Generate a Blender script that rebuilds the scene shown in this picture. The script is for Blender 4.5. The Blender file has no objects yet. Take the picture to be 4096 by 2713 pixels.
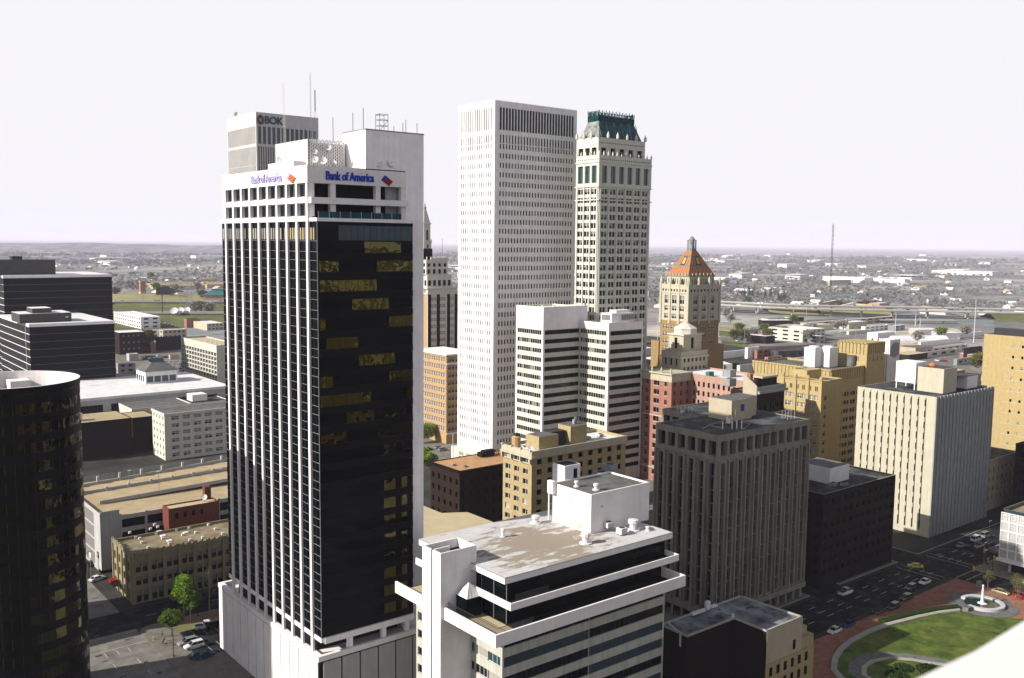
import bpy, math, random, numpy as np
from mathutils import Matrix, Vector
# ---------------------------------------------------------------- camera, world, sun
S = bpy.context.scene
HC = 100.0
FPX = 3769.286; PITCH = 0.101681; ROLL = 0.010021; HEAD = 0.894502   # solved from the facades' vanishing points
F0 = np.array([math.cos(HEAD), math.sin(HEAD), 0.0]); RT = np.array([math.sin(HEAD), -math.cos(HEAD), 0.0]); UZ = np.array([0, 0, 1.0])
FW = F0*math.cos(PITCH)-UZ*math.sin(PITCH); UP = UZ*math.cos(PITCH)+F0*math.sin(PITCH)
R2 = RT*math.cos(ROLL)+UP*math.sin(ROLL); U2 = -RT*math.sin(ROLL)+UP*math.cos(ROLL)
cd = bpy.data.cameras.new('camera'); cam = bpy.data.objects.new('camera', cd); S.collection.objects.link(cam)
cd.sensor_width = 36; cd.lens = 36*FPX/4096; cd.clip_start = 0.2; cd.clip_end = 90000
M = Matrix.Identity(4)
for i in range(3):
    M[i][0] = R2[i]; M[i][1] = U2[i]; M[i][2] = -FW[i]
M[2][3] = HC
cam.matrix_world = M
cd.dof.use_dof = True; cd.dof.focus_distance = 260; cd.dof.aperture_fstop = 3.2
S.camera = cam
S.render.resolution_x = 1024; S.render.resolution_y = 678
SUN_AZ = math.radians(180-14.5); SUN_EL = math.radians(30.5)     # direction towards the sun, measured from +X
w = bpy.data.worlds.new('World'); S.world = w; w.use_nodes = True
nt = w.node_tree; nt.nodes.clear()
def N(t, **k):
    n = nt.nodes.new(t)
    for a, b in k.items(): setattr(n, a, b)
    return n
sky = N('ShaderNodeTexSky', sky_type='NISHITA'); sky.sun_disc = False; sky.sun_elevation = SUN_EL
sky.sun_rotation = math.pi/2-SUN_AZ; sky.air_density = 1.0; sky.dust_density = 4.0; sky.ozone_density = 1.5
tc = N('ShaderNodeTexCoord'); sx = N('ShaderNodeSeparateXYZ'); nt.links.new(tc.outputs['Generated'], sx.inputs[0])
mr = N('ShaderNodeMapRange'); mr.inputs['From Min'].default_value = 0.36; mr.inputs['From Max'].default_value = 0.8
mr.inputs['To Min'].default_value = 1; mr.inputs['To Max'].default_value = 0.0
nt.links.new(sx.outputs['Z'], mr.inputs['Value'])
mx = N('ShaderNodeMix', data_type='RGBA'); mx.inputs[7].default_value = (5.75, 5.68, 5.92, 1)      # thin white spring haze over the blue
dim = N('ShaderNodeVectorMath', operation='SCALE'); dim.inputs['Scale'].default_value = .55; nt.links.new(sky.outputs[0], dim.inputs[0])
nt.links.new(mr.outputs[0], mx.inputs[0]); nt.links.new(dim.outputs[0], mx.inputs[6])
bg = N('ShaderNodeBackground'); bg.inputs['Strength'].default_value = 0.09
nt.links.new(mx.outputs[2], bg.inputs[0]); wo = N('ShaderNodeOutputWorld'); nt.links.new(bg.outputs[0], wo.inputs[0])
sl = bpy.data.lights.new('sun', 'SUN'); sl.energy = 4.8; sl.angle = math.radians(0.5); sl.color = (1, 0.94, 0.84)
so = bpy.data.objects.new('sun', sl); S.collection.objects.link(so)
sd = Vector((math.cos(SUN_AZ)*math.cos(SUN_EL), math.sin(SUN_AZ)*math.cos(SUN_EL), math.sin(SUN_EL)))
so.rotation_euler = sd.to_track_quat('Z', 'Y').to_euler(); so.location = (0, 0, 400)
S.view_settings.view_transform = 'Standard'; S.view_settings.look = 'None'; S.view_settings.exposure = 0.85; S.view_settings.gamma = 1
S.render.engine = 'CYCLES'
try: S.cycles.max_bounces = 6; S.cycles.volume_bounces = 1
except Exception: pass

# ---------------------------------------------------------------- helpers
COL = S.collection
rnd = random.Random(7)
def ray(x, y): return (x-2048)*R2-(y-1356.5)*U2+FPX*FW
def at(x, y, z):                       # survey: where the sight line of a photo point meets height z
    r = ray(x, y); t = (z-HC)/r[2]; return (t*r[0], t*r[1])
def link(o): COL.objects.link(o); return o
def tag(o, label=None, cat=None, group=None, kind=None):
    if label: o['label'] = label
    if cat: o['category'] = cat
    if group: o['group'] = group
    if kind: o['kind'] = kind
    return o
def empty(name, label, cat, loc=(0, 0, 0), rz=0, group=None):
    o = link(bpy.data.objects.new(name, None)); o.location = loc; o.rotation_euler = (0, 0, rz); o.empty_display_size = 1
    return tag(o, label, cat, group)
MATS = {}
def mat(name, col, rough=0.8, var=0.12, scale=0.35, spec=0.08, metal=0, bump=0.0, streak=0.0, emit=None, kind='n', warp=0.0, ior=1.45, trans=0, detail=4):
    col = tuple(c*.68 for c in col)
    m = bpy.data.materials.new(name); m.use_nodes = True; t = m.node_tree; b = t.nodes['Principled BSDF']
    L = t.links.new
    b.inputs['Roughness'].default_value = rough; b.inputs['Metallic'].default_value = metal; b.inputs['Specular IOR Level'].default_value = spec
    b.inputs['IOR'].default_value = ior
    c = (*col, 1); b.inputs['Base Color'].default_value = c
    if var > 0 or bump > 0 or streak > 0:
        g = t.nodes.new('ShaderNodeNewGeometry')
        n = t.nodes.new('ShaderNodeTexNoise'); n.inputs['Scale'].default_value = scale; n.inputs['Detail'].default_value = detail; n.inputs['Roughness'].default_value = .65
        L(g.outputs['Position'], n.inputs['Vector'])
        fac = n.outputs['Fac']
        if streak > 0:
            mp = t.nodes.new('ShaderNodeMapping'); mp.inputs['Scale'].default_value = (1.1, 1.1, .06); L(g.outputs['Position'], mp.inputs[0])
            n2 = t.nodes.new('ShaderNodeTexNoise'); n2.inputs['Scale'].default_value = 1.0; n2.inputs['Detail'].default_value = 5; L(mp.outputs[0], n2.inputs['Vector'])
            a = t.nodes.new('ShaderNodeMix'); a.inputs[0].default_value = streak; L(fac, a.inputs[2]); L(n2.outputs['Fac'], a.inputs[3]); fac = a.outputs[0]
        r = t.nodes.new('ShaderNodeMapRange'); r.inputs['From Min'].default_value = .3; r.inputs['From Max'].default_value = .7
        r.inputs['To Min'].default_value = 1-var*1.6; r.inputs['To Max'].default_value = 1+var*.6; L(fac, r.inputs[0])
        v = t.nodes.new('ShaderNodeVectorMath'); v.operation = 'SCALE'; v.inputs[0].default_value = col; L(r.outputs[0], v.inputs['Scale'])
        L(v.outputs[0], b.inputs['Base Color'])
        if bump > 0:
            bp = t.nodes.new('ShaderNodeBump'); bp.inputs['Strength'].default_value = bump; bp.inputs['Distance'].default_value = .3; L(n.outputs['Fac'], bp.inputs['Height']); L(bp.outputs[0], b.inputs['Normal'])
    if warp > 0:     # slightly bowed panes
        g = t.nodes.new('ShaderNodeNewGeometry'); n = t.nodes.new('ShaderNodeTexNoise'); n.inputs['Scale'].default_value = .55; n.inputs['Detail'].default_value = 1
        L(g.outputs['Position'], n.inputs['Vector']); bp = t.nodes.new('ShaderNodeBump'); bp.inputs['Strength'].default_value = 1; bp.inputs['Distance'].default_value = warp
        L(n.outputs['Fac'], bp.inputs['Height']); L(bp.outputs[0], b.inputs['Normal'])
    if emit: b.inputs['Emission Color'].default_value = (*emit, 1); b.inputs['Emission Strength'].default_value = 1
    if trans: b.inputs['Transmission Weight'].default_value = trans
    MATS[name] = m; return m
def banded(name, a, b_, scale, horiz=True, thr=.8, **k):
    """base colour with thin darker joint lines (panel joints, brick courses)"""
    m = mat(name, a, **k); t = m.node_tree; b = t.nodes['Principled BSDF']; L = t.links.new
    g = t.nodes.new('ShaderNodeNewGeometry'); s = t.nodes.new('ShaderNodeSeparateXYZ'); L(g.outputs['Position'], s.inputs[0])
    mm = t.nodes.new('ShaderNodeMath'); mm.operation = 'MULTIPLY'; mm.inputs[1].default_value = scale; L(s.outputs['Z'], mm.inputs[0])
    fr = t.nodes.new('ShaderNodeMath'); fr.operation = 'FRACT'; L(mm.outputs[0], fr.inputs[0])
    gt = t.nodes.new('ShaderNodeMath'); gt.operation = 'GREATER_THAN'; gt.inputs[1].default_value = thr; L(fr.outputs[0], gt.inputs[0])
    mi = t.nodes.new('ShaderNodeMix'); mi.data_type = 'RGBA'; L(gt.outputs[0], mi.inputs[0])
    src = b.inputs['Base Color'].links[0].from_socket if b.inputs['Base Color'].links else None
    if src: L(src, mi.inputs[6])
    else: mi.inputs[6].default_value = (*a, 1)
    mi.inputs[7].default_value = (*b_, 1); L(mi.outputs[2], b.inputs['Base Color']); return m
class MB:
    def __init__(s): s.v = []; s.f = []; s.m = []
    def quad(s, a, b, c, d, m=0):
        n = len(s.v); s.v += [a, b, c, d]; s.f.append((n, n+1, n+2, n+3)); s.m.append(m)
    def poly(s, pts, m=0):
        n = len(s.v); s.v += list(pts); s.f.append(tuple(range(n, n+len(pts)))); s.m.append(m)
    def box(s, x0, x1, y0, y1, z0, z1, m=0, bottom=True):
        n = len(s.v); s.v += [(x0, y0, z0), (x1, y0, z0), (x1, y1, z0), (x0, y1, z0), (x0, y0, z1), (x1, y0, z1), (x1, y1, z1), (x0, y1, z1)]
        fs = [(4, 5, 6, 7), (0, 1, 5, 4), (1, 2, 6, 5), (2, 3, 7, 6), (3, 0, 4, 7)]
        if bottom: fs.append((3, 2, 1, 0))
        for f in fs: s.f.append(tuple(n+i for i in f)); s.m.append(m)
    def prism(s, pts, z0, z1, m=0, top=True, mt=None):
        k = len(pts); n = len(s.v); s.v += [(p[0], p[1], z0) for p in pts]+[(p[0], p[1], z1) for p in pts]
        for i in range(k):
            j = (i+1) % k; s.f.append((n+i, n+j, n+k+j, n+k+i)); s.m.append(m)
        if top: s.f.append(tuple(n+k+i for i in range(k))); s.m.append(m if mt is None else mt)
    def rings(s, rs, m=0, seg=16, cx=0, cy=0, cap=True, rot=0):      # list of (radius, z)
        n = len(s.v)
        for r, z in rs:
            for i in range(seg):
                a = 2*math.pi*i/seg+rot; s.v.append((cx+r*math.cos(a), cy+r*math.sin(a), z))
        for k in range(len(rs)-1):
            for i in range(seg):
                j = (i+1) % seg; s.f.append((n+k*seg+i, n+k*seg+j, n+(k+1)*seg+j, n+(k+1)*seg+i)); s.m.append(m)
        if cap: s.f.append(tuple(n+(len(rs)-1)*seg+i for i in range(seg))); s.m.append(m)
    def tube(s, a, b, r, m=0, seg=6, r2=None):
        a = Vector(a); b = Vector(b); d = (b-a).normalized(); u = d.orthogonal().normalized(); v = d.cross(u); n = len(s.v); r2 = r if r2 is None else r2
        for p, q in ((a, r), (b, r2)):
            for i in range(seg):
                t = 2*math.pi*i/seg; s.v.append(tuple(p+u*math.cos(t)*q+v*math.sin(t)*q))
        for i in range(seg):
            j = (i+1) % seg; s.f.append((n+i, n+j, n+seg+j, n+seg+i)); s.m.append(m)
        s.f.append(tuple(n+seg+i for i in range(seg))); s.m.append(m)
    def mesh(s, name, mats):
        me = bpy.data.meshes.new(name); me.from_pydata(s.v, [], s.f)
        for m in mats: me.materials.append(MATS[m] if isinstance(m, str) else m)
        me.polygons.foreach_set('material_index', s.m); me.update(); return me
    def build(s, name, mats, parent=None, loc=(0, 0, 0), rz=0):
        if isinstance(mats, str): mats = [mats]
        o = link(bpy.data.objects.new(name, s.mesh(name, mats))); o.location = loc; o.rotation_euler = (0, 0, rz)
        if parent: o.parent = parent
        return o
def smooth(o):
    o.data.polygons.foreach_set('use_smooth', [True]*len(o.data.polygons)); return o
def part(name, mats, parent, fn, loc=(0, 0, 0), rz=0):
    b = MB(); fn(b); return b.build(name, mats, parent, loc, rz)
def boxpart(name, m, parent, *a): return part(name, m, parent, lambda b: b.box(*a))

# ---------------------------------------------------------------- materials
mat('white_concrete', (1.12, 1.09, 1.13), var=.12, streak=.5); mat('fluted_white', (1.04, 1.0, 1.01), var=.12, streak=.4)
mat('trim_white', (.96, .925, .92), var=.10, streak=.4); mat('cool_concrete', (.50, .50, .50), var=.14, streak=.6)
mat('panel_concrete', (.46, .46, .46), var=.10, streak=.5)
mat('cream_stone', (.56, .52, .40), var=.14, streak=.5, scale=.6); mat('pale_stone', (.70, .68, .60), var=.14, streak=.5, scale=.6)
mat('tawny_brick', (.36, .24, .11), var=.15, scale=.8, streak=.3); mat('ribbon_stone', (.56, .56, .50), var=.16, scale=.5, streak=.7); mat('tar_mottled', (.26, .28, .30), var=.55, scale=.16, streak=0); mat('grey_cream_stone', (.72, .72, .63), var=.14, streak=.5, scale=.6); mat('deep_red_brick', (.20, .065, .05), var=.2, scale=1.2); mat('ribbed_grey', (.66, .64, .62), var=.1, streak=.4); mat('deco_stone', (.34, .30, .18), var=.14, scale=.9, streak=.4); mat('buff_brick', (.46, .37, .20), var=.16, scale=.9, streak=.3); mat('yellow_brick', (.50, .39, .19), var=.14, scale=.9, streak=.3)
mat('orange_brick', (.52, .34, .17), var=.12, scale=.9); mat('red_brick', (.40, .19, .14), var=.2, scale=1.2, streak=.3)
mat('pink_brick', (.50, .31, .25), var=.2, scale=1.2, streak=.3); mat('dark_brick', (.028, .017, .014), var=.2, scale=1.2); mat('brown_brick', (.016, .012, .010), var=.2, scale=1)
banded('grey_stone', (.29, .27, .235), (.17, .17, .16), .27, thr=.97, var=.2, streak=.7)
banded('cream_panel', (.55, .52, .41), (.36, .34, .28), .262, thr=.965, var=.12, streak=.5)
banded('cream_panel_shaded', (.34, .37, .37), (.2, .22, .22), .262, thr=.965, var=.16, streak=.5)  # darker copy of the cream panel, shade put into the front's colour
mat('tan_stucco', (.50, .44, .33), var=.08); mat('black_cladding', (.005, .006, .007), rough=.4, var=.1, spec=.05); mat('grey_cladding', (.09, .09, .09), rough=.6, var=.15)
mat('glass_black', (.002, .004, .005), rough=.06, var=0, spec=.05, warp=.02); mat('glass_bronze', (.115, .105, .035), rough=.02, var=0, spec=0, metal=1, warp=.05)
mat('glass_drum', (.045, .042, .016), rough=.03, var=0, spec=0, metal=1, warp=.06)
mat('glass_dark', (.005, .009, .012), rough=.08, var=0, spec=.3, warp=.01); mat('glass_blue', (.03, .055, .075), rough=.1, var=0, spec=.6, warp=.01)
mat('glass_slate', (.05, .08, .10), rough=.15, var=.1, spec=.2); mat('teal_panel', (.01, .07, .09), rough=.3, var=.1); mat('glass_teal', (.02, .06, .07), rough=.1, var=0, spec=.6); mat('blind_grey', (.26, .25, .24), rough=.3, var=.1, spec=.5); mat('blind_mid', (.16, .145, .14), rough=.3, var=.1, spec=.4); mat('blind_pale', (.42, .40, .35), rough=.3, var=.1, spec=.5)
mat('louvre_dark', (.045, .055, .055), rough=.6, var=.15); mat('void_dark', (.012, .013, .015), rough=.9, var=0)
mat('roof_grey', (.17, .17, .17), var=.25, scale=.25); mat('roof_dark', (.055, .06, .065), var=.35, scale=.2); mat('roof_white', (.85, .85, .87), var=.10, scale=.2)
mat('roof_tan', (.50, .40, .25), var=.14, scale=.25); mat('roof_olive', (.32, .27, .18), var=.3, scale=.15); mat('roof_orange', (.56, .33, .17), var=.12, scale=.3); mat('roof_beige', (.58, .49, .33), var=.08, scale=.2)
mat('copper_dark', (.02, .11, .125), rough=.45, var=.5, scale=.5, metal=.3); mat('copper_pale', (.30, .33, .31), rough=.6, var=.4, scale=.6)
mat('tile_orange', (.62, .20, .09), var=.15, scale=1); mat('tile_olive', (.18, .24, .14), var=.1); mat('tile_blue', (.04, .06, .16), var=.1); mat('tile_yellow', (.62, .45, .05), var=.05)
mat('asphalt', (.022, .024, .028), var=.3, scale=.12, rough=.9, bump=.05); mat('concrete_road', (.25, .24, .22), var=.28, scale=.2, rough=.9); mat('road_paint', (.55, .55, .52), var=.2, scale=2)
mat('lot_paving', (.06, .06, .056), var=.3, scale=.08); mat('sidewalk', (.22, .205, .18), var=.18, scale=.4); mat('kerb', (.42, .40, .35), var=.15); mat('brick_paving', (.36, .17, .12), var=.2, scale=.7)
mat('grass', (.10, .155, .03), var=.45, scale=.22, bump=.3, detail=8); mat('hedge', (.03, .06, .012), var=.5, scale=2, bump=1); mat('dry_grass', (.22, .20, .09), var=.3, scale=.03)
mat('stone_ring', (.56, .56, .58), var=.06); mat('paver_grey', (.19, .19, .19), var=.25, scale=.6); mat('water', (.01, .03, .03), rough=.03, spec=.6, var=0, bump=0)
mat('foam', (.8, .84, .88), rough=.6, var=.1, scale=4); mat('metal_white', (.75, .75, .75), rough=.4, var=.05, metal=0); mat('metal_grey', (.32, .33, .34), rough=.45, var=.15); mat('metal_dark', (.05, .05, .055), rough=.5, var=.1)
mat('metal_green', (.04, .20, .18), rough=.5); mat('signal_yellow', (.75, .48, .02), rough=.5, var=.05); mat('sign_blue', (.015, .06, .55), rough=.4, var=0); mat('sign_red', (.33, .02, .04), rough=.4, var=0); mat('sign_orange', (.75, .15, .05), rough=.4, var=0)
mat('sign_navy', (.015, .06, .10), rough=.4, var=0); mat('sign_maroon', (.09, .02, .025), rough=.5, var=0); mat('sign_blue_sunlit', (.52, .47, .78), rough=.4, var=0); mat('paint_blue', (.03, .08, .30), rough=.5, var=.1)
mat('car_white', (.75, .76, .78), rough=.25, var=0, spec=.6); mat('car_silver', (.42, .43, .44), rough=.25, var=0, spec=.6, metal=.4); mat('car_black', (.012, .013, .016), rough=.2, var=0, spec=.6)
mat('car_gold', (.34, .28, .16), rough=.3, var=0, metal=.3); mat('car_red', (.30, .015, .015), rough=.3, var=0); mat('car_yellow', (.55, .50, .02), rough=.3, var=0); mat('car_blue', (.02, .05, .16), rough=.3, var=0)
mat('tyre', (.015, .015, .015), var=0); mat('rim', (.4, .4, .4), rough=.4, var=0, metal=.6); mat('car_glass', (.01, .012, .015), rough=.05, var=0, spec=.7); mat('bark', (.16, .13, .09), var=.3, scale=3); mat('bark_pale', (.42, .38, .28), var=.4, scale=2)
mat('leaf_bright', (.27, .46, .035), rough=.7, var=.5, scale=1.2); mat('leaf_dark', (.12, .21, .03), rough=.8, var=.5, scale=1.2); mat('leaf_bud', (.13, .13, .03), var=.4)
mat('twig', (.24, .26, .27), var=.35, scale=.02, rough=1, spec=0); mat('twig_warm', (.32, .30, .26), var=.3, scale=.05, rough=1, spec=0); mat('evergreen', (.05, .09, .065), var=.3, spec=0)  # twig paled and blued so its colour carries some distance haze
mat('skin', (.45, .28, .2), var=0); mat('cloth_blue', (.05, .25, .35), var=.1); mat('cloth_yellow', (.65, .42, .04), var=.1); mat('cloth_pale', (.62, .50, .38), var=.1); mat('cloth_dark', (.03, .03, .035), var=.1); mat('hair', (.03, .02, .015), var=0)
mat('roof_green', (.03, .16, .16), rough=.5); mat('house_cream', (.50, .43, .30), var=.1); mat('orange_trim', (.55, .22, .05), var=.1); mat('terracotta', (.55, .14, .04), var=.1)
mat('ledge_paint', (.86, .85, .84), rough=.6, var=.03)

def patchy(name, a, b_, scale, lo, hi, stretch=(1, 1, 1), det=8):      # second colour in ragged patches (dry grass, tar, worn brick)
    t = MATS[name].node_tree; bs = t.nodes['Principled BSDF']; L = t.links.new; g = t.nodes.new('ShaderNodeNewGeometry'); mp = t.nodes.new('ShaderNodeMapping'); mp.inputs['Scale'].default_value = stretch
    n = t.nodes.new('ShaderNodeTexNoise'); n.inputs['Scale'].default_value = scale; n.inputs['Detail'].default_value = det; n.inputs['Roughness'].default_value = .68; L(g.outputs['Position'], mp.inputs[0]); L(mp.outputs[0], n.inputs['Vector'])
    q = t.nodes.new('ShaderNodeMapRange'); q.inputs['From Min'].default_value = lo; q.inputs['From Max'].default_value = hi; L(n.outputs['Fac'], q.inputs[0])
    mi = t.nodes.new('ShaderNodeMix'); mi.data_type = 'RGBA'; L(q.outputs[0], mi.inputs[0]); L(bs.inputs['Base Color'].links[0].from_socket, mi.inputs[6]); mi.inputs[7].default_value = (*b_, 1); L(mi.outputs[2], bs.inputs['Base Color'])
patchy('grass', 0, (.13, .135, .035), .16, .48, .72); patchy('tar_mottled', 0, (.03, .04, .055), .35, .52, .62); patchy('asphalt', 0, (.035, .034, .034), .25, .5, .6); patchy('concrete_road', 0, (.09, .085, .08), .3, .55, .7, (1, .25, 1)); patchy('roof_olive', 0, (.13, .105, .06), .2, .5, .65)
patchy('roof_tan', 0, (.24, .19, .12), .12, .55, .72); patchy('roof_grey', 0, (.07, .07, .075), .3, .52, .66); patchy('roof_dark', 0, (.09, .095, .10), .22, .5, .62); patchy('yellow_brick', 0, (.22, .16, .07), .5, .6, .8, (1, 1, .2)); patchy('buff_brick', 0, (.18, .13, .07), .5, .6, .8, (1, 1, .2))
patchy('grey_stone', 0, (.09, .085, .075), .4, .52, .72, (1, 1, .15)); patchy('roof_white', 0, (.30, .29, .28), .12, .58, .75); patchy('sidewalk', 0, (.09, .085, .075), .25, .55, .72); patchy('brick_paving', 0, (.14, .07, .05), .3, .5, .7); patchy('roof_beige', 0, (.26, .21, .14), .1, .58, .75); patchy('far_grass', 0, (.14, .13, .07), .02, .5, .65) if 'far_grass' in MATS else None
# ---------------------------------------------------------------- windows and facades
WMESH = {}
def win_mesh(wd, ht, kind):
    key = (round(wd, 2), round(ht, 2), kind)
    if key in WMESH: return WMESH[key]
    style, glass, fr = kind
    b = MB(); f = .07
    b.quad((0, 0, 0), (wd, 0, 0), (wd, 0, ht), (0, 0, ht), 0)
    if style != 'plain':
        t = -.05
        for (x0, x1, z0, z1) in ((0, wd, 0, f), (0, wd, ht-f, ht), (0, f, f, ht-f), (wd-f, wd, f, ht-f)): b.box(x0, x1, t, -.004, z0, z1, 1, False)
        if style in ('sash', 'cross', 'dsash'): b.box(f, wd-f, t, -.004, ht*.5-.04, ht*.5+.04, 1, False)
        if style in ('cross', 'double', 'dsash'): b.box(wd*.5-.06, wd*.5+.06, t-.01, -.004, f, ht-f, 1, False)
        if style == 'ribbon':
            for q in range(1, int(wd/1.42)): b.box(q*wd/int(wd/1.42)-.03, q*wd/int(wd/1.42)+.03, t, -.004, f, ht-f, 1, False)
        if style == 'triple':
            for q in (1/3, 2/3): b.box(wd*q-.04, wd*q+.04, t-.01, -.004, f, ht-f, 1, False)
        if style in ('dsash', 'sash'): b.quad((f, -.003, ht*.5), (wd-f, -.003, ht*.5), (wd-f, -.003, ht-f), (f, -.003, ht-f), 2)
    me = b.mesh('window', [glass, fr, 'blind_grey']); WMESH[key] = me; return me
ROT = {'F': 0.0, 'L': -math.pi/2, 'K': math.pi, 'G': math.pi/2}
class Bld:
    """one building: an Empty at its near base corner; x runs along its shaded front, y along its sunlit side"""
    def __init__(s, name, label, x, y, cat='building', rz=0, z=0, group=None):
        s.o = empty(name, label, cat, (x, y, z), rz, group); s.x = x; s.y = y; s.rz = rz; s.w = []; s.wall = MB(); s.z = z
    def T(s, face, x0, x1, y0, y1):
        if face == 'F': return lambda u, d, z: (x0+u, y0-d, z)
        if face == 'L': return lambda u, d, z: (x0-d, y1-u, z)
        if face == 'K': return lambda u, d, z: (x1-u, y1+d, z)
        return lambda u, d, z: (x1+d, y0+u, z)
    def facade(s, mb, face, x0, x1, y0, y1, z0, z1, cols, rows, dep=.35, kinds=(('plain', 'glass_dark', 'metal_grey'),), m=0, mask=None, rm=None):
        t = s.T(face, x0, x1, y0, y1); Wd = (x1-x0) if face in 'FK' else (y1-y0)
        us = sorted({0.0, Wd, *[round(a, 4) for c in cols for a in c]}); zs = sorted({z0, z1, *[round(a, 4) for r in rows for a in r]})
        rm = m if rm is None else rm
        cs = {round(c[0], 4) for c in cols}; rs = {round(r[0], 4) for r in rows}
        if mask is None:                       # full strips where no opening: fewer faces
            for k in range(len(zs)-1):
                if zs[k] not in rs: mb.quad(t(0, 0, zs[k]), t(Wd, 0, zs[k]), t(Wd, 0, zs[k+1]), t(0, 0, zs[k+1]), m)
                else:
                    for i in range(len(us)-1):
                        if us[i] not in cs: mb.quad(t(us[i], 0, zs[k]), t(us[i+1], 0, zs[k]), t(us[i+1], 0, zs[k+1]), t(us[i], 0, zs[k+1]), m)
        for ci, c in enumerate(cols):
            for ri, r in enumerate(rows):
                if mask and not mask(ci, ri):
                    continue
                a, b_ = c; p, q = r
                mb.quad(t(a, 0, p), t(b_, 0, p), t(b_, -dep, p), t(a, -dep, p), rm); mb.quad(t(a, -dep, q), t(b_, -dep, q), t(b_, 0, q), t(a, 0, q), rm)
                mb.quad(t(a, 0, p), t(a, -dep, p), t(a, -dep, q), t(a, 0, q), rm); mb.quad(t(b_, -dep, p), t(b_, 0, p), t(b_, 0, q), t(b_, -dep, q), rm)
                s.w.append((t(a, -dep+.004, p), ROT[face], b_-a, q-p, kinds[rnd.randrange(len(kinds))]))
        if mask:
            for i in range(len(us)-1):
                for k in range(len(zs)-1):
                    hit = False
                    if us[i] in cs and zs[k] in rs:
                        ci = [round(c[0], 4) for c in cols].index(us[i]); ri = [round(r[0], 4) for r in rows].index(zs[k]); hit = mask(ci, ri)
                    if not hit: mb.quad(t(us[i], 0, zs[k]), t(us[i+1], 0, zs[k]), t(us[i+1], 0, zs[k+1]), t(us[i], 0, zs[k+1]), m)
    def plain(s, mb, face, x0, x1, y0, y1, z0, z1, m=0):
        t = s.T(face, x0, x1, y0, y1); Wd = (x1-x0) if face in 'FK' else (y1-y0)
        mb.quad(t(0, 0, z0), t(Wd, 0, z0), t(Wd, 0, z1), t(0, 0, z1), m)
    def block(s, x0, x1, y0, y1, z0, z1, L=None, F=None, par=.9, roof='roof_grey', dep=.35, m=0, mb=None, kinds=(('plain', 'glass_dark', 'metal_grey'),), Fkinds=None, rm=None, top=None):
        """walls with real openings, parapet and roof. L / F = (cols, rows[, mask])"""
        mb = mb or s.wall; zp = z1
        for f, spec in (('L', L), ('F', F), ('K', None), ('G', None)):
            if spec: s.facade(mb, f, x0, x1, y0, y1, z0, z1, spec[0], spec[1], dep, (Fkinds or kinds) if f == 'F' else kinds, m, spec[2] if len(spec) > 2 else None, rm)
            else: s.plain(mb, f, x0, x1, y0, y1, z0, z1, m)
        if par > 0:
            t = .35
            for a in ((x0, x1, y0, y0+t), (x0, x1, y1-t, y1), (x0, x0+t, y0+t, y1-t), (x1-t, x1, y0+t, y1-t)):
                mb.quad((a[0], a[2], z1), (a[1], a[2], z1), (a[1], a[3], z1), (a[0], a[3], z1), m if top is None else top)
            zr = z1-par
            mb.quad((x0+t, y0+t, z1), (x1-t, y0+t, z1), (x1-t, y0+t, zr), (x0+t, y0+t, zr), m); mb.quad((x0+t, y1-t, zr), (x1-t, y1-t, zr), (x1-t, y1-t, z1), (x0+t, y1-t, z1), m)
            mb.quad((x0+t, y0+t, zr), (x0+t, y1-t, zr), (x0+t, y1-t, z1), (x0+t, y0+t, z1), m); mb.quad((x1-t, y0+t, z1), (x1-t, y1-t, z1), (x1-t, y1-t, zr), (x1-t, y0+t, zr), m)
            r = MB(); r.quad((x0+t, y0+t, zr), (x1-t, y0+t, zr), (x1-t, y1-t, zr), (x0+t, y1-t, zr)); r.build('roof', roof, s.o)
        elif roof:
            r = MB(); r.quad((x0, y0, z1), (x1, y0, z1), (x1, y1, z1), (x0, y1, z1)); r.build('roof', roof, s.o)
    def done(s, mats, limit=100, name='window', wallname='wall'):
        if s.wall.f: s.wall.build(wallname, mats, s.o); s.wall = MB()
        if not s.w: return s
        c, q = math.cos(s.rz), math.sin(s.rz)
        def key(i):
            p = i[0]; X = s.x+c*p[0]-q*p[1]; Y = s.y+q*p[0]+c*p[1]; return -(i[2]*i[3])**.5/math.dist((X, Y, p[2]), (0, 0, HC))
        s.w.sort(key=key)
        for p, r, wd, ht, k in s.w[:limit]:
            o = link(bpy.data.objects.new(name, win_mesh(wd, ht, k))); o.location = p; o.rotation_euler = (0, 0, r); o.parent = s.o
        rest = s.w[limit:]
        if rest:
            b = MB(); names = []
            for p, r, wd, ht, k in rest:
                me = win_mesh(wd, ht, k); cc, ss = round(math.cos(r)), round(math.sin(r)); n0 = len(b.v)
                for v in me.vertices: b.v.append((p[0]+cc*v.co.x-ss*v.co.y, p[1]+ss*v.co.x+cc*v.co.y, p[2]+v.co.z))
                idx = []
                for m_ in me.materials:
                    if m_.name not in names: names.append(m_.name)
                    idx.append(names.index(m_.name))
                for f in me.polygons: b.f.append(tuple(n0+i for i in f.vertices)); b.m.append(idx[f.material_index])
            tag(b.build(name, names, s.o), kind='stuff')
        s.w = []; return s
def even(n, total, frac=.5, margin=0.0):
    p = (total-2*margin)/n; g = p*(1-frac)/2
    return [(round(margin+i*p+g, 4), round(margin+i*p+p-g, 4)) for i in range(n)]
def rows(n, z0, pitch, lo, hi): return [(round(z0+i*pitch+lo, 4), round(z0+i*pitch+hi, 4)) for i in range(n)]
def k_(*a): return tuple(a)
def vent(parent, x, y, z, r=.5, h=1.2, m='metal_white', name='vent'):
    def f(b): b.rings([(r*1.3, 0), (r*1.3, .25), (r*.7, .3), (r*.7, h*.6), (r, h*.65), (r, h*.95), (r*.5, h)], 0, 10)
    return part(name, m, parent, f, (x, y, z))
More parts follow.
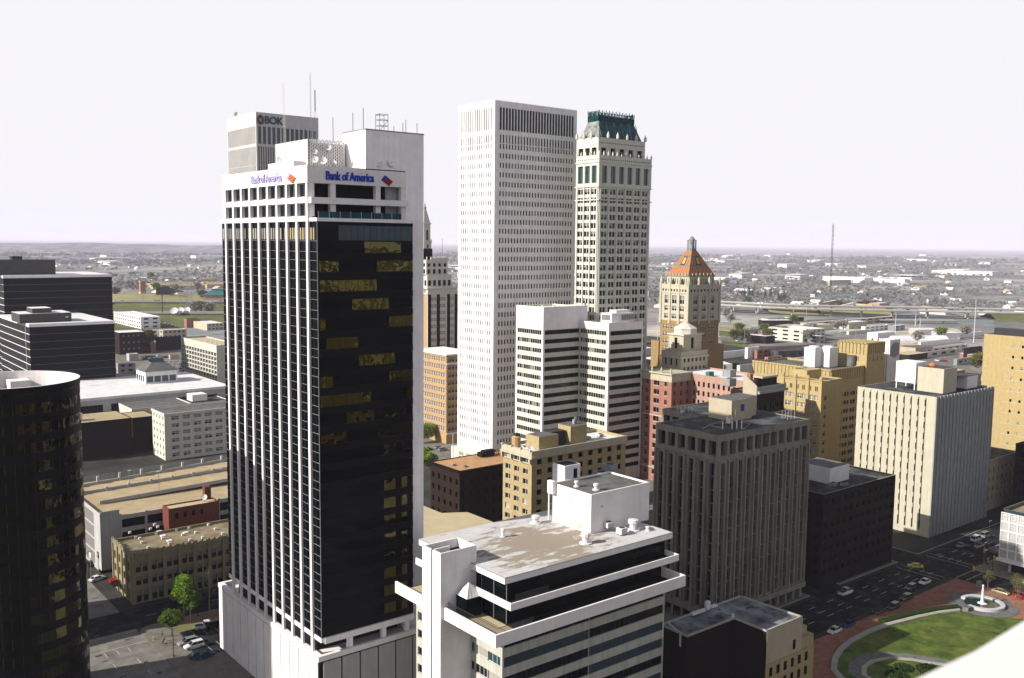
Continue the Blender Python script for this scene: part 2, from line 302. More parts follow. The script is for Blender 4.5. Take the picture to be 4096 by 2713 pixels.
def acunit(parent, x, y, z, a=1.5, b=1.2, h=1.1, m='metal_white', name='air_unit'):
    def f(M_):
        M_.box(0, a, 0, b, .2, h, 0); M_.box(.1, a-.1, .1, b-.1, 0, .2, 1); M_.rings([(min(a, b)*.35, h), (min(a, b)*.35, h+.12)], 1, 10, a/2, b/2)
        for i in range(4): M_.box(.1, a-.1, -.03, -.005, .3+i*(h-.4)/4, .36+i*(h-.4)/4, 1)
    return part(name, [m, 'metal_dark'], parent, f, (x, y, z))
def dish(parent, x, y, z, r, az, el=.4, m='metal_white'):
    d = Vector((math.cos(az)*math.cos(el), math.sin(az)*math.cos(el), math.sin(el))); b = MB(); q = d.to_track_quat('Z', 'Y'); seg = 16
    rs = [(0.02, 0), (r*.4, .05*r), (r*.75, .16*r), (r, .3*r)]; n = 0
    for rr, zz in rs:
        for i in range(seg): b.v.append(tuple(q @ Vector((rr*math.cos(6.2832*i/seg), rr*math.sin(6.2832*i/seg), zz)) + Vector((0, 0, r+.5))))
    for k in range(3):
        for i in range(seg): b.f.append((k*seg+i, k*seg+(i+1) % seg, (k+1)*seg+(i+1) % seg, (k+1)*seg+i)); b.m.append(0)
    b.tube((0, 0, 0), (0, 0, r+.5), .12, 1); p = Vector((0, 0, r+.5)); b.tube(p, p+d*r*.8, .05, 1)
    return b.build('satellite_dish', [m, 'metal_grey'], parent, (x, y, z))
def antenna(parent, x, y, z, h, r=.08, m='metal_dark', cross=0):
    def f(b):
        b.tube((0, 0, 0), (0, 0, h), r)
        for i in range(cross): b.tube((-.6, 0, h*(.5+.45*i/max(1, cross-1))), (.6, 0, h*(.5+.45*i/max(1, cross-1))), r*.6)
    return part('antenna', m, parent, f, (x, y, z))
def lattice(parent, x, y, z, h, wd=.7, name='mast', m='metal_grey', r=.06, step=2.0):
    b = MB(); c = [(wd/2, 0), (-wd/4, wd*.43), (-wd/4, -wd*.43)]
    for p in c: b.tube((p[0], p[1], 0), (p[0], p[1], h), r, 0, 4)
    k = 0
    while (k+1)*step <= h:
        for i in range(3):
            p, q = c[i], c[(i+1) % 3]; b.tube((p[0], p[1], k*step), (q[0], q[1], (k+1)*step), r*.6, 0, 3)
        k += 1
    return b.build(name, m, parent, (x, y, z))
def lettering(body, size, m, parent, loc, rot, depth=.25, bold=.02, name='lettering', shear=0, sx_=1):
    cu = bpy.data.curves.new(name, 'FONT'); cu.body = body; cu.size = size; cu.extrude = depth/2; cu.offset = bold; cu.shear = shear; cu.space_character = .95
    tmp = bpy.data.objects.new('tmp', cu); me = bpy.data.meshes.new_from_object(tmp); bpy.data.objects.remove(tmp)
    me.materials.clear(); me.materials.append(MATS[m]); o = link(bpy.data.objects.new(name, me)); o.parent = parent; o.location = loc; o.rotation_euler = rot; o.scale = (sx_, 1, 1); return o
RF = (math.pi/2, 0, 0); RL = (math.pi/2, 0, -math.pi/2)
# ---------------------------------------------------------------- ground, streets, blocks
def sheet(name, pts, z, m, kind='structure', th=0):
    b = MB()
    if th: b.prism(pts, z-th, z, 0)
    else: b.poly([(p[0], p[1], z) for p in pts])
    return tag(b.build(name, m), kind=kind)
def rect(x0, x1, y0, y1): return [(x0, y0), (x1, y0), (x1, y1), (x0, y1)]
def far_ground():
    m = bpy.data.materials.new('far_ground'); m.use_nodes = True; t = m.node_tree; b = t.nodes['Principled BSDF']; L = t.links.new
    b.inputs['Roughness'].default_value = 1; b.inputs['Specular IOR Level'].default_value = 0
    g = t.nodes.new('ShaderNodeNewGeometry'); n1 = t.nodes.new('ShaderNodeTexNoise'); n1.inputs['Scale'].default_value = .0022; n1.inputs['Detail'].default_value = 8; n1.inputs['Roughness'].default_value = .62; L(g.outputs['Position'], n1.inputs['Vector'])
    r1 = t.nodes.new('ShaderNodeValToRGB'); L(n1.outputs['Fac'], r1.inputs[0]); e = r1.color_ramp.elements
    e[0].position = .36; e[0].color = (.11, .12, .115, 1); e[1].position = .7; e[1].color = (.36, .33, .28, 1)
    for p, c in ((.44, (.14, .15, .14, 1)), (.52, (.18, .18, .155, 1)), (.6, (.26, .24, .19, 1))): q = e.new(p); q.color = c  # ground tones paled too, part of the haze is in the colour
    v = t.nodes.new('ShaderNodeTexVoronoi'); v.inputs['Scale'].default_value = .011; L(g.outputs['Position'], v.inputs['Vector'])
    n2 = t.nodes.new('ShaderNodeTexNoise'); n2.inputs['Scale'].default_value = .06; n2.inputs['Detail'].default_value = 6; L(g.outputs['Position'], n2.inputs['Vector'])
    mi = t.nodes.new('ShaderNodeMix'); mi.data_type = 'RGBA'; mi.blend_type = 'OVERLAY'; mi.inputs[0].default_value = .35; L(r1.outputs[0], mi.inputs[6]); L(v.outputs['Color'], mi.inputs[7])
    hs = t.nodes.new('ShaderNodeHueSaturation'); hs.inputs['Saturation'].default_value = .3; L(mi.outputs[2], hs.inputs['Color'])
    mj = t.nodes.new('ShaderNodeMix'); mj.data_type = 'RGBA'; mj.blend_type = 'OVERLAY'; mj.inputs[0].default_value = .6; L(hs.outputs[0], mj.inputs[6]); L(n2.outputs['Fac'], mj.inputs[7])
    L(mj.outputs[2], b.inputs['Base Color']); MATS['far_ground'] = m
far_ground()
sheet('ground', [(-3000, -3000), (52000, -9000), (52000, 52000), (-9000, 52000)], -.02, 'far_ground')
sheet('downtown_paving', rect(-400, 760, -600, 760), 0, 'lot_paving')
sheet('unseen_south_sheet', rect(-600, 7000, -7000, -5), .003, 'lot_paving')  # unseen dark ground added to darken reflections in the bank tower glass
def road(name, x0, x1, y0, y1, z=.004, m='asphalt'): return sheet(name, rect(x0, x1, y0, y1), z, m)
road('west_street', 55, 71.5, 120, 760, .008, 'concrete_road')
road('north_street', -80, 420, 243, 256.5, .010, 'asphalt'); road('bank_street', 130, 420, 133.5, 148.5, .004)  # north street: dark asphalt stands in for its deep shade
road('far_street', 100, 500, 362, 383, .004, 'concrete_road'); road('park_cross_street', 279.5, 291, 60, 235, .008); road('middle_street', 232, 246, 60, 243, .012)
road('plaza_street', 231, 246, 256.5, 700, .012, 'concrete_road')
def kerbed(name, x0, x1, y0, y1, m='sidewalk', h=.14):      # raised block with kerb
    b = MB(); b.box(x0, x1, y0, y1, 0, h-.01, 1, False); b.quad((x0+.25, y0+.25, h), (x1-.25, y0+.25, h), (x1-.25, y1-.25, h), (x0+.25, y1-.25, h), 0)
    return tag(b.build(name, [m, 'kerb']), kind='structure')
# bank block pavement (rounded corner), west kerbs
arc = lambda cx, cy, r, a0, a1, n=8: [(cx+r*math.cos(math.radians(a0+(a1-a0)*i/n)), cy+r*math.sin(math.radians(a0+(a1-a0)*i/n))) for i in range(n+1)]
pv = arc(75.5, 239, 4, 180, 90)[:]
pts = [(71.5, 150), (76, 150), (76, 219), (76, 231)]
sheet('bank_pavement', [(71.5, 150), (130, 150), (130, 243), (75.5, 243)]+arc(75.5, 239, 4, 90, 180)[1:], .13, 'sidewalk', th=.12)
sheet('bank_parking_lot', [(77.5, 216), (110, 216), (110, 233.5), (79.5, 233.5)], .136, 'asphalt')
sheet('verge_bed', [(79, 233.8), (110, 233.8), (110, 238), (79.5, 238)], .142, 'dry_grass'); sheet('brick_walk', [(77, 238.6), (110, 238.6), (110, 241), (77, 241)], .139, 'brick_paving')
sheet('street_pavement', rect(73.2, 231, 256.5, 362), .13, 'lot_paving', th=.12); sheet('tower_block_pavement', rect(246, 420, 256.5, 362), .13, 'sidewalk', th=.12)  # street pavement: dark lot paving puts its shade into the colour
kerbed('north_block_pavement', 246, 420, 383, 500); kerbed('middle_block_pavement', 130, 231, 150, 242.5); kerbed('east_block_pavement', 246, 279, 150, 242.5); kerbed('east_side_pavement', 291.5, 420, 150, 243, 'lot_paving')  # east side pavement darkened likewise, shade put into the colour
kerbed('corner_pavement', 291.5, 420, 60, 132.5)
# painted lines
def lines(name, segs, wd=.14, z=.014, m='road_paint'):
    b = MB()
    for (ax, ay, bx, by) in segs:
        d = Vector((bx-ax, by-ay, 0)).normalized()*wd/2; n = Vector((-d.y, d.x, 0)); b.quad((ax-n.x, ay-n.y, z), (bx-n.x, by-n.y, z), (bx+n.x, by+n.y, z), (ax+n.x, ay+n.y, z))
    return tag(b.build(name, m), kind='structure')
lines('lane_markings', [(66.3, 229.5, 66.3, 232.5), (63.6, 229.5, 63.6, 232.5), (60.8, 229.5, 60.8, 232.5), (56, 233.6, 71.4, 233.6), (56, 241.6, 71.4, 241.6)]+[(x, y, x, y+3) for x in (60.8, 66.2) for y in range(150, 226, 8)]+[(x, 249.8, x+3, 249.8) for x in range(76, 240, 9)], .18)
lines('bank_street_markings', [(x, y, x+3, y) for x in range(150, 278, 9) for y in (138.5, 141.2, 144.4)]+[(x, y, x+3, y) for x in range(294, 420, 9) for y in (138.5, 141.2, 144.4)]+[(277.3, 134, 277.3, 148), (274.3, 134, 274.3, 148), (292.6, 134, 292.6, 148), (295.6, 134, 295.6, 148), (280, 131.8, 290.5, 131.8), (280, 128.8, 290.5, 128.8)], .25)
lines('far_street_markings', [(x, y, x+3, y) for x in range(110, 420, 9) for y in (367.5, 372, 377)], .2); lines('bay_markings', [(82+i*2.8, 227.8, 82+i*2.8, 233.2) for i in range(9)]+[(82+i*2.8, 218.2, 82+i*2.8, 222.8) for i in range(9)], .12, .15)
q = random.Random(31)
def decals(name, m, n, xr, yr, z, s0, s1):
    b = MB()
    for i in range(n):
        x, y, w_, h_ = q.uniform(*xr), q.uniform(*yr), q.uniform(s0, s1), q.uniform(s0, s1)*.6; a = q.choice((0, 0, 1.57)); b.poly([(x+w_*math.cos(a+t)*.5, y+h_*math.sin(a+t)*.5, z) for t in (.6, 2.4, 3.8, 5.5)])
    return tag(b.build(name, m), kind='structure')
decals('road_patch', 'roof_dark', 46, (57, 70), (150, 330), .013, .8, 3.2); decals('road_patch', 'metal_dark', 50, (76, 225), (244, 255), .012, .8, 3.5); decals('road_patch', 'roof_dark', 70, (140, 400), (134.5, 148), .011, 1, 5)
# the park
sheet('brick_sidewalk', [(186, 131.5), (186, 85), (279, 85), (279, 131.5)], .125, 'brick_paving', th=.12)
lawn = [(188, 88), (190, 112), (194.5, 118.3), (200, 121.4), (206, 123.5), (212, 124.6), (221, 125), (229, 124.4), (240, 122.2), (248, 120.2), (254, 117.8), (257, 112), (260, 108), (266, 100), (266, 88)]
def offs(pts, d, c=(228, 98)): return [(c[0]+(p[0]-c[0])*(1+d/max(1, math.dist(p, c))), c[1]+(p[1]-c[1])*(1+d/max(1, math.dist(p, c)))) for p in pts]
wl = [p for p in lawn if 189 < p[0] < 256 and p[1] > 100]; b = MB(); o1 = offs(wl, 1.5)
for i in range(len(wl)-1): b.prism([wl[i], o1[i], o1[i+1], wl[i+1]], .1, .55, 0)
tag(b.build('curved_park_wall', 'kerb'), 'low curved pale stone wall edging the park lawn', 'low wall')
sheet('park_lawn', lawn, .2, 'grass', th=.1)
hp = [(229, 124.4), (240, 122.2), (248, 120.2), (254, 117.8)]; o1 = offs(hp, 1.5); o2 = offs(hp, 3.6); b = MB()
for i in range(3): b.prism([o1[i], o2[i], o2[i+1], o1[i+1]], .1, .95, 0)
tag(b.build('clipped_hedge', 'hedge'), 'long dark clipped hedge strip between brick walk and park wall', 'hedge')
ring = [(195.5, 108), (197, 113.4), (201, 115.8), (206, 116.2), (211, 114.6), (214.5, 110.5), (218, 104.3), (219, 97)]; ro = offs(ring, 3, (205, 100)); ri = offs(ring, -1.2, (205, 100))
b = MB(); b2 = MB()
for i in range(len(ring)-1): b.poly([(*q, .21) for q in (ring[i], ro[i], ro[i+1], ring[i+1])]); b2.prism([ri[i], ring[i], ring[i+1], ri[i+1]], .1, .35)
tag(b.build('gravel_path', 'paver_grey'), kind='structure'); tag(b2.build('inner_ring_wall', 'kerb'), 'curved pale kerb wall of the small inner garden ring', 'low wall')
for (x, y, r) in ((203, 108, 2.6), (208, 109, 2.2), (212, 105, 2.8), (209.5, 103, 2.4)):
    def f(b):
        q = random.Random(int(x))
        for i in range(260):
            a = q.random()*6.28; rr = r*q.random()**.5; z = q.random()*.9*(1-rr/r*.6)+.15; s = .22; u = Vector((q.uniform(-1, 1), q.uniform(-1, 1), q.uniform(-1, 1))).normalized(); v = u.orthogonal().normalized(); p = Vector((x+rr*math.cos(a), y+rr*math.sin(a), z+.1)); b.quad(*[tuple(p+u*i_*s+v*j_*s) for i_, j_ in ((-1, -1), (1, -1), (1, 1), (-1, 1))])
    tag(part('shrub', 'hedge', None, f), 'low dark shrub clump in the inner garden ring of the park', 'shrub', 'shrubs in the garden ring')
# fountain
fx, fy = 263.8, 116.5
fo = empty('fountain', 'round white fountain pool with one tall water jet beside the park lawn', 'fountain', (fx, fy, 0))
part('paving_ring', 'paver_grey', fo, lambda b: b.rings([(9.2, .1), (9.2, .24), (0.1, .24)], 0, 48))
def f(b):
    n = 40
    for i in range(n):
        a0 = math.radians(165+(290)*i/n); a1 = math.radians(165+290*(i+1)/n)
        b.prism([(4.6*math.cos(a0), 4.6*math.sin(a0)), (5.8*math.cos(a0), 5.8*math.sin(a0)), (5.8*math.cos(a1), 5.8*math.sin(a1)), (4.6*math.cos(a1), 4.6*math.sin(a1))], .2, 1.0)
part('pool_rim', 'stone_ring', fo, f); part('pool_water', 'water', fo, lambda b: b.rings([(4.6, .3), (4.6, .62), (.05, .62)], 0, 40)); boxpart('end_block', 'paver_grey', fo, -8.6, -6.2, -.2, 1.4, .2, 1.2)
def f(b):
    q = random.Random(3)
    b.rings([(.55, .62), (.42, 1.6), (.36, 3), (.28, 4.4), (.2, 5.4), (.32, 5.7), (.1, 6.0)], 0, 12); b.rings([(1.3, .63), (.9, .8), (.3, .95)], 0, 14)
    for i in range(160):
        z = q.uniform(.8, 6); a = q.random()*6.28; r = .35+.25*q.random(); p = Vector((r*math.cos(a), r*math.sin(a), z)); b.quad(*[tuple(p+Vector(k)) for k in ((0, 0, 0), (.09, .03, 0), (.09, .03, .2), (0, 0, .2))])
part('water_jet', 'foam', fo, f)

# ---------------------------------------------------------------- BANK TOWER
bx, by = 85.3, 166.85
B = Bld('glass_bank_tower', 'tall dark glass bank tower with white fins, blue lettering sign and tall blank white core', bx, by, 'tower')
W, D, ZB, ZT = 21.9, 47.6, 20.0, 103.8
part('glass_core', 'glass_black', B.o, lambda b: b.box(.02, W-.1, .3, D-.02, ZB, ZT, 0))
fl = (ZT-ZB)/22
w2 = MB(); B.wall = MB()
# side bays between fins: spandrel + vision pane per storey
bay = 4.545; FY = lambda i: D-3.35-bay*i
for i in range(11):
    u0 = 0 if i == 0 else 3.35+bay*(i-1); u1 = D if i == 10 else 3.35+bay*i
    for k in range(22):
        hs = ((0, .45), (.45, 1)) if k < 21 else ((0, 1),)
        for a, b_ in hs:
            if b_ == 1: B.w.append(((-.008, D-u0, ZB+(k+a)*fl+.05), ROT['L'], u1-u0, (b_-a)*fl-.1, ('plain', 'glass_black', 'metal_grey')))
    u = u0+.45
    while k == 21 and u < u1-.8:
        if rnd.random() < .75: boxpart('reflection_strip', rnd.choice(('blind_pale', 'buff_brick', 'blind_grey')), B.o, -.035, -.02, D-u-.62, D-u, ZB+21*fl+.25, ZB+21*fl+2.6)  # beige strips paint reflections onto the top row of panes
        u += 1.05
def f(b):
    for k in range(23):
        for q in (0, .45):
            if k == 22 and q: continue
            if k == 21 and q: continue
            z = ZB+(k+q)*fl; b.box(-.07, .02, .02, D, z-.03, z+.03, 0)
    for i in range(11):
        u0 = 0 if i == 0 else 3.35+bay*(i-1); u1 = D if i == 10 else 3.35+bay*i; n = 3 if 0 < i < 10 else 2
        for j in range(1, n):
            y = D-(u0+(u1-u0)*j/n); b.box(-.07, .02, y-.03, y+.03, ZB, ZT, 1)
    b.box(-.08, .05, -.04, .04, ZB, ZT, 0)
part('mullion_grid', ['metal_grey', 'metal_dark'], B.o, f)
# dark shaded face: ribbon panes and faint spandrels
for k in range(22):
    lo = 1.55 if k < 21 else .2
    for j in range(15): B.w.append((((W-.3)/15*j+.3, -.01, ZB+k*fl+lo), 0.0, (W-.3)/15-.06, fl-lo-.05, ('plain', 'glass_black' if (k < 10 and j < 9) or (10 <= k < 21 and math.sin(j*.42+k*2.1)+.6*math.sin(j*.8-k*1.3) < (-.1 if k < 15 else .15)) or (k < 10 and j not in (10, 11, 13)) else 'glass_bronze' if k < 21 else ('glass_slate' if j > 2 else 'glass_black'), 'metal_dark')))  # pane glass picked by position to paint in gold and sky reflections
def f(b):
    for k in range(22): b.box(.1, W, -.004, .25, ZB+k*fl, ZB+k*fl+(1.5 if k < 21 else .2), 0)
    b.box(.1, W, -.02, .25, ZT-.7, ZT, 0)
part('spandrel', 'black_cladding', B.o, f)
for i in range(10):      # white fins, each a part, running from podium deck to crown
    yc = FY(i)
    part('fin', 'trim_white', B.o, lambda b: b.box(-.55, -.08, yc-.38, yc+.38, 15.2, 111.4, 0))
def f(b):
    b.box(-.12, .6, -.05, D, ZB-1.0, ZB-.06); b.box(.6, W, -.35, .4, ZB-1.3, ZB-.06)
    for x in (6.2, 14.2, 20): b.box(x, x+1, .1, 1.1, 15, ZB-1.3)
    b.box(1.5, W-1, 5, D-2, 14, ZB-1, 1)
part('base_beam', ['white_concrete', 'void_dark'], B.o, f)
# crown
cy = 2.97; ZC = 114.7
def f(b):
    b.box(-.5, W, cy, D-2.0, ZC-3.4, ZC-.0, 0, True)                 # sign band
    b.box(-.45, .5, cy, D, ZT, ZT+1.0)                        # sill band, sunlit side
    for i in range(10):
        pass
    for z0, z1 in ((107.4, 108.5),): b.box(-.4, .3, cy, D-3, z0, z1)
    b.box(-.2, W, -.2, cy+1, ZT, ZT+.7)
    # columns of the open front
    for a, c in ((4.6, 5.7), (14.9, 16.0), (21.0, 21.9)): b.box(a, c, cy+.1, cy+1.2, ZT+.7, ZC-3.4)
    b.box(-.1, 1.0, cy+.02, cy+.7, ZT+1, ZC-3.4)
    b.box(-.3, W, cy-1.2, cy+1.0, 107.3, 108.5)
    b.box(-.5, 0, D-2.6, D-2.0, ZT, ZC-3.4)
part('crown', 'trim_white', B.o, f)
def f(b):
    b.box(1.6, 18.4, cy+2.4, D-4, ZT+.2, ZC-3.4, 0); b.box(18.4, W, cy+2.2, cy+8, ZT+.2, ZC-3.4, 1)
part('recessed_storeys', ['void_dark', 'cool_concrete'], B.o, f)
for z0, z1 in ((104.9, 107.2), (108.7, 111.1)):
    for i in range(10):
        y1 = FY(i)-.42; y0 = FY(i+1)+.42
        if i == 9: continue
        B.w.append(((.22, max(y1, .1), z0), ROT['L'], max(y1-y0, .5) if i < 9 else .6, z1-z0, ('double', 'glass_dark', 'metal_grey')))
def f(b):
    for i in range(10): b.box(-.1, .6, FY(i)-.36, FY(i)+.36, ZT+1, 111.2)
    b.box(.3, .9, 3.9, D-3, ZT+1, 111.2)
part('inner_wall', 'white_concrete', B.o, f)
def f(b):
    for i in range(24): b.box(1.6+i*.8, 2.34+i*.8, cy-.3, cy-.26, ZT+.7, ZT+2.0, 0)
    for i in range(9): b.box(1.6+i*2.4, 1.66+i*2.4, cy-.36, cy-.3, ZT+.7, ZT+2.1, 1)
part('glass_railing', ['teal_panel', 'metal_white'], B.o, f)
# roof slab of crown, core slab, screen penthouse
boxpart('roof', 'roof_white', B.o, -.6, W, cy+.4, D-2.4, ZC-.5, ZC-.2)
def f(b):
    b.box(21.95, 26.5, cy-.0, cy+9.6, 0, ZC-.2, 0); b.box(12.5, 26.5, cy+0, cy+9.6, ZC-.2, 122.5, 0)
part('core_slab', 'white_concrete', B.o, f); boxpart('coping', 'metal_grey', B.o, 12.4, 26.6, cy-.1, cy+9.7, 122.5, 122.7)
def lat(b, x0, x1, y0, y1, z0, z1):
    b.box(x0+.3, x1-.3, y0+.3, y1-.3, z0, z1-.6, 1)
    for face in 'FL':
        n = int(((x1-x0) if face == 'F' else (y1-y0))/.42)
        for i in range(n+1):
            u = i*.42
            if face == 'F': b.box(x0+u, x0+u+.22, y0, y0+.12, z0, z1, 0)
            else: b.box(x0, x0+.12, y0+u, y0+u+.22, z0, z1, 0)
        nz = int((z1-z0)/.62)
        for k in range(nz+1):
            z = z0+k*.62
            for i in range(n):
                zz = z+(.31 if i % 2 else 0); u = i*.42+.22
                if zz+.16 > z1: continue
                if face == 'F': b.quad((x0+u, y0+.06, zz), (x0+u+.2, y0+.06, zz), (x0+u+.2, y0+.06, zz+.2), (x0+u, y0+.06, zz+.2), 0)
                else: b.quad((x0+.06, y0+u+.2, zz), (x0+.06, y0+u, zz), (x0+.06, y0+u, zz+.2), (x0+.06, y0+u+.2, zz+.2), 0)
    b.box(x0, x1, y1-.1, y1, z0, z1, 0); b.box(x1-.1, x1, y0, y1-.1, z0, z1, 0)
part('screen_penthouse', ['trim_white', 'void_dark'], B.o, lambda b: lat(b, 3.6, 11.9, 10.6, 26, ZC-.2, 120.6))
boxpart('low_penthouse', 'trim_white', B.o, 1.0, 3.5, 12, 24, ZC-.2, ZC+1.4)
for x, y, z, r, az in ((2.3, 5.2, ZC, .75, -2.2), (4.7, 6.6, ZC-.1, .9, -2.0), (6.9, 6.2, ZC-.1, .6, -2), (4.6, 9.8, ZC+2.2, .6, -1.9), (7.6, 9.8, ZC+3.1, .75, -1.9), (2.0, 20, ZC+.8, .8, -2.4), (15.6, 3.1, ZC-.2, .8, -2.0), (18.3, 3.2, ZC-.1, 1.0, -1.2)): dish(B.o, x, y, z, r, az)
for x, y, z, h in ((13, 9, 122.7, 3.8), (12.6, 4, 122.7, 4.2), (20, 4.3, 122.7, 1.2), (22, 4, 122.7, 2), (24, 6, 122.7, 3), (25.5, 4, 122.7, 2.2), (10, 12, 120.5, 5), (10.6, 26, 120.5, 4)): antenna(B.o, x, y, z, h, .06)
lattice(B.o, 5.0, 24.5, 120.5, 13, .5, 'mast', 'metal_white', .02, 1.2); lattice(B.o, 10.0, 20, 120.5, 7, .5, 'mast', 'metal_grey', .02, 1.2); lattice(B.o, 9.0, 20, 120.5, 15, .3, 'mast', 'metal_grey', .015, 1.2); part('mast_panel', 'metal_dark', B.o, lambda b: b.box(9.95, 10.1, 19.9, 20.05, 127.5, 132))
def f(b):
    for x in (0, 2): 
        for y in (0, 1.6): b.tube((x, y, 0), (x, y, 3.6), .07)
    for z in (1.2, 2.4, 3.5):
        b.tube((0, 0, z), (2, 0, z), .06); b.tube((2, 0, z), (2, 1.6, z), .06); b.tube((0, 1.6, z), (2, 1.6, z), .06); b.tube((0, 0, z), (0, 1.6, z), .06)
    b.tube((0, 0, 0), (2, 0, 2.4), .05); b.tube((-.8, 0, 3), (0, 0, 3.4), .05)
part('antenna_frame', 'metal_grey', B.o, f, (17, 5, 122.7))
lettering('Bank of America', 2.35, 'sign_blue', B.o, (3.4, cy-.12, ZC-2.6), RF, .3, .045, sx_=.73)
lettering('Bank of America', 2.35, 'sign_blue_sunlit', B.o, (-.62, 29.2, ZC-2.55), RL, .3, .03, sx_=1.0)  # paler copy of the blue lettering, sunlight put into its colour
def flag(col1, col2, loc, rz, sc, sy):
    o = None
    def quadp(b, x0, x1, y0, y1, sh): b.prism([(x0, y0), (x1, y0), (x1, y1), (x0, y1)], 0, .2)
    def mk(name, m, items):
        b = MB()
        for (u0, u1, v0, v1) in items:
            def P(u, v): return (u*.5+v*.42+.0, .42*v-.32*u+.0)
            pts = [(u0, v0), (u1, v0), (u1, v1), (u0, v1)]; n = len(b.v)
            for zz in (0, .2):
                for (u, v) in pts: q = P(u, v); b.v.append((q[0]*sc*sy, q[1]*sc, zz))
            b.f += [(n+4, n+5, n+6, n+7), (n, n+1, n+5, n+4), (n+1, n+2, n+6, n+5), (n+2, n+3, n+7, n+6), (n+3, n, n+4, n+7)]; b.m += [0]*5
        q = b.build(name, m, B.o, loc); q.rotation_euler = (math.pi/2, 0, rz)
    mk('flag_emblem_blue', col1, [(0, 1.0, 1.1, 1.6), (0, 1.0, 1.75, 2.25), (0, 1.0, 2.4, 2.8)]); mk('flag_emblem_red', col2, [(1.15, 3.2, 0.9, 1.5), (1.15, 3.2, 1.65, 2.2), (1.15, 3.2, 2.35, 2.8), (0.2, 1.05, .9, 1.0)])
flag('sign_blue', 'sign_red', (15.6, cy-.05, ZC-2.5), 0, 1.15, 1.0); flag('sign_blue_sunlit', 'sign_orange', (-.58, 12.6, ZC-2.5), -math.pi/2, 1.15, 1.5)  # side emblem in lighter copies of blue and red that carry the sunlight
# podium
def f(b):
    b.box(-.7, 30, -.15, 52.5, 0, 15.3, 0); 
    for a in ((-1.0, 30, -.45, .4), (-1.0, .2, .4, 51.5), (-1, 3, 51.5, 52.4)): b.box(a[0], a[1], a[2], a[3], 15.3, 16.4, 1)
    b.box(.2, 30, .4, 52.4, 15.3, 15.35, 1)
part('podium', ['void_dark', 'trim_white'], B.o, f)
def f(b):
    n = 12; p = 52.3/n
    for i in range(n): b.box(-.95, -.7, .1+i*p, .1+(i+1)*p-.3, 0, 15.1, 0)
part('podium_panels', 'trim_white', B.o, f)
def f(b):
    p = 4.3
    for i in range(7): b.box(.15+i*p, .15+(i+1)*p-.35, -.5, -.15, 0, 15.0, 0)
part('podium_front_panels', 'panel_concrete', B.o, f)
B.done(['trim_white'])

for i, (x, y, w_, d_, h_, mm) in enumerate(((150, -70, 26, 40, 52, 'yellow_brick'), (215, -150, 30, 60, 70, 'buff_brick'), (120, -190, 34, 50, 40, 'pale_stone'), (285, -60, 30, 40, 58, 'yellow_brick'), (300, -230, 40, 60, 84, 'cream_stone'), (190, -20, 24, 20, 14, 'dark_brick'), (60, -150, 30, 36, 60, 'yellow_brick'), (330, -330, 50, 40, 66, 'yellow_brick'), (420, -180, 60, 40, 48, 'buff_brick'), (240, -420, 60, 50, 80, 'cream_stone'), (520, -420, 60, 60, 88, 'yellow_brick'), (150, -330, 40, 50, 55, 'buff_brick'), (600, -240, 70, 60, 62, 'cream_stone'))):
    Q = Bld('reflected_building', ('short buff', 'tall buff', 'broad pale', 'yellow', 'tallest cream', 'lowest dark', 'nearest yellow', 'fourth yellow', 'wide buff', 'far cream', 'farthest yellow', 'mid buff', 'easternmost cream')[i]+' unseen building added south of the park, mirrored in the bank tower glass', x, y)
    Q.block(0, w_, 0, d_, 0, h_, None, None, par=.6); Q.done([mm]); part('window', 'glass_dark', Q.o, lambda b: [b.box(-.05, 0, 2+j*5, 4.6+j*5, 3+k*4, 5+k*4) for j in range(int(d_/5)) for k in range(int(h_/4)-1)]); tag(Q.o.children[-1], kind='stuff')  # unseen blocks added to be mirrored as gold patches in the glass
# ---------------------------------------------------------------- WHITE FLUTED SKYSCRAPER (centre)
B = Bld('white_skyscraper', 'tallest centre skyscraper, white with narrow vertical windows and dark louvred top band', 249.5, 324, 'skyscraper')
W, D, H = 47.3, 26.6, 160.4
cF = [(round(2.3+i*1.66+.44, 3), round(2.3+i*1.66+1.18, 3)) for i in range(26)]; cL = [(round(1.7+i*1.66+.42, 3), round(1.7+i*1.66+1.12, 3)) for i in range(14)]
rw = rows(34, 10, 4.03, 1.2, 3.35)+[(148.2, 157.6)]
rw[-2] = (142.6, 146.2)
kk = [('plain', 'glass_dark', 'metal_grey')]*7+[('plain', 'glass_blue', 'metal_grey')]*2+[('plain', 'blind_mid', 'metal_grey'), ('plain', 'glass_slate', 'metal_grey')]*1; kl = [('plain', 'blind_mid', 'metal_grey')]*3+[('plain', 'louvre_dark', 'metal_grey')]
B.block(0, W, 0, D, 6, H, (cL, rw), (cF, rw), par=1.2, roof='roof_white', kinds=kl, Fkinds=kk, dep=.1)
B.done(['fluted_white'])
def f(b):
    for i in range(27): b.box(2.3+i*1.66-.09-.16, 2.3+i*1.66+.09+.0, -.1, -.002, 6, H+.3, 0)
    for i in range(15): b.box(-.1, -.002, D-(1.7+i*1.66)-.09, D-(1.7+i*1.66)+.16, 6, H+.3, 0)
part('fluting', 'fluted_white', B.o, f)
def f(b):
    for i in range(26):
        b.box(2.3+i*1.66+.3, 2.3+i*1.66+1.3, -.06, -.003, 148.2, 157.6, 0)
    for i in range(14): b.box(.2, .3, D-(1.7+i*1.66+1.12), D-(1.7+i*1.66+.42), 148.2, 157.6, 0)
part('louvre_band', 'louvre_dark', B.o, f)
def f(b):
    b.box(-1.6, W+1, -1.5, D+2.6, 0, 6, 0)
    for y in (3, 8.5, 14, 19.5): b.box(-1.66, -1.6, y, y+3.6, 2.9, 4.6, 1)
    for y in (1, 9, 17): b.box(-1.64, -1.58, y, y+6, .1, 2.3, 2)
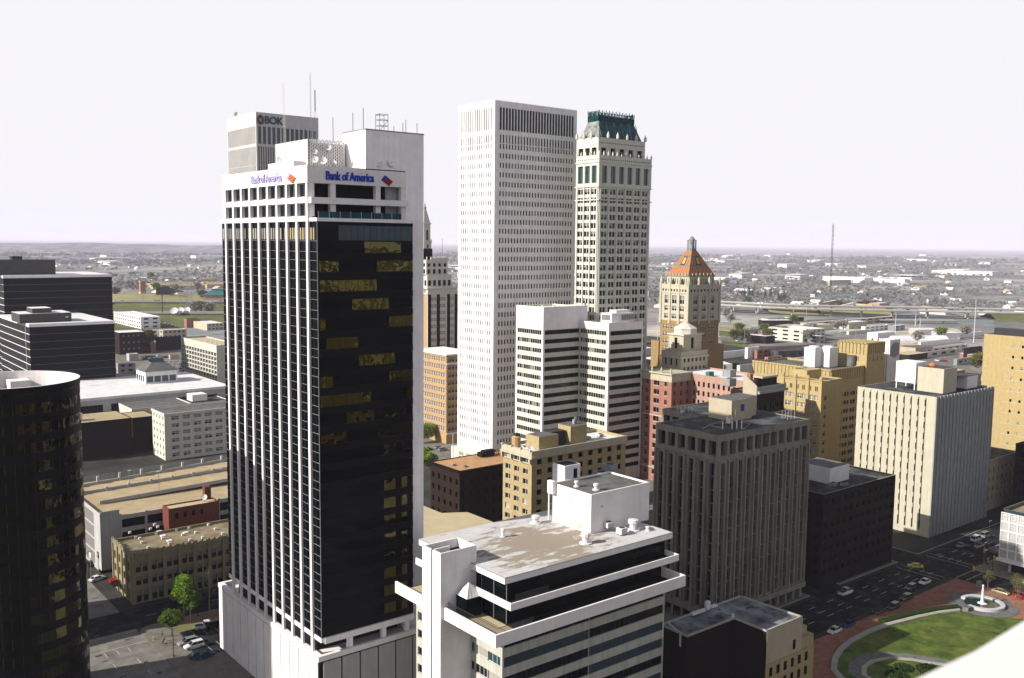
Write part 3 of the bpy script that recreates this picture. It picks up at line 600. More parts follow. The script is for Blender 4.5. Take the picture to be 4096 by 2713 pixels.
part('base_storey', ['pale_stone', 'metal_grey', 'glass_dark'], B.o, f)
# ---------------------------------------------------------------- CHATEAU-ROOF TOWER
B = Bld('copper_roofed_skyscraper', 'slim cream stone skyscraper with dark green copper mansard roof', 282.4, 293.9, 'skyscraper')
B.o.scale = (.9227,)*3; B.o.location.z = 7.73; boxpart('basement', 'grey_cream_stone', B.o, 0, 34.6, 0, 15.1, -8.6, -.01)
W, D, H = 34.6, 15.1, 140.8; boxpart('rear_block', 'grey_cream_stone', B.o, 2.4, W, D+.3, 17.9, -8.6, H)
kw = [('plain', 'glass_dark', 'metal_grey')]*2+[('sash', 'glass_dark', 'metal_grey')]
def pair(n, tot, mg=1.0):
    p = (tot-2*mg)/n; r = []
    for i in range(n): c = mg+p*(i+.5); r += [(round(c-1.85, 3), round(c-.16, 3)), (round(c+.16, 3), round(c+1.85, 3))]
    return r
rw = rows(30, 8, 3.93, .9, 3.35)
B.block(0, W, 0, D, 0, 126.5, (pair(3, D, .8), rw), (pair(6, W), rw), par=0, roof=None, kinds=kw, dep=.4)
def arches(n, tot, mg=1.0, wd=3.3):
    p = (tot-2*mg)/n; return [(round(mg+p*(i+.5)-wd/2, 3), round(mg+p*(i+.5)+wd/2, 3)) for i in range(n)]
B.block(-.25, W+.25, -.25, D+.25, 126.5, H, (arches(3, D+.5, .8), [(128, 136)]), (arches(6, W+.5), [(128, 136)]), par=1.2, roof='roof_grey', kinds=[('double', 'glass_teal', 'metal_grey')], dep=.8)
B.block(2.2, W-1.2, 3.0, 17.8, H-1.2, 149.2, (arches(3, 14.8, .6), [(H, 144.6)]), (arches(5, W-3.4, .6), [(H, 144.6)]), par=.8, roof='roof_grey', kinds=[('plain', 'void_dark', 'metal_grey')], dep=.9)
B.done(['grey_cream_stone'])
def f(b):   # pilasters, belt courses, finials
    for i in range(7): x = 1+(W-2)/6*i; b.box(x-.35, x+.35, -.4, -.002, 0, 137, 0)
    for i in range(4): y = .8+(D-1.6)/3*i; b.box(-.4, -.002, y-.35, y+.35, 0, 137, 0)
    for z in (20, 120, 126.2, 137.3): b.box(-.6, W+.6, -.6, D+.6, z, z+.5, 0)
    for i in range(13): x = W/12*i; b.rings([(.4, H), (.45, H+.9), (.05, H+2)], 0, 6, x, -.1)
    for i in range(6): y = D/5*i; b.rings([(.4, H), (.45, H+.9), (.05, H+2)], 0, 6, -.1, y)
    for i in range(6): b.rings([(.7, 149.2), (.75, 150.6), (.05, 152.4)], 0, 6, 2.2+(W-3.4)/5*i, 3.0)
    for i in range(4): b.rings([(.7, 149.2), (.75, 150.6), (.05, 152.4)], 0, 6, 2.2, 3+14.8/3*i)
    for i in range(24):
        x = .8+i*1.42; b.box(x, x+.55, -.30, -.26, 138.6, 139.1, 1); b.box(2.9+i*1.25, 3.4+i*1.25, 2.92, 2.98, 146.6, 147.1, 1)
    for i in range(10): y = .8+i*1.42; b.box(-.30, -.26, y, y+.5, 138.6, 139.1, 1); 
part('stone_ornament', ['grey_cream_stone', 'void_dark'], B.o, f)
def f(b):
    x0, x1, y0, y1 = 3.0, W-2.4, 3.8, 17.3; q = 3.0
    p = [(x0, y0), (x1, y0), (x1, y1), (x0, y1)]; t = [(x0+q, y0+q), (x1-q, y0+q), (x1-q, y1-q), (x0+q, y1-q)]
    for i in range(4):
        j = (i+1) % 4; b.quad((*p[i], 148.6), (*p[j], 148.6), (*t[j], 157.2), (*t[i], 157.2), 0 if i != 3 else 1)  # sunlit slope in pale copper, the light put into its colour
    b.poly([(*k, 157.2) for k in t], 0)
    for i in range(6):
        xx = x0+2+i*(x1-x0-4)/5; b.tube((xx, y0-.02, 148.8), (xx+(q*.0), y0+q-.05, 157.2), .16, 1)
part('mansard_roof', ['copper_dark', 'copper_pale', 'copper_dark'], B.o, f)
def f(b):
    x0, x1, y0, y1 = 6.0, W-5.4, 6.8, 14.3
    b.box(x0+.1, x1-.1, y0+.1, y1-.1, 157.2, 159.9)
    for i in range(22): x = x0+(x1-x0)*i/21; h = 161.6 if i % 2 else 162.3; b.tube((x, y0, 157.2), (x, y0, h), .22, 0, 4); b.tube((x, y1, 157.2), (x, y1, h), .22, 0, 4)
    for i in range(10): y = y0+(y1-y0)*i/9; b.tube((x0, y, 157.2), (x0, y, 162), .22, 0, 4); b.tube((x1, y, 157.2), (x1, y, 162), .22, 0, 4)
    for z in (158, 160.8): b.box(x0, x1, y0-.1, y0+.1, z, z+.25); b.box(x0-.1, x0+.1, y0, y1, z, z+.25); b.box(x0, x1, y1-.1, y1+.1, z, z+.25)
part('roof_cresting', 'copper_dark', B.o, f)
# ---------------------------------------------------------------- TILE-SPIRE TOWER
B = Bld('tile_spired_tower', 'buff tower with orange and green tiled pyramid roof and blue framed yellow panels', 432.1, 371.3, 'tower')
B.o.scale = (1.1915,)*3; B.o.location.z = -19.15
W, D = 24.2, 18.2
kw = [('dsash', 'glass_dark', 'trim_white')]
rw = rows(14, 8, 3.72, 1, 3)
B.block(0, W, 0, D, 0, 61.5, (pair(3, D, 1.2), rw), (pair(3, W, 2), rw), par=0, roof=None, kinds=kw, dep=.3)
ar = arches(3, D, 1.6, 3); af = arches(3, W, 2.4, 3.2)
B.block(-.05, W+.05, -.05, D+.05, 61.5, 75.5, (ar, [(62.6, 65), (66.6, 69), (70.2, 74.4)]), (af, [(62.6, 65), (66.6, 69), (70.2, 74.4)]), par=0, roof=None, kinds=[('dsash', 'glass_dark', 'trim_white')], dep=.4, m=1)
B.block(-.3, W+.3, -.3, D+.3, 75.5, 80, (even(9, D+.6, .5, 1), [(76.4, 77.6)]), (even(9, W+.6, .5, 1), [(76.4, 77.6)]), par=.5, roof='roof_grey', kinds=[('plain', 'void_dark', 'metal_grey')], m=1)
B.block(2, W-2, 2, D-2, 79.5, 84, (even(9, D-4, .35, .5), [(80.3, 82.8)]), (even(11, W-4, .35, .5), [(80.3, 82.8)]), par=0, roof='roof_grey', kinds=[('plain', 'void_dark', 'metal_grey')], m=1)
B.done(['tawny_brick', 'cream_stone'])
def f(b):
    for i in range(4): x = W/3*i; b.box(x-.6, x+.6, -.5, -.002, 60, 81, 0); b.rings([(.9, 79.5), (.95, 82), (.05, 84.2)], 0, 6, x, .3)
    for i in range(4): y = D/3*i; b.box(-.5, -.002, y-.6, y+.6, 60, 81, 0); b.rings([(.9, 79.5), (.95, 82), (.05, 84.2)], 0, 6, .3, y)
    for i in range(8): b.rings([(.35, 84), (.4, 85), (.05, 85.8)], 0, 6, 2+(W-4)/7*i, 2); b.rings([(.35, 84), (.4, 85), (.05, 85.8)], 0, 6, 2, 2+(D-4)/7*i)
part('stone_ornament', 'cream_stone', B.o, f)
def f(b):
    x0, x1, y0, y1 = 1.6, W-1.6, 1.6, D-1.6; z0, z1 = 84, 97; cxm, cym = W/2, D/2; p = [(x0, y0), (x1, y0), (x1, y1), (x0, y1)]; t = [(cxm-1.8, cym-1.8), (cxm+1.8, cym-1.8), (cxm+1.8, cym+1.8), (cxm-1.8, cym+1.8)]
    for i in range(4):
        j = (i+1) % 4; a, bb, c, d = [Vector((*k, z)) for k, z in ((p[i], z0), (p[j], z0), (t[j], z1), (t[i], z1))]
        b.quad(*[tuple(v) for v in (a, bb, c, d)], 0)
        nrm = (bb-a).cross(d-a).normalized()*.12
        def P(u, v): return tuple((a.lerp(bb, u)).lerp(d.lerp(c, u), v)+nrm)
        for (v0, v1, n) in ((.07, .38, 8), (.45, .74, 6), (.80, .96, 4)):
            for k in range(n):
                if n == 6 and k in (2, 3): continue
                u0, u1 = (k+.17)/n, (k+.83)/n; b.quad(P(u0, v0), P(u1, v0), P(u1, v1), P(u0, v1), 1)
        if 1:
            b.quad(P(.35, .43), P(.65, .43), P(.65, .77), P(.35, .77), 2)
            nrm = nrm*1.6; b.quad(P(.41, .48), P(.59, .48), P(.59, .72), P(.41, .72), 3)
part('tiled_pyramid_roof', ['tile_olive', 'tile_orange', 'tile_blue', 'tile_yellow'], B.o, f)
def f(b):
    cxm, cym = W/2, D/2; b.rings([(1.9, 96.8), (1.9, 98), (1.5, 98.2), (1.4, 102), (1.7, 102.2), (1.6, 102.8), (.9, 103.8), (.1, 104.4)], 0, 8, cxm, cym, rot=.39)
    for i in range(4): a = .785+i*1.571; b.box(cxm+2*math.cos(a)-.25, cxm+2*math.cos(a)+.25, cym+2*math.sin(a)-.25, cym+2*math.sin(a)+.25, 96.6, 102.4)
part('copper_lantern', 'copper_pale', B.o, f)
part('lower_wing', ['tawny_brick', 'roof_grey'], B.o, lambda b: (b.box(1, W+3.5, -1.0, -.3, 0, 49, 0), b.box(-.6, 1, D+.3, D+5.5, 0, 50.5, 0), b.box(W+.3, W+3.5, -.3, 12, 0, 49, 0)))
# ---------------------------------------------------------------- DOMED STONE TOWER
B = Bld('domed_stone_tower', 'cream stone stepped tower with octagonal hipped cupola beside the red brick block', 310.7, 270, 'tower')
B.block(0, 17.6, 0, 11.4, 0, 53.7, (even(3, 11.4, .35, 1), [(42, 46), (47.5, 50.5)]), (even(6, 17.6, .5, 1), rows(5, 30, 4.5, 1, 3.4)), par=.8, roof='roof_beige', kinds=[('plain', 'glass_dark', 'metal_grey')])
B.block(3, 15, 1.6, 10.2, 53, 60.5, (even(1, 8.6, .25, 1), [(54.6, 59.4)]), (even(1, 12, .2, 1), [(54.6, 59.4)]), par=0, roof='roof_beige', kinds=[('plain', 'glass_dark', 'metal_grey')])
B.block(-8, 0, 2, 12, 38, 46.5, (even(2, 10, .3), [(41, 44.5)]), None, par=.5, roof='roof_grey')
B.done(['cream_stone'])
def f(b): b.box(-.5, 18.1, -.5, 11.9, 50.8, 51.4); b.box(2.4, 15.6, 1, 10.8, 60.5, 61.1); b.rings([(5.2, 61.1), (5.2, 63), (5.5, 63.1), (5.3, 63.4), (.1, 66.3)], 0, 8, 9, 5.9, rot=.39)
part('octagonal_cupola', 'pale_stone', B.o, f)
# ---------------------------------------------------------------- BOK-lettered tower far behind
B = Bld('lettered_white_tower', 'distant white tower with dark vertical strips and BOK sign, behind the bank tower', 322, 734, 'tower')
W, D, H = 55.4, 59.6, 203
cF = even(26, W, .55, 1.2); cL = even(26, D, .5, 1.2); cF2 = [(round(cF[2*i][0], 3), round(cF[2*i+1][1]-.4, 3)) for i in range(13)]; cL2 = [(round(cL[i][0], 3), round(cL[i][1], 3)) for i in range(0, 26, 2)]
B.block(0, W, 0, D, 0, 176.6, (cL, [(100+i*15.2, 115+i*15.2) for i in range(5)]), (cF, [(100+i*15.2, 115+i*15.2) for i in range(5)]), par=0, roof=None, kinds=[('plain', 'louvre_dark', 'metal_grey')], Fkinds=[('plain', 'glass_slate', 'metal_grey')], dep=.3)
B.block(0, W, 0, D, 176.6, H, (cL, [(178, 192)]), (cF2, [(178, 192)]), par=1, roof='roof_white', kinds=[('plain', 'louvre_dark', 'metal_grey')], Fkinds=[('plain', 'glass_slate', 'metal_grey')], dep=.3)
B.done(['ribbed_grey'])
lettering('BOK', 8.0, 'sign_navy', B.o, (7.0, -.5, 194.6), RF, .5, .2, sx_=1.0)
def f(b):
    for i in range(16):
        a0, a1 = 6.2832*i/16, 6.2832*(i+1)/16; b.prism([(2*math.cos(a0), 2*math.sin(a0)), (4.6*math.cos(a0), 4.6*math.sin(a0)), (4.6*math.cos(a1), 4.6*math.sin(a1)), (2*math.cos(a1), 2*math.sin(a1))], 0, .5)
q = part('round_emblem', 'sign_maroon', B.o, f, (3.6, -.5, 197)); q.rotation_euler = RF; q.scale = (.62, .85, 1)
lattice(B.o, 15, 30, H, 9, 3, 'roof_mast', 'metal_white'); dish(B.o, 5, 50, H, 2.4, -2)
# ---------------------------------------------------------------- STEEPLE TOWER
B = Bld('steeple_topped_tower', 'white and brown tower with pointed stone steeple, between bank tower and white skyscraper', 280.0, 421.3, 'tower')
B.block(-.0, 19.4, 0, 22, 0, 75.3, (even(5, 22, .5, .5), rows(9, 42, 3.7, .9, 2.9)), (pair(3, 19.4, 1.2), rows(9, 38, 3.7, .9, 2.9)), par=.8, roof='roof_white', kinds=[('dsash', 'blind_grey', 'trim_white')])
B.block(1, 17, 2, 20, 75, 82.5, (even(5, 18, .5), [(76.5, 79.5)]), (even(5, 16, .6), [(76.5, 79.5)]), par=.6, roof='roof_grey')
B.block(1, 15, 3, 19, 82, 90.5, (even(4, 16, .5), [(83, 85.4), (86.8, 88.6)]), (even(4, 14, .5), [(83, 85.4), (86.8, 88.6)]), par=.4, roof='roof_grey')
B.done(['pale_stone'])
def f(b):
    for x in (.2, 5.9, 12.6, 17.6): b.box(x, x+1.9, -.12, -.002, 36, 72, 0)
    b.box(1.5, 7, 6, 14, 90, 96.5, 0); b.box(-.06, .0, .5, 21.5, 36, 72, 1)
part('brown_brick_piers', ['brown_brick', 'orange_brick'], B.o, f)
def f(b):
    b.box(1.8, 6.6, 6.4, 12.6, 96.5, 99, 0); b.box(2, 6.2, 6.8, 12, 99, 109.5, 0); b.box(1.6, 6.6, 6.4, 12.4, 109.5, 110.2, 0)
    p = [(2, 6.8), (6.2, 6.8), (6.2, 12), (2, 12)]; t = [(3.5, 8.8), (4.7, 8.8), (4.7, 10), (3.5, 10)]
    for i in range(4): j = (i+1) % 4; b.quad((*p[i], 110.2), (*p[j], 110.2), (*t[j], 118), (*t[i], 118), 0)
    b.box(3.3, 4.9, 8.6, 10.2, 118, 119); b.rings([(.5, 119), (.7, 120), (.1, 121.6)], 0, 8, 4.1, 9.4); b.box(3.6, 4.8, 6.74, 6.79, 101, 106.5, 1); b.box(3.7, 4.7, 6.3, 6.39, 96.9, 98.6, 1)
    for x in (1.9, 6.5):
        for y in (6.5, 12.3): b.rings([(.4, 99), (.45, 100.5), (.05, 102)], 0, 6, x, y)
    b.box(-.5, 19.9, -.5, 22.5, 72, 72.9); b.box(-.7, 20.1, -.7, 22.7, 75, 75.6); b.prism([(4, 2.6), (15.4, 2.6), (15.4, 3), (4, 3)], 90, 91.6)
    for i in range(6): b.rings([(.4, 90.5), (.45, 91.4), (.05, 92.4)], 0, 6, 1.5+2.6*i, 3.1)
part('steeple', ['pale_stone', 'glass_dark'], B.o, f); antenna(B.o, 13.5, 6, 90, 12)
# ---------------------------------------------------------------- ORANGE BRICK OFFICE
B = Bld('orange_brick_office', 'sunlit orange brick office with white framed windows and flat pale roof below the steeple tower', 263.7, 380.1, 'building')
rw = rows(10, 5.5, 3.85, .9, 3.2)
B.block(0, 19, 0, 30, 0, 44.4, (pair(7, 30, .6), rw), (pair(4, 19, .8), rw), par=.7, roof='roof_white', kinds=[('dsash', 'blind_grey', 'trim_white')], Fkinds=[('dsash', 'glass_dark', 'metal_grey')])
B.done(['orange_brick'])
def f(b): b.box(-.5, 19.5, -.5, 30.5, 44.3, 44.9)
for z0_, z1_ in ((39.8, 40.5), (4.6, 5.4)): boxpart('belt_course', 'trim_white', B.o, -.1, 19, -.3, -.002, z0_, z1_)
part('stone_trim', 'trim_white', B.o, f); vent(B.o, 3, 4, 43.7); vent(B.o, 9, 6, 43.7)
# ---------------------------------------------------------------- STRIPED L-SHAPED OFFICE
B = Bld('striped_office_building', 'L-shaped white office block with black ribbon windows, in front of the white skyscraper', 252, 293.5, 'building')
z0 = 4; ph = 3.78; nr = 16; rw = rows(nr, z0, ph, 1.6, 3.4)
a0 = (17.4-1.6)
cL = [(round(.9+i*1.42, 3), round(.9+i*1.42+1.28, 3)) for i in range(11)]; cF = [(.9, 20.3)]
kk = [('plain', 'glass_dark', 'metal_grey')]*6+[('plain', 'glass_blue', 'metal_grey')]*1+[('plain', 'blind_grey', 'metal_grey')]
kd = [('ribbon', 'glass_black', 'metal_dark')]*5+[('ribbon', 'glass_dark', 'metal_dark')]
B.block(0, 20.4, 0, 17.5, 0, 73.7, (cL, rw), (cF, rw), par=.9, roof='roof_white', kinds=kk, Fkinds=kd, dep=.25)
y2 = -17.6; x2 = 20.4
cL2 = [(round(.6+i*1.42, 3), round(.6+i*1.42+1.28, 3)) for i in range(11)]; cF2 = [(.9, 19.6)]
B.block(x2, x2+20.2, y2, 0, 0, 67.4, (cL2, rw), (cF2, rw), par=.8, roof='roof_white', kinds=kk, Fkinds=kd, dep=.25)
B.done(['pale_stone'])
def f(b):
    for (x, y) in ((-.12, -.12), (x2-.12, y2-.12)):
        b.box(x, x+.9, y, y+.9, 0, 73.8 if y > -1 else 67.5)
    b.box(-.12, .0, 16.7, 17.6, 0, 73.8); b.box(x2+19.5, x2+20.3, y2-.12, y2, 0, 67.5); b.box(-.1, 20.4, -.1, 0, 64.4, 73.8); b.box(-.1, -.0, 0, 17.5, 64.4, 73.8)
    b.box(x2-.1, x2+20.3, y2-.1, y2, 64.4, 67.5); b.box(x2-.1, x2, y2, -.1, 64.4, 67.5); b.box(20.4, 25, .2, 9, 67.4, 73.7)
part('white_trim', 'trim_white', B.o, f)
B.block(x2+4, x2+17, y2+2.5, y2+9, 67.4, 71.2, None, None, par=0, roof='roof_white')
for i in range(7): B.w.append(((x2+9.6+i*1.05, y2+2.4, 68.2), 0, .95, 2.4, ('double', 'glass_dark', 'trim_white')))
for i in range(4): B.w.append(((x2+3.9, y2+8.4-i*1.3, 68.2), ROT['L'], 1.1, 2.4, ('double', 'glass_dark', 'trim_white')))
B.block(x2+8.5, x2+16.6, y2+4.5, y2+8.4, 71.2, 72.3, None, None, par=0, roof='roof_white')
B.done(['trim_white'], wallname='penthouse')
for x, y in ((4, 3), (8, 10), (13, 5), (16, 12)): vent(B.o, x, y, 72.8, .5, 1)
def f(b):
    for i in range(12): b.tube((3+i*1.4, 14, 73), (3+i*1.4, 14, 75), .05)
    b.tube((3, 14, 75), (18.4, 14, 75), .05)
part('roof_railing', 'metal_white', B.o, f); dish(B.o, 24, 1, 73, .8, -1.2); B.o.data
# ---------------------------------------------------------------- RED BRICK E-BLOCK
B = Bld('red_brick_hotel', 'red brick block with cream top cornice and dark windows, left of the tan blank wall', 292.5, 258.9, 'building')
rw = rows(11, 2, 3.82, 1, 3.1); kk = [('double', 'glass_dark', 'metal_grey')]
B.block(0, 11.9, 0, 16.4, 0, 46.4, ([(2, 3.5), (6.5, 9.6), (12.5, 14)], rw), (even(3, 11.9, .35), rw), par=1, roof='roof_white', kinds=kk, m=0)
B.block(11.9, 34, -27, 16, 0, 46.2, (even(10, 27, .42, .5)and[(round(16+a, 3), round(16+b_, 3)) for a, b_ in even(10, 27, .42, .5)], rw), (even(6, 22, .4), rw), par=.8, roof='roof_white', kinds=[('plain', 'glass_dark', 'metal_grey')], m=1)
B.done(['red_brick', 'pink_brick'])
def f(b):
    for z in (5.8, 28.2, 43.3): b.box(-.35, 12.1, -.3, 16.6, z, z+.45)
    b.box(-.15, 12, -.15, 16.5, 43.8, 46.3); b.box(-.9, 12.3, -.6, 17, 46.3, 46.9)
    for i in range(4): b.rings([(.4, 46.9), (.5, 48), (.05, 49.4)], 0, 6, -.3, .3+i*5.2)
    for r in rw:
        for c in ((2, 3.5), (6.5, 9.6), (12.5, 14)): b.box(-.15, -.002, 16.4-c[1]-.1, 16.4-c[0]+.1, r[0]-.25, r[0]-.02)
part('stone_bands', 'cream_stone', B.o, f)
def f(b): b.box(14, 17, -8, -6, 45.4, 47.4, 0); b.box(20, 24, -14, -10, 45.4, 48.4, 1)
part('roof_units', ['metal_green', 'metal_grey'], B.o, f)
# ---------------------------------------------------------------- TAN BLANK + DARK CORNICED
B = Bld('tan_blank_wall_building', 'dark brick building with plain tan side wall, roof chimney and heavy cornice', 290.9, 215.4, 'building')
B.block(0, 17.2, 0, 6.3, 0, 46.8, None, (even(5, 17.2, .45), rows(9, 6, 3.9, 1, 3)), par=.8, roof='roof_grey', kinds=[('plain', 'glass_dark', 'metal_grey')]); B.block(5, 17, 6.3, 16, 0, 44, None, None, par=.5, roof='roof_grey'); B.wall.m = [0]*len(B.wall.m)  # hidden rear block added to cast shade on the yellow office
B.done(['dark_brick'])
part('blank_side_wall', 'tan_stucco', B.o, lambda b: (b.quad((-.1, 6.3, 0), (-.1, -.05, 0), (-.1, -.05, 47.4), (-.1, 6.3, 51.6)), b.quad((-.1, -.05, 0), (.25, -.05, 0), (.25, -.05, 47.4), (-.1, -.05, 47.4)), b.quad((.25, 6.3, 51.6), (.25, -.05, 47.4), (-.1, -.05, 47.4), (-.1, 6.3, 51.6))))
part('stone_trim', 'metal_grey', B.o, lambda b: (b.box(.3, 18.2, -1.2, 0, 44.4, 45.4), b.box(.3, 17.8, -.3, -.0, 45.4, 47)))
boxpart('belt_course', 'metal_grey', B.o, .3, 17.6, -.3, -.01, 36, 36.5)
part('chimney', 'red_brick', B.o, lambda b: b.box(.6, 2.4, 3.6, 5.2, 46, 51.6)); boxpart('roof_penthouse', 'dark_brick', B.o, 6, 15, 2, 6, 46, 49.6); boxpart('penthouse_roof', 'roof_beige', B.o, 5.6, 15.4, 1.7, 6.2, 49.6, 50.3)
acunit(B.o, -6, 8, 46.6, 4, 3, 3, 'metal_grey')
# ---------------------------------------------------------------- YELLOW ARCADED
B = Bld('yellow_brick_office', 'yellow brick office with slim ornate parapet in front of the taller yellow hotel', 325, 209.8, 'building')
rw = rows(11, 2.6, 3.55, 1, 2.9)
B.block(0, 5.3, 0, 18.4, 0, 46.6, (pair(3, 18.4, .8), rw), (even(1, 5.3, .3), rw), par=.9, roof='roof_beige', kinds=[('dsash', 'blind_grey', 'trim_white')]*2+[('dsash', 'glass_dark', 'trim_white')], Fkinds=[('dsash', 'glass_dark', 'metal_grey')])
B.block(5.3, 24, 6, 18.4, 0, 45.6, None, None, par=.6, roof='roof_beige'); B.block(6, 16, 11, 18, 45, 49.6, None, None, par=.3, roof='roof_tan')
B.done(['yellow_brick'])
def f(b):
    for i in range(4): y = .4+i*5.85; b.box(-.55, -.002, y-.6, y+.6, 0, 47.2); b.rings([(.8, 47.2), (.7, 48.2), (.3, 48.8)], 0, 8, -.1, y)
    for i in range(6):
        y = 1.9+i*2.93; b.box(-.12, -.06, y, y+.35, 42.8, 44.6, 1); b.box(-.12, -.06, y+.7, y+1.05, 42.8, 44.6, 1)
    b.box(-.3, 5.5, -.3, 18.5, 46.4, 46.9)
part('stone_ornament', ['yellow_brick', 'void_dark'], B.o, f)
# ---------------------------------------------------------------- YELLOW HOTEL
B = Bld('yellow_hotel', 'long yellow brick hotel, white cooling towers between two roof pavilions', 352, 223.5, 'hotel')
rw = rows(9, 5, 3.7, 1, 2.8)
B.block(0, 26, 0, 40, 0, 47.6, (pair(8, 40, 1), rw), (pair(5, 26, 1), rw), par=1, roof='roof_grey', kinds=[('dsash', 'blind_grey', 'trim_white')], Fkinds=[('plain', 'glass_dark', 'metal_grey')])
B.block(26, 40, -1, 13, 0, 57.5, (even(2, 14, .25, 2), [(49.5, 51.5)]), (even(4, 14, .3), [(49.5, 51.5)]), par=.8, roof='roof_grey', kinds=[('cross', 'glass_dark', 'trim_white')])
B.done(['yellow_brick'])
def f(b):
    for i in range(22): y = .6+i*1.83; b.box(-.3, -.002, y-.25, y+.25, 43, 48.2)
    for i in range(15): x = .6+i*1.83; b.box(x-.25, x+.25, -.3, -.002, 43, 48.2)
    for i in range(9): x = 26+i*1.75; b.box(x-.25, x+.25, -1.35, -1.002, 53, 58)
    for i in range(9): y = -1+i*1.75; b.box(25.6, 25.998, y-.25, y+.25, 53, 58)
    b.box(-.4, 26, -.4, -.0, 47.4, 48); b.box(-.4, 0, 0, 40, 47.4, 48); b.box(25.6, 40.3, -1.4, 13.3, 57.4, 57.9)
part('crenellated_parapet', 'yellow_brick', B.o, f)
part('arched_dormer', 'roof_grey', B.o, lambda b: b.rings([(2.1, 47), (2.1, 52)], 0, 14, 25.6, 6))
for i, (x, y) in enumerate(((9.5, 14), (14.5, 10))):
    def f(b): b.box(0, 6.6, 0, 5.5, 0, 8.6); [b.box(-.1, 6.7, -.1, 5.6, z, z+.15) for z in (.1, 2.2, 4.3, 6.4, 8.4)]; b.rings([(2.2, 8.6), (2.2, 9.1)], 0, 14, 3.3, 2.7)
    part('cooling_tower', 'roof_white', B.o, f, (x, y, 46.8))
# ---------------------------------------------------------------- white ribbed tower behind the cream slab
B = Bld('white_ribbed_tower', 'slender white ribbed tower with grey patched top behind the cream slab building', 404, 227, 'tower')
def f(b):
    b.box(0, 9.5, 0, 5, 0, 57.5); b.box(1, 9.5, 5, 9, 0, 52.5)
    for i in range(9): b.box(-.3, -.002, .2+i*1.05, .6+i*1.05, 0, 57.9 if i < 5 else 52.9, 0)
    for i in range(9): b.box(.2+i*1.05, .6+i*1.05, -.3, -.002, 0, 57.9, 0)
    for i in range(4): b.box(-.1, -.004, .65+i*1.05, .95+i*1.05, 20, 54, 1); b.box(-.1, -.004, 5.3+i, 5.55+i, 20, 50, 1)
part('ribbed_wall', ['fluted_white', 'blind_grey'], B.o, f); part('grey_patch', 'metal_grey', B.o, lambda b: b.poly([(1.2, -.34, 54), (1, -.34, 50), (5, -.34, 49), (8.4, -.34, 50.5), (8.6, -.34, 55.6), (3, -.34, 56)]))
# ---------------------------------------------------------------- GREY STRIPED TOWER (K)
B = Bld('grey_stone_office', 'large grey stone office with tall dark window slots and square openings under its roof', 189, 150.9, 'building')
W, D, H = 39.5, 21.6, 51.7
def slot(n, tot): p = (tot-.6)/n; return [(round(.3+p*i+p*.30, 3), round(.3+p*i+p*.70, 3)) for i in range(n)]
def sq(n, tot): p = (tot-.9)/n; return [(round(.45+p*i+p*.13, 3), round(.45+p*i+p*.87, 3)) for i in range(n)]
rw = [(5.2+i*3.55, 5.2+i*3.55+3.5) for i in range(11)]; kk = [('plain', 'glass_black', 'metal_dark')]
B.block(0, W, 0, D, 4.8, 45.2, (slot(6, D), rw), (slot(11, W), rw), par=0, roof=None, kinds=kk, dep=.9)
B.block(0, W, 0, D, 45.2, H, (sq(6, D), [(46.2, 50.0)]), (sq(11, W), [(46.2, 50.0)]), par=.25, roof='roof_dark', kinds=[('plain', 'void_dark', 'metal_dark')], dep=1.6)
B.block(18, W, D, 36, 0, 45.2, (slot(4, 14.4), rw), None, par=0, roof=None, kinds=kk, dep=.9); B.block(18, W, D, 36, 45.2, H, (sq(4, 14.4), [(46.2, 50)]), None, par=.25, roof='roof_dark', kinds=[('plain', 'void_dark', 'metal_dark')], dep=1.6)
B.done(['grey_stone'], limit=100)
def f(b):
    p = (W-.6)/11
    for i in range(12):
        x = .3+p*i
        b.box(x-.22, x+.22, -.55, -.002, 4.8, 45.0)
    p = (D-.6)/6
    for i in range(7): y = .3+p*i; b.box(-.55, -.002, y-.22, y+.22, 4.8, 45.0)
    b.box(-.7, W+.3, -.7, 0, 3.4, 4.8); b.box(-.7, 0, 0, D, 3.4, 4.8); b.box(-.35, W+.1, -.35, -.002, 45.0, 45.7); b.box(-.35, -.002, 0, D, 45.0, 45.7)
    for i in range(12): x = (W-1)/11*i; b.box(x, x+.9, .3, 1.2, 0, 3.4)
    for i in range(1, 7): y = (D-1)/6*i; b.box(0, .9, y, y+.9, 0, 3.4)
    b.box(3, W-1, 4, D, 0, 4.8, 1)
part('stone_piers', ['grey_stone', 'void_dark'], B.o, f)
B.block(19.5, 28.5, 11.6, 19.6, H-.3, 57.2, None, None, par=0, roof='roof_grey'); B.block(28.5, 33, 13.5, 19.6, H-.3, 57.2, None, None, par=0, roof='roof_grey'); B.done(['tan_stucco'], wallname='roof_penthouse')
part('penthouse_vent', 'paint_blue', B.o, lambda b: b.box(23.5, 25, 11.5, 11.59, 53.9, 55.8)); boxpart('leaning_panel', 'tan_stucco', B.o, 19.6, 20.8, 10.4, 10.5, H-.2, H+3.1)
def f(b):
    b.tube((9, 10.5, H), (7.4, 5.4, H+.3), .14); b.tube((9, 10.5, H+.1), (19, 13, H+.1), .12); b.tube((19, 8.5, H), (20, 5.5, H), .08); b.tube((20, 5.5, H), (12, 2, H), .08); b.tube((3, 8, H+.2), (9, 10.5, H+.2), .1)
part('roof_pipes', 'metal_grey', B.o, f)
for x, y in ((7.5, 5), (10.2, 4.0), (11.4, 3.4), (12.4, 2.6)): part('antenna_panel', 'metal_white', B.o, lambda b: (b.box(-.14, .14, -.1, .1, .3, 2.3), b.box(-.05, .05, -.05, .05, 0, .4)), (x, y, H-.2))
for i in range(6): antenna(B.o, 34+i*.8, 3.5+(i % 2)*2.4, H-.2, 2.3, .04, 'metal_white', 2)
for i in range(5): antenna(B.o, 18.8, 25+i*1.4, H-.2, 2.2, .04, 'metal_white')
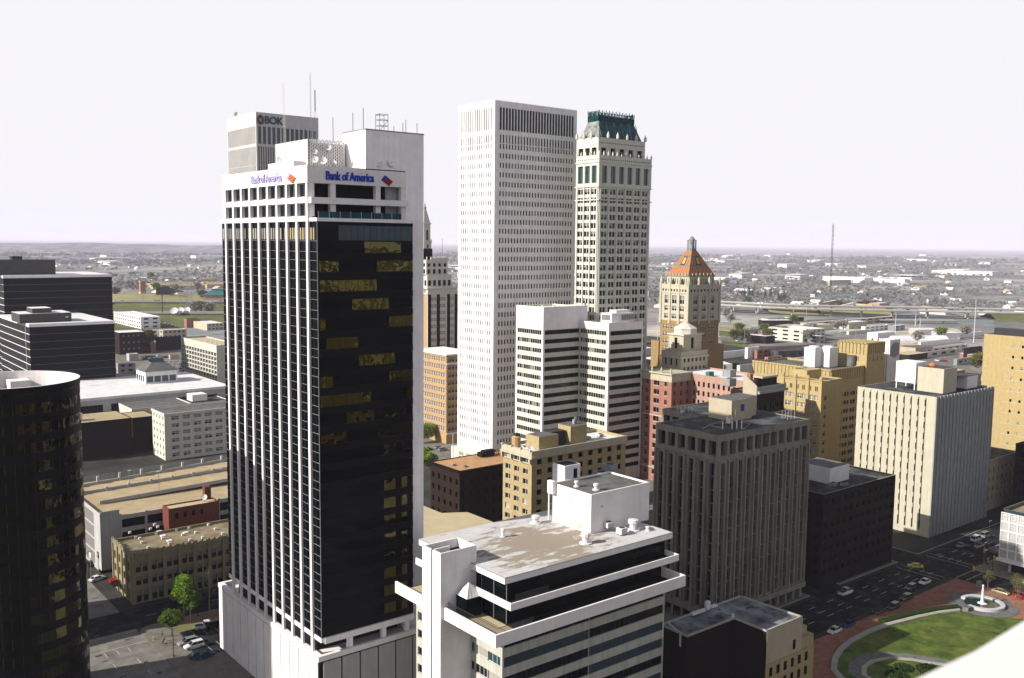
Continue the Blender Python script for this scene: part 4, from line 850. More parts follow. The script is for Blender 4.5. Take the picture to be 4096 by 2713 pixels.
acunit(B.o, 15.2, 8.8, H-.2, 1.4, 1.2, 1.8); acunit(B.o, 17, 10, H-.2, .9, .9, 1.9); acunit(B.o, 17, 27, H-.2, .8, .8, 1.0)
# ---------------------------------------------------------------- CREAM SLAB BUILDING (L)
B = Bld('cream_slab_building', 'square cream panelled building with narrow broken window strips and white roof boxes', 310.7, 156.6, 'building')
W, D, H = 42, 29.3, 49.3
q = (D-1)/11; cL = [(round(q*(i+.85), 3), round(q*(i+.85)+.62, 3)) for i in range(10)]
rw = [(3.5+i*3.83, 3.5+i*3.83+2.25) for i in range(12)]; rw = [(round(a, 3), round(b_, 3)) for a, b_ in rw]
B.block(0, W, 0, D, 0, H, (cL, [(2.4, H-.7)]), None, par=.5, roof='roof_dark', kinds=[('plain', 'blind_grey', 'metal_grey')], dep=.5, top=1)
B.w = []
for ci, c in enumerate(cL):
    for r in rw:
        B.w.append(((.42, D-c[0], r[0]), ROT['L'], c[1]-c[0], r[1]-r[0], ('plain', 'glass_dark' if rnd.random() < .12 else 'louvre_dark', 'metal_grey')))
B.done(['cream_panel', 'metal_grey'], limit=100)
def f(b):
    for c in cL: b.box(.44, .5, D-c[1], D-c[0], 2.4, H-.7, 1); 
    for c in cL:
        for r in rw: b.box(-.02, .44, D-c[0]-.30, D-c[0]+.0, r[1], r[1]+1.5, 0)
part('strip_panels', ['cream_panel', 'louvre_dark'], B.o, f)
def f(b):
    n = 17
    for i in range(n+1): x = W/n*i; b.box(x-.1, x+.12, -.4, -.01, 0, H+.1)
    b.box(0, W, -.06, -.004, 0, H-.1)
part('ribbed_front', 'cream_panel_shaded', B.o, f)
def f(b):
    b.box(11.5, 21, 3.5, 13, H-.4, 57.6, 0); b.box(11, 18.5, 13.5, 21, H+2, 58.8, 1); b.box(21, 38, 9, 16, H-.4, 53.6, 1); b.box(30, 38, 4, 9, H-.4, 53.4, 1); b.box(11.9, 20.6, 3.9, 12.6, 57.6, 57.64, 2); b.box(21, 38, 4, 16, 53.6, 53.65, 2)
    for x in (11.2, 18): 
        for y in (13.7, 20.6): b.box(x, x+.3, y, y+.3, H-.4, H+2, 1)
part('roof_boxes', ['cream_panel', 'trim_white', 'roof_dark'], B.o, f)
part('roof_turbine', 'tile_orange', B.o, lambda b: b.rings([(1.1, 0), (1.3, .4), (1.1, .9), (.3, 1.3)], 0, 12), (16, 10, 57.6))
# ---------------------------------------------------------------- DARK LOW BUILDING WITH WHITE PENTHOUSE (O)
B = Bld('dark_brick_block', 'dark brick block with white roof box between the grey stone and cream slab buildings', 237.5, 151.2, 'building')
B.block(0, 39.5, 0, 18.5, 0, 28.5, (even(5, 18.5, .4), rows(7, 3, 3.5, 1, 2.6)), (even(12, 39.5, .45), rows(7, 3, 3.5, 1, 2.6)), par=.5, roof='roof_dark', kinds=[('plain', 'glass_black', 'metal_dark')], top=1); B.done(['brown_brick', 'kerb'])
part('white_roof_box', ['roof_white', 'roof_grey'], B.o, lambda b: (b.box(13.5, 24, 6.8, 18, 28, 32.8, 0), b.box(13.8, 23.7, 7.1, 17.7, 32.8, 32.84, 1)))
acunit(B.o, 31, 14.5, 28, 2, 1.6, 1.2); acunit(B.o, 11, 4, 28, 2.4, 1.6, 1.2, 'metal_grey'); acunit(B.o, 14, 2, 28, 2, 1.6, 1, 'metal_grey')
# ---------------------------------------------------------------- BUFF HOTEL (P)
B = Bld('buff_brick_hotel', 'buff brick hotel with carved cornice, paired windows and cluttered roof, behind the terraced white building', 192.5, 229, 'building')
W, D, H = 43, 15, 33
rw = rows(9, .6, 3.36, .8, 2.6); cl3 = [(round(1.3+i*4.6, 3), round(1.3+i*4.6+2.5, 3)) for i in range(3)]
B.block(0, W, 0, D, 0, H, (cl3, rw), (even(9, W, .45, 1), rw), par=1, roof='roof_white', kinds=[('double', 'glass_dark', 'trim_white')]*3+[('double', 'blind_pale', 'trim_white')], Fkinds=[('plain', 'glass_black', 'metal_grey')], dep=.4, m=0)
B.wall.m = [0]*len(B.wall.m); B.done(['buff_brick'])
def f(b):
    b.box(-.9, W+.5, -.9, D+.6, H-2.4, H-1.7); b.box(-.5, W+.3, -.5, 0, H-1.7, H+.1); b.box(-.5, 0, 0, D+.3, H-1.7, H+.1)
    for i in range(4): y = .2+i*4.86; b.box(-1.0, -.002, y-.3, y+.3, H-4, H-2.4); b.box(-.9, 0, y-.35, y+.35, H, H+.5)
    b.box(-.2, -.003, 0, D, H-4.4, H-4.0)
part('carved_cornice', 'cream_stone', B.o, f)
def f(b): b.box(5.5, 14, 3, 9.5, H-1, H+3.6, 0); b.box(13, 19, 5, 9, H-1, H+4, 1); b.box(19.5, 27, 3, 9.4, H-1, H+5.4, 0); b.box(5.8, 13.8, 3.3, 9.2, H+3.6, H+3.65, 2); b.box(19.8, 26.8, 3.2, 9.2, H+5.4, H+5.45, 2)
part('roof_penthouse', ['buff_brick', 'metal_dark', 'roof_grey'], B.o, f)
part('water_tank', ['orange_brick', 'metal_dark'], B.o, lambda b: (b.rings([(1.5, H-1), (1.5, H+2.2), (1.7, H+2.3), (.2, H+3.3)], 0, 10, 3.2, 12), b.box(2.4, 4, 11.2, 12.8, H+2.9, H+3.7, 1)))
for x, y, r in ((2, 3, .8), (1.6, 7, .5)): dish(B.o, x, y, H-1, r, -2.3)
for x, y in ((1.5, 5), (3, 2), (4, 8), (33, 3), (34, 5)): antenna(B.o, x, y, H-1, 2.4, .05, 'metal_white', 1)
def f(b):
    b.box(-.6, .6, -.5, .5, 0, 1.6, 1); b.box(-.5, .5, -.5, -.4, 1.6, 2.6, 0)
part('floodlight', ['metal_white', 'metal_grey'], B.o, f, (24, 6, H+5.4))
acunit(B.o, 30, 6, H-1, 2, 1.6, 1); acunit(B.o, 37, 7, H-1, 2, 1.6, 1)
# ---------------------------------------------------------------- ORANGE ROOF (Q)
B = Bld('orange_roofed_block', 'dark brick block with pale orange gravel roof and toothed cornice, left of the buff hotel', 186.5, 260.6, 'building')
B.block(0, 40, 0, 18, 0, 21.2, (even(5, 18, .4), rows(4, 2, 4.3, 1, 3)), (even(12, 40, .4), rows(4, 2, 4.3, 1, 3)), par=.25, roof='roof_orange', kinds=[('plain', 'glass_black', 'metal_dark')]); B.done(['dark_brick'])
def f(b):
    for i in range(44): b.box(.3+i*.9, .75+i*.9, -.5, -.002, 20.3, 21.3)
    for i in range(20): b.box(-.5, -.002, .3+i*.9, .75+i*.9, 20.3, 21.3)
part('toothed_cornice', 'dark_brick', B.o, f)
for i in range(14): part('vent_pipe', 'metal_grey', B.o, lambda b: b.rings([(.12, 0), (.12, .7)], 0, 6), (4+(i*7.3) % 32, 2+(i*4.1) % 14, 20.9))
def f(b):
    for i in range(9): b.tube((i*1.2, 0, 0), (i*1.2, 0, 2.4), .07)
    b.tube((0, 0, 2.4), (9.6, 0, 2.4), .08); b.tube((0, 0, 1.2), (9.6, 0, 1.2), .08); b.box(1, 7, .5, 3.5, .1, 1.7, 1); b.box(3, 8, 1, 4, 1.7, 2.0, 1)
part('rusty_roof_frame', ['metal_dark', 'brown_brick'], B.o, f, (18, 12, 21)); acunit(B.o, 3, 8, 20.9, 1.6, 1.4, .4, 'metal_grey'); acunit(B.o, 5, 4, 20.9, 1.6, 1.4, .4, 'metal_grey')
# ---------------------------------------------------------------- BEIGE LOW ROOF (R)
o = empty('beige_roofed_building', 'low building with wide plain beige roof behind the terraced white building', 'building', (146, 223, 0))
part('wall', 'tan_stucco', o, lambda b: b.prism([(0, -30), (25.7, -30), (25.7, 12.7), (13.3, 19.6), (-6, 20.5)], 0, 14.6)); part('roof', ['roof_beige', 'trim_white'], o, lambda b: b.prism([(-.2, -30.2), (25.9, -30.2), (25.9, 12.8), (13.4, 19.9), (-6.2, 20.8)], 14.6, 15.0))
# small pale lots seen right of bank tower
o = empty('flat_pale_garage', 'low pale flat-roofed garage with sunken ramp right behind the bank tower', 'garage', (160, 262, 0))
part('wall', 'tan_stucco', o, lambda b: b.box(0, 22, 0, 30, 0, 5.6)); part('roof', ['roof_beige', 'trim_white', 'asphalt'], o, lambda b: (b.box(-.2, 22.2, -.2, 30.2, 5.6, 6.0, 0), b.box(4, 16, 6, 6.4, 6, 7.2, 1), b.box(4, 4.4, 6.4, 14, 6, 7.2, 1), b.box(4.4, 16, 6.4, 14, 6, 6.02, 2)))
# ---------------------------------------------------------------- TERRACED WHITE BUILDING (S)
B = Bld('terraced_white_building', 'foreground white building with wide balcony bands, stained flat roof and blank side shaft', 102.6, 129.24, 'building')
W, D, H = 45, 28.3, 39.75
B.block(0, 43.6, .5, D+1, 0, 29.6, (even(7, D+.5, .96, .5), rows(8, -1.6, 3.72, 1.75, 3.65)), ([(.4, 21.8), (21.85, 43.3)], rows(8, -1.6, 3.72, 1.7, 3.66)), par=0, roof=None, kinds=[('triple', 'glass_dark', 'metal_white')]*4+[('triple', 'glass_teal', 'metal_white'), ('triple', 'blind_pale', 'metal_white')], Fkinds=[('ribbon', 'glass_slate', 'metal_dark'), ('ribbon', 'glass_black', 'metal_dark'), ('ribbon', 'glass_dark', 'metal_dark')], dep=.3)
B.done(['ribbon_stone'])
def roofm():
    m = mat('stained_roof', (.66, .65, .66), var=.08, scale=.3); t = m.node_tree; b = t.nodes['Principled BSDF']; L = t.links.new
    g = t.nodes.new('ShaderNodeNewGeometry'); n = t.nodes.new('ShaderNodeTexNoise'); n.inputs['Scale'].default_value = .22; n.inputs['Detail'].default_value = 9; n.inputs['Roughness'].default_value = .7
    mp = t.nodes.new('ShaderNodeMapping'); mp.inputs['Scale'].default_value = (.7, 2.2, 1); L(g.outputs['Position'], mp.inputs[0]); L(mp.outputs[0], n.inputs['Vector'])
    gr = t.nodes.new('ShaderNodeVectorMath'); gr.operation = 'DISTANCE'; gr.inputs[1].default_value = (121, 139, 39.6); L(g.outputs['Position'], gr.inputs[0])
    r = t.nodes.new('ShaderNodeMapRange'); r.inputs['From Min'].default_value = 5; r.inputs['From Max'].default_value = 19; r.inputs['To Min'].default_value = .16; r.inputs['To Max'].default_value = -.10; L(gr.outputs['Value'], r.inputs[0])
    a = t.nodes.new('ShaderNodeMath'); a.operation = 'ADD'; L(n.outputs['Fac'], a.inputs[0]); L(r.outputs[0], a.inputs[1])
    s = t.nodes.new('ShaderNodeMapRange'); s.inputs['From Min'].default_value = .5; s.inputs['From Max'].default_value = .56; L(a.outputs[0], s.inputs[0])
    mi = t.nodes.new('ShaderNodeMix'); mi.data_type = 'RGBA'; L(s.outputs[0], mi.inputs[0]); L(b.inputs['Base Color'].links[0].from_socket, mi.inputs[6]); mi.inputs[7].default_value = (.24, .205, .165, 1); L(mi.outputs[2], b.inputs['Base Color'])
roofm()
part('roof_slab', ['trim_white', 'stained_roof', 'metal_grey'], B.o, lambda b: (b.box(0, W, 0, D, H-1.25, H-.12, 0), b.quad((.05, .05, H), (W-.05, .05, H), (W-.05, D-.05, H), (.05, D-.05, H), 1), b.box(-.03, W+.03, -.03, D+.03, H-.12, H-.02, 2)))
part('balcony_band', ['trim_white', 'void_dark'], B.o, lambda b: (b.box(-.8, 44, -2.8, -2.5, 34.6, 35.95, 0), b.box(-.8, -.5, -2.5, D, 34.6, 35.95, 0), b.box(43.7, 44, -2.5, D, 34.6, 35.95, 0), b.box(-.5, 43.7, -2.5, D, 34.6, 34.9, 0)))
part('balcony_band', ['trim_white', 'void_dark'], B.o, lambda b: (b.box(-6.3, 43, -5.6, -5.2, 30.2, 32.5, 0), b.box(-6.3, -5.9, -5.2, D-1, 30.2, 32.5, 0), b.box(42.6, 43, -5.2, D, 30.2, 32.5, 0), b.box(-5.9, 42.6, -5.2, D-1, 30.2, 30.5, 0)))
part('upper_floor', 'void_dark', B.o, lambda b: b.box(-.45, 43.6, -2.45, D-1, 34.9, 34.95))
part('terrace_floor', ['void_dark', 'roof_beige'], B.o, lambda b: (b.box(-5.85, 42.5, -5.15, D-1.1, 30.5, 30.56, 0), b.box(-4.2, .6, -2.2, 9, 30.56, 30.7, 1), b.box(-4.5, -.2, 21, 26.5, 30.56, 30.7, 1)))
def f(b):
    b.box(1.2, 42.4, .6, D-1, 30.5, 34.6, 0); b.box(1.2, 43, .4, D-1, 34.9, 38.5, 0)
part('glazed_storeys', 'glass_black', B.o, f)
def f(b):
    for i in range(7): b.box(1.1, 1.19, .8+i*3.8, .9+i*3.8, 34.9, 38.5); b.box(1.1, 1.19, .8+i*3.8, .9+i*3.8, 30.5, 34.6)
part('window_posts', 'metal_grey', B.o, f)
def f(b):
    for i in range(50): b.box(-5.2+i*.16, -5.17+i*.16, -4.8, -4.77, 31, 33.2)
    b.box(-5.2, 3, -4.82, -4.75, 33.2, 33.28)
    for i in range(90): b.box(-5.3, -5.27, -4.8+i*.2, -4.77+i*.2, 31, 33.2)
    b.box(-5.32, -5.25, -4.8, 13.2, 33.2, 33.28)
    for i in range(40): b.box(1+i*.2, 1.03+i*.2, -2.0, -1.97, 34.9, 36.9)
    b.box(1, 9, -2.02, -1.95, 36.9, 36.98)
part('balustrade', 'metal_dark', B.o, f)
def f(b):    # tall blank shaft, L plan with open top
    H2 = 42.9; y0, y1, xa, xb = 10.25, 16.35, -7.0, 1.2
    b.box(xa, xb, y0, y0+.35, 0, H2); b.box(xa, xa+.35, y0+.35, 12.9, 0, H2); b.box(xa, xa+.35, 13.5, y1, 0, H2); b.box(xa+.3, xa+.6, 12.9, 13.5, 0, H2-.2, 1)
    b.box(xa+.35, xb, y1-.35, y1, 0, H2); b.box(xb-.3, xb, y0+.35, y1-.35, 24, H2); b.box(xa+.6, -3, 13.0, 13.3, 30, H2)
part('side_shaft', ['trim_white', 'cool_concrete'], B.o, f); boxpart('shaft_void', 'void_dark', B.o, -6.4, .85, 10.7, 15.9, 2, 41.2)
B.block(30.2, 47.7, 9.4, 21.8, H, 48.15, None, None, par=.35, roof='roof_grey', m=0); B.done(['trim_white'], wallname='roof_penthouse')
part('brick_stair_head', ['roof_white', 'void_dark'], B.o, lambda b: (b.box(34, 38.6, 21.9, 26, H, 51.2, 0), b.box(34.3, 38.3, 22.2, 25.7, 51.2, 51.24, 1), b.box(36.6, 37.6, 21.8, 21.9, 48.2, 50.3, 1)))
part('wall_flue', 'trim_white', B.o, lambda b: b.box(29.2, 30.1, 20.4, 22.2, 46, 48.8)); part('flue_leg', 'metal_white', B.o, lambda b: b.box(29.3, 29.6, 21.7, 22, H, 46))
for x, y, r, h in ((14.5, 19, .45, 1.8), (26, 22.2, .9, 1.8), (25.2, 5.6, 1.0, 2.3), (39.2, 5.9, 1.1, 2.5), (41.5, 3.9, .45, 1.0), (33, 17, .5, 1.4)):
    vent(B.o, x, y, H if x != 33 else 47.8, r, h)
vent(B.o, 34.5, 12.5, 47.8, .6, 1.5)
acunit(B.o, 34.4, 4.6, H, 1.8, 1.6, 1.5); acunit(B.o, 33.8, 8.0, H+.7, 1.9, 1.3, 1.3); acunit(B.o, 45, 22, 44, 3, 2.6, 4, 'metal_grey'); acunit(B.o, 49, 23, 44, 2.5, 2.6, 5, 'metal_grey')
part('wall_panel', 'cream_stone', B.o, lambda b: (b.box(30.1, 30.18, 12.2, 13.6, 40.3, 41.1), b.box(30.1, 30.18, 15.6, 16, 45.8, 46.3), b.box(33, 33.6, 9.3, 9.38, 45, 45.4)))
def f(b):    # glass pyramid canopy over stair
    p = [(-3.6, 6.6), (-.2, 6.6), (-.2, 10.0), (-3.6, 10.0)]; a = (-1.9, 8.3, 36.9)
    for i in range(4): j = (i+1) % 4; b.poly([(*p[i], 34.5), (*p[j], 34.5), a], 0); b.quad((*p[i], 31), (*p[j], 31), (*p[j], 34.5), (*p[i], 34.5), 1)
    for i in range(4):
        for k in (0, .25, .5, .75): j = (i+1) % 4; q = Vector((*p[i], 34.53)).lerp(Vector((*p[j], 34.53)), k); b.tube(tuple(q), a, .05, 0, 4)
part('pyramid_skylight', ['roof_white', 'glass_black'], B.o, f)
o = empty('potted_tree', 'small leafless potted tree on the lower balcony of the terraced white building', 'potted plant', (101.3, 138.2, 30.72))
part('pot', 'terracotta', o, lambda b: b.rings([(.28, 0), (.42, .8), (.45, .85), (.38, .86), (.3, .7)], 0, 12))
def f(b):
    q = random.Random(2); b.tube((0, 0, .7), (.1, 0, 1.7), .06)
    for i in range(16): a = q.random()*6.28; r = q.uniform(.4, .9); z = q.uniform(2.0, 3.1); b.tube((.1, 0, 1.5+q.random()*.3), (r*math.cos(a), r*math.sin(a), z), .025, 0, 4)
part('branches', 'bark_pale', o, f)
# ---------------------------------------------------------------- L-ROOF BRICK BUILDING (T)
o = empty('l_shaped_brick_building', 'shadowed dark brick building with L-shaped grey roof and white coping, lower right foreground', 'building', (164, 116.6, 0))
Lp = [(-15.6, 8.6), (0, 8.6), (0, 0), (13, 0), (13, 16.4), (-4.2, 16.4), (-15.6, 10.5)]
Lp = [(-15.6, 8.6), (0, 8.6), (0, 0), (13, 0), (11.9, 16.2), (-15.6, 16.2)]
part('wall', ['brown_brick', 'tan_stucco'], o, lambda b: (b.prism(Lp, 0, 18), b.box(.1, 13.05, -.08, 0, 10.6, 18, 1), b.box(13, 13.08, 0, 16, 10.6, 18, 1)))
def roofshape(b):
    b.poly([(p[0], p[1], 18.02) for p in Lp], 0)
    for i in range(6):
        p = Vector(Lp[i]); q = Vector(Lp[(i+1) % 6]); d = (q-p).normalized(); n = Vector((d.y, -d.x))*.06; k = Vector((-d.y, d.x))*.35
        b.prism([tuple(p+n), tuple(q+n), tuple(q+k), tuple(p+k)], 18.0, 18.35, 1)
part('roof', ['tar_mottled', 'kerb'], o, roofshape)
part('lower_wing', ['buff_brick', 'roof_grey'], o, lambda b: (b.box(-.1, 17.5, -.3, -.09, 0, 10.6, 0), b.box(13.1, 17.5, -.09, 15, 0, 13.2, 0), b.box(13.3, 16.4, 1, 14.8, 13.2, 15, 0)))
for r_ in range(3):
    for c_ in range(6): q = link(bpy.data.objects.new('window', win_mesh(1.1, 2, ('plain', 'glass_black', 'metal_dark')))); q.parent = o; q.location = (1+c_*2.6, -.32, 1.2+r_*3.3)
q = link(bpy.data.objects.new('window', win_mesh(1.0, 2.2, ('plain', 'glass_black', 'metal_dark')))); q.parent = o; q.location = (9.6, -.10, 11.5)
def f(b):
    for i in range(12): b.box(i*.5, i*.5+.25, 0, .06, 0, 3)
    b.box(0, 6, 0, .1, 3, 3.1)
part('metal_screen', 'metal_white', o, f, (-15.8, 10, 15.4), 1.2)
part('stacked_panels', 'metal_white', o, lambda b: (b.box(-6, -1.5, 15.2, 16.0, 18.1, 18.6), b.box(-1, .2, 15.4, 16.1, 18.1, 20), b.box(.5, 2.5, 15.2, 16, 18.2, 18.7))); vent(o, .6, 9.4, 18, .3, .8)
# ---------------------------------------------------------------- WHITE SQUARE-PANELLED BUILDING (M)
B = Bld('white_grille_building', 'white building of square grille panels over a dark ground floor beyond the fountain', 297.5, 92, 'building')
def f(b):
    b.box(0, 30, 0, 35, 3.4, 18.4, 0); b.box(-1.0, 0, -1, 35.6, 3.2, 4.0, 1)
    for i in range(14):
        for k in range(5):
            y = .2+i*2.5; z = 4.1+k*2.9; b.box(-.25, 0, y, y+.16, z, z+2.9, 1); b.box(-.25, 0, y+2.34, y+2.5, z, z+2.9, 1); b.box(-.25, 0, y+.16, y+2.34, z, z+.16, 1); b.box(-.25, 0, y+.16, y+2.34, z+2.74, z+2.9, 1)
            if k == 4:
                for a in ((y+.7, y+.8, z+.8, z+2.1), (y+1.7, y+1.8, z+.8, z+2.1), (y+.8, y+1.7, z+.8, z+.9), (y+.8, y+1.7, z+2, z+2.1)): b.box(-.2, 0, *a, 1)
    for i in range(13):
        b.box(2.3*i, 2.3*i+.16, 35, 35.2, 4, 18.4, 1)
    b.box(0, .3, 0, 35, 18.4, 19.6, 2); b.box(0, 30, 34.7, 35, 18.4, 19.6, 2); b.box(.3, 30, 0, 34.7, 18.4, 18.5, 3)
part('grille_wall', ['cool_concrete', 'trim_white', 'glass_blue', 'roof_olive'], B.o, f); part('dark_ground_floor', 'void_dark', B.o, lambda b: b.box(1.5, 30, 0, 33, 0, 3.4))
for i in range(5): part('column', 'cool_concrete', B.o, lambda b: b.rings([(.5, 0), (.4, 3.4)], 0, 10), (.5, 2+i*7.5, 0))
part('domed_skylight', 'roof_white', B.o, lambda b: b.rings([(1.7, 18.5), (1.7, 19.6), (1.2, 20.3), (.1, 20.7)], 0, 14, 5, 27))
# ---------------------------------------------------------------- YELLOW BLANK SLAB (N)
B = Bld('yellow_blank_tower', 'broad plain yellow building with tiny square windows at the right picture edge', 410, 100, 'building')
D = 87.2; cc = [(round(12+i*3.7, 3), round(12.9+i*3.7, 3)) for i in range(20)]; rw = [(round(17+i*4.6, 3), round(18.2+i*4.6, 3)) for i in range(10)]
B.block(0, 30, 0, D, 0, 63.2, (cc, rw), None, par=.5, roof='roof_tan', kinds=[('plain', 'glass_dark', 'metal_white'), ('plain', 'blind_pale', 'metal_white'), ('sash', 'glass_blue', 'metal_white')], dep=.2); B.done(['yellow_brick'])
part('roof_box', ['tan_stucco', 'metal_dark'], B.o, lambda b: (b.box(6, 24, 40, 70, 62.5, 67.5, 0), b.box(2, 6, 60, 84, 62.5, 66, 1))); part('window_bands', 'cream_stone', B.o, lambda b: [b.box(-.06, -.002, D-90 if D > 90 else 0, D-9, r[0]-.35, r[0]-.15) for r in rw])
# dark lower buildings right of the cream slab
for (x, y, w_, d_, h_, lab) in ((356, 160, 30, 26, 20, 'dim brick building in shade directly right of the cream slab building'), (366, 120, 40, 33, 27, 'long dim flat-roofed building in shade below the plain yellow tower')):
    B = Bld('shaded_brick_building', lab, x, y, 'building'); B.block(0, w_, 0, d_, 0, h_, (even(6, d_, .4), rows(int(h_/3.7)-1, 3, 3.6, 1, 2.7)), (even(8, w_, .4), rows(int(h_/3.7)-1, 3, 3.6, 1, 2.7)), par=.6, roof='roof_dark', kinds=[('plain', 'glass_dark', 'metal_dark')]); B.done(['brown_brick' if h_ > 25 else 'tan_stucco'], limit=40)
# ================================================================ WEST SIDE OF THE VIEW
def atd(x, y, dep):
    r = ray(x, y); t = dep/(r @ F0); return (t*r[0], t*r[1], HC+t*r[2])
def onx(x, y, X): r = ray(x, y); t = X/r[0]; return (t*r[1], HC+t*r[2])
def ony(x, y, Y): r = ray(x, y); t = Y/r[1]; return (t*r[0], HC+t*r[2])
c1 = lambda x, y: (x/2.368, 900+y/2.368)
c1b = lambda x, y: (x/2.368, 1500+y/2.368)
c1c = lambda x, y: (x/2.368, 2053+y/2.368)
z8 = lambda x, y: (440+x/2.33, 1250+y/2.33)
c4 = lambda x, y: (2500+x/2.614, 900+y/2.614)
c5 = lambda x, y: (3200+x/2.614, 900+y/2.614)
# round black tower
o = empty('round_glass_tower', 'round black glass tower with white-lined open top at the left edge', 'tower', (39.2, 214.6, 0)); R = 13.5
part('glass_drum', 'glass_drum', o, lambda b: b.rings([(R, 0), (R, 70.2)], 0, 72, cap=False))
def f(b):
    b.rings([(R+.12, 69.7), (R+.12, 71.0)], 1, 72, cap=False)
    n = 72
    for i in range(n):
        a0, a1 = 6.28319*i/n, 6.28319*(i+1)/n; P = lambda r, a, z: (r*math.cos(a), r*math.sin(a), z)
        b.quad(P(R+.12, a0, 71), P(R+.12, a1, 71), P(R-.35, a1, 71), P(R-.35, a0, 71), 0); b.quad(P(R-.35, a1, 66.5), P(R-.35, a0, 66.5), P(R-.35, a0, 71), P(R-.35, a1, 71), 0)
        b.quad(P(R-.35, a0, 66.5), P(R-.35, a1, 66.5), P(.1, a1, 66.5), P(.1, a0, 66.5), 2)
part('parapet_ring', ['trim_white', 'black_cladding', 'roof_dark'], o, f)
def f(b):
    for i in range(48): a = 6.2832*i/48; b.tube((R*math.cos(a), R*math.sin(a), 0), (R*math.cos(a), R*math.sin(a), 69.7), .035, 0, 3)
part('mullions', 'metal_dark', o, f)
def f(b):
    for k in range(18): b.rings([(R+.03, 1.4+k*3.9), (R+.03, 3.1+k*3.9)], 0, 72, cap=False)
part('spandrel_rings', 'black_cladding', o, f); part('roof_step', 'trim_white', o, lambda b: b.box(2, 6, 8, 12.2, 66.5, 69.4)); antenna(o, 5, -3, 66.5, 3, .05)
# tall buildings just left, hidden behind the round tower, that shade the street
o = empty('street_corner_building', 'dark office building on the street corner behind the round black tower', 'building', (12, 246.5, 0))
part('wall', 'black_cladding', o, lambda b: (b.box(0, 30, 9.5, 29, 0, 46), b.box(0, 30, 0, 9.5, 0, 19))); part('ground_arcade', 'glass_dark', o, lambda b: b.box(-.2, 30.1, -.1, 29.1, 0, 4)); boxpart('roof_box', 'metal_dark', o, 8, 20, 12, 20, 46, 49)
# black banded tower pair
for (X, Y, W, D, H, n, lab) in ((116.7, 573, 45.2, 80, 52.4, 11, 'lower front black tower with thin white floor lines and white roof edge'), (119.6, 653.4, 64.4, 60, 76.6, 16, 'taller black tower with thin floor lines and dark penthouse, rear of the left pair')):
    o = empty('black_banded_tower', lab, 'tower', (X, Y, 0))
    part('glass_volume', 'glass_black', o, lambda b: b.box(0, W, 0, D, 0, H-1.6))
    def f(b):
        for k in range(n): z = H-1.6-4.25*(k+1); b.box(0, W+.05, -.07, 0, z, z+.10, 1); b.box(-.12, 0, -.07, D, z, z+.34, 0)  # side lines whiter and thicker than the front's, sunlight put into colour
        b.box(-.2, W+.2, -.2, D, H-1.6, H, 0)
    part('floor_lines', ['trim_white', 'metal_grey'], o, f); boxpart('roof', 'roof_white', o, 0, W, 0, D, H, H+.1)
    if H < 60:
        part('roof_penthouse', ['grey_cladding', 'roof_white', 'metal_white'], o, lambda b: (b.box(-3, 24, 8, 30, H+.1, H+5.2, 0), b.box(4, 14, 10, 24, H+5.2, H+8, 0), b.box(4, 14, 10, 24, H+8, H+8.1, 1), b.box(-3, 24, 8, 30, H+5.2, H+5.3, 1), b.rings([(.8, H+2.4), (.8, H+3.2)], 2, 12, 21.5, 7.9)))
        part('side_wing', ['glass_black', 'trim_white'], o, lambda b: (b.box(-.3, -.2, 8.6, 8.9, 0, H-2, 1),))
    else: part('roof_penthouse', ['grey_cladding', 'metal_dark'], o, lambda b: (b.box(-20, 32, 8, 30, H+.1, H+9.6, 0), b.box(8, 14, 14, 20, H+9.6, H+11.8, 1)))
# art deco corner building
B = Bld('art_deco_corner_building', 'three storey art deco stone building with zigzag parapet and olive roof', 76, 259.6, 'building')
W, D, H = 56, 17.6, 14
cw = []
for i in range(4): cw += [(round(.8+i*4.2, 3), round(.8+i*4.2+1.3, 3)), (round(2.5+i*4.2, 3), round(2.5+i*4.2+1.3, 3))]
cf = []
for i in range(13): cf += [(round(.9+i*4.25, 3), round(.9+i*4.25+1.4, 3)), (round(2.7+i*4.25, 3), round(2.7+i*4.25+1.4, 3))]
B.block(0, W, 0, D, 0, H, (cw, [(.6, 3.6), (5.2, 7.4), (8.8, 11.2)]), (cf, [(.4, 3.8), (5.2, 7.6), (8.8, 11.4)]), par=.8, roof='roof_olive', kinds=[('sash', 'glass_dark', 'metal_dark')], dep=.4)
B.done(['deco_stone'])
B.w = []
def f(b):
    for i in range(14): x = .1+i*4.25; b.box(x-.3, x+.3, -.4, -.002, 0, 14.8)
    for i in range(5): y = D-.1-i*4.2; b.box(-.35, -.002, y-.3, y+.3, 0, 14.8)
    for i in range(93): h = 14.25+.35*(i % 3); b.box(i*.6, i*.6+.5, -.25, -.002, 13.2, h)
    for i in range(28): h = 14.25+.35*(i % 3); b.box(-.25, -.002, i*.62, i*.62+.5, 13.2, h)
    b.box(-.1, W, -.12, -.003, 0, 13.2) if 0 else None
part('zigzag_parapet', 'deco_stone', B.o, f)
for (u, v) in ((1230, 190), (1425, 155), (1495, 135), (1465, 115), (1670, 165), (1790, 145), (1855, 188), (1480, 200), (1730, 210), (1540, 243), (1285, 236), (1325, 245), (1345, 282), (1605, 292), (1405, 330), (1800, 258), (1920, 235), (2040, 155), (1975, 115), (2108, 200)):
    x, y = at(*c1c(u, v), 13.3); part('roof_cube_vent', 'metal_white', B.o, lambda b: b.box(-.35, .35, -.35, .35, 0, .6), (x-76, y-259.6, 13.2))
for (u, v) in ((1510, 175), (1545, 215), (1605, 262), (1760, 185)):
    x, y = at(*c1c(u, v), 13.3); part('skylight', 'trim_white', B.o, lambda b: b.box(-.7, .7, -.6, .6, 0, .3), (x-76, y-259.6, 13.2))
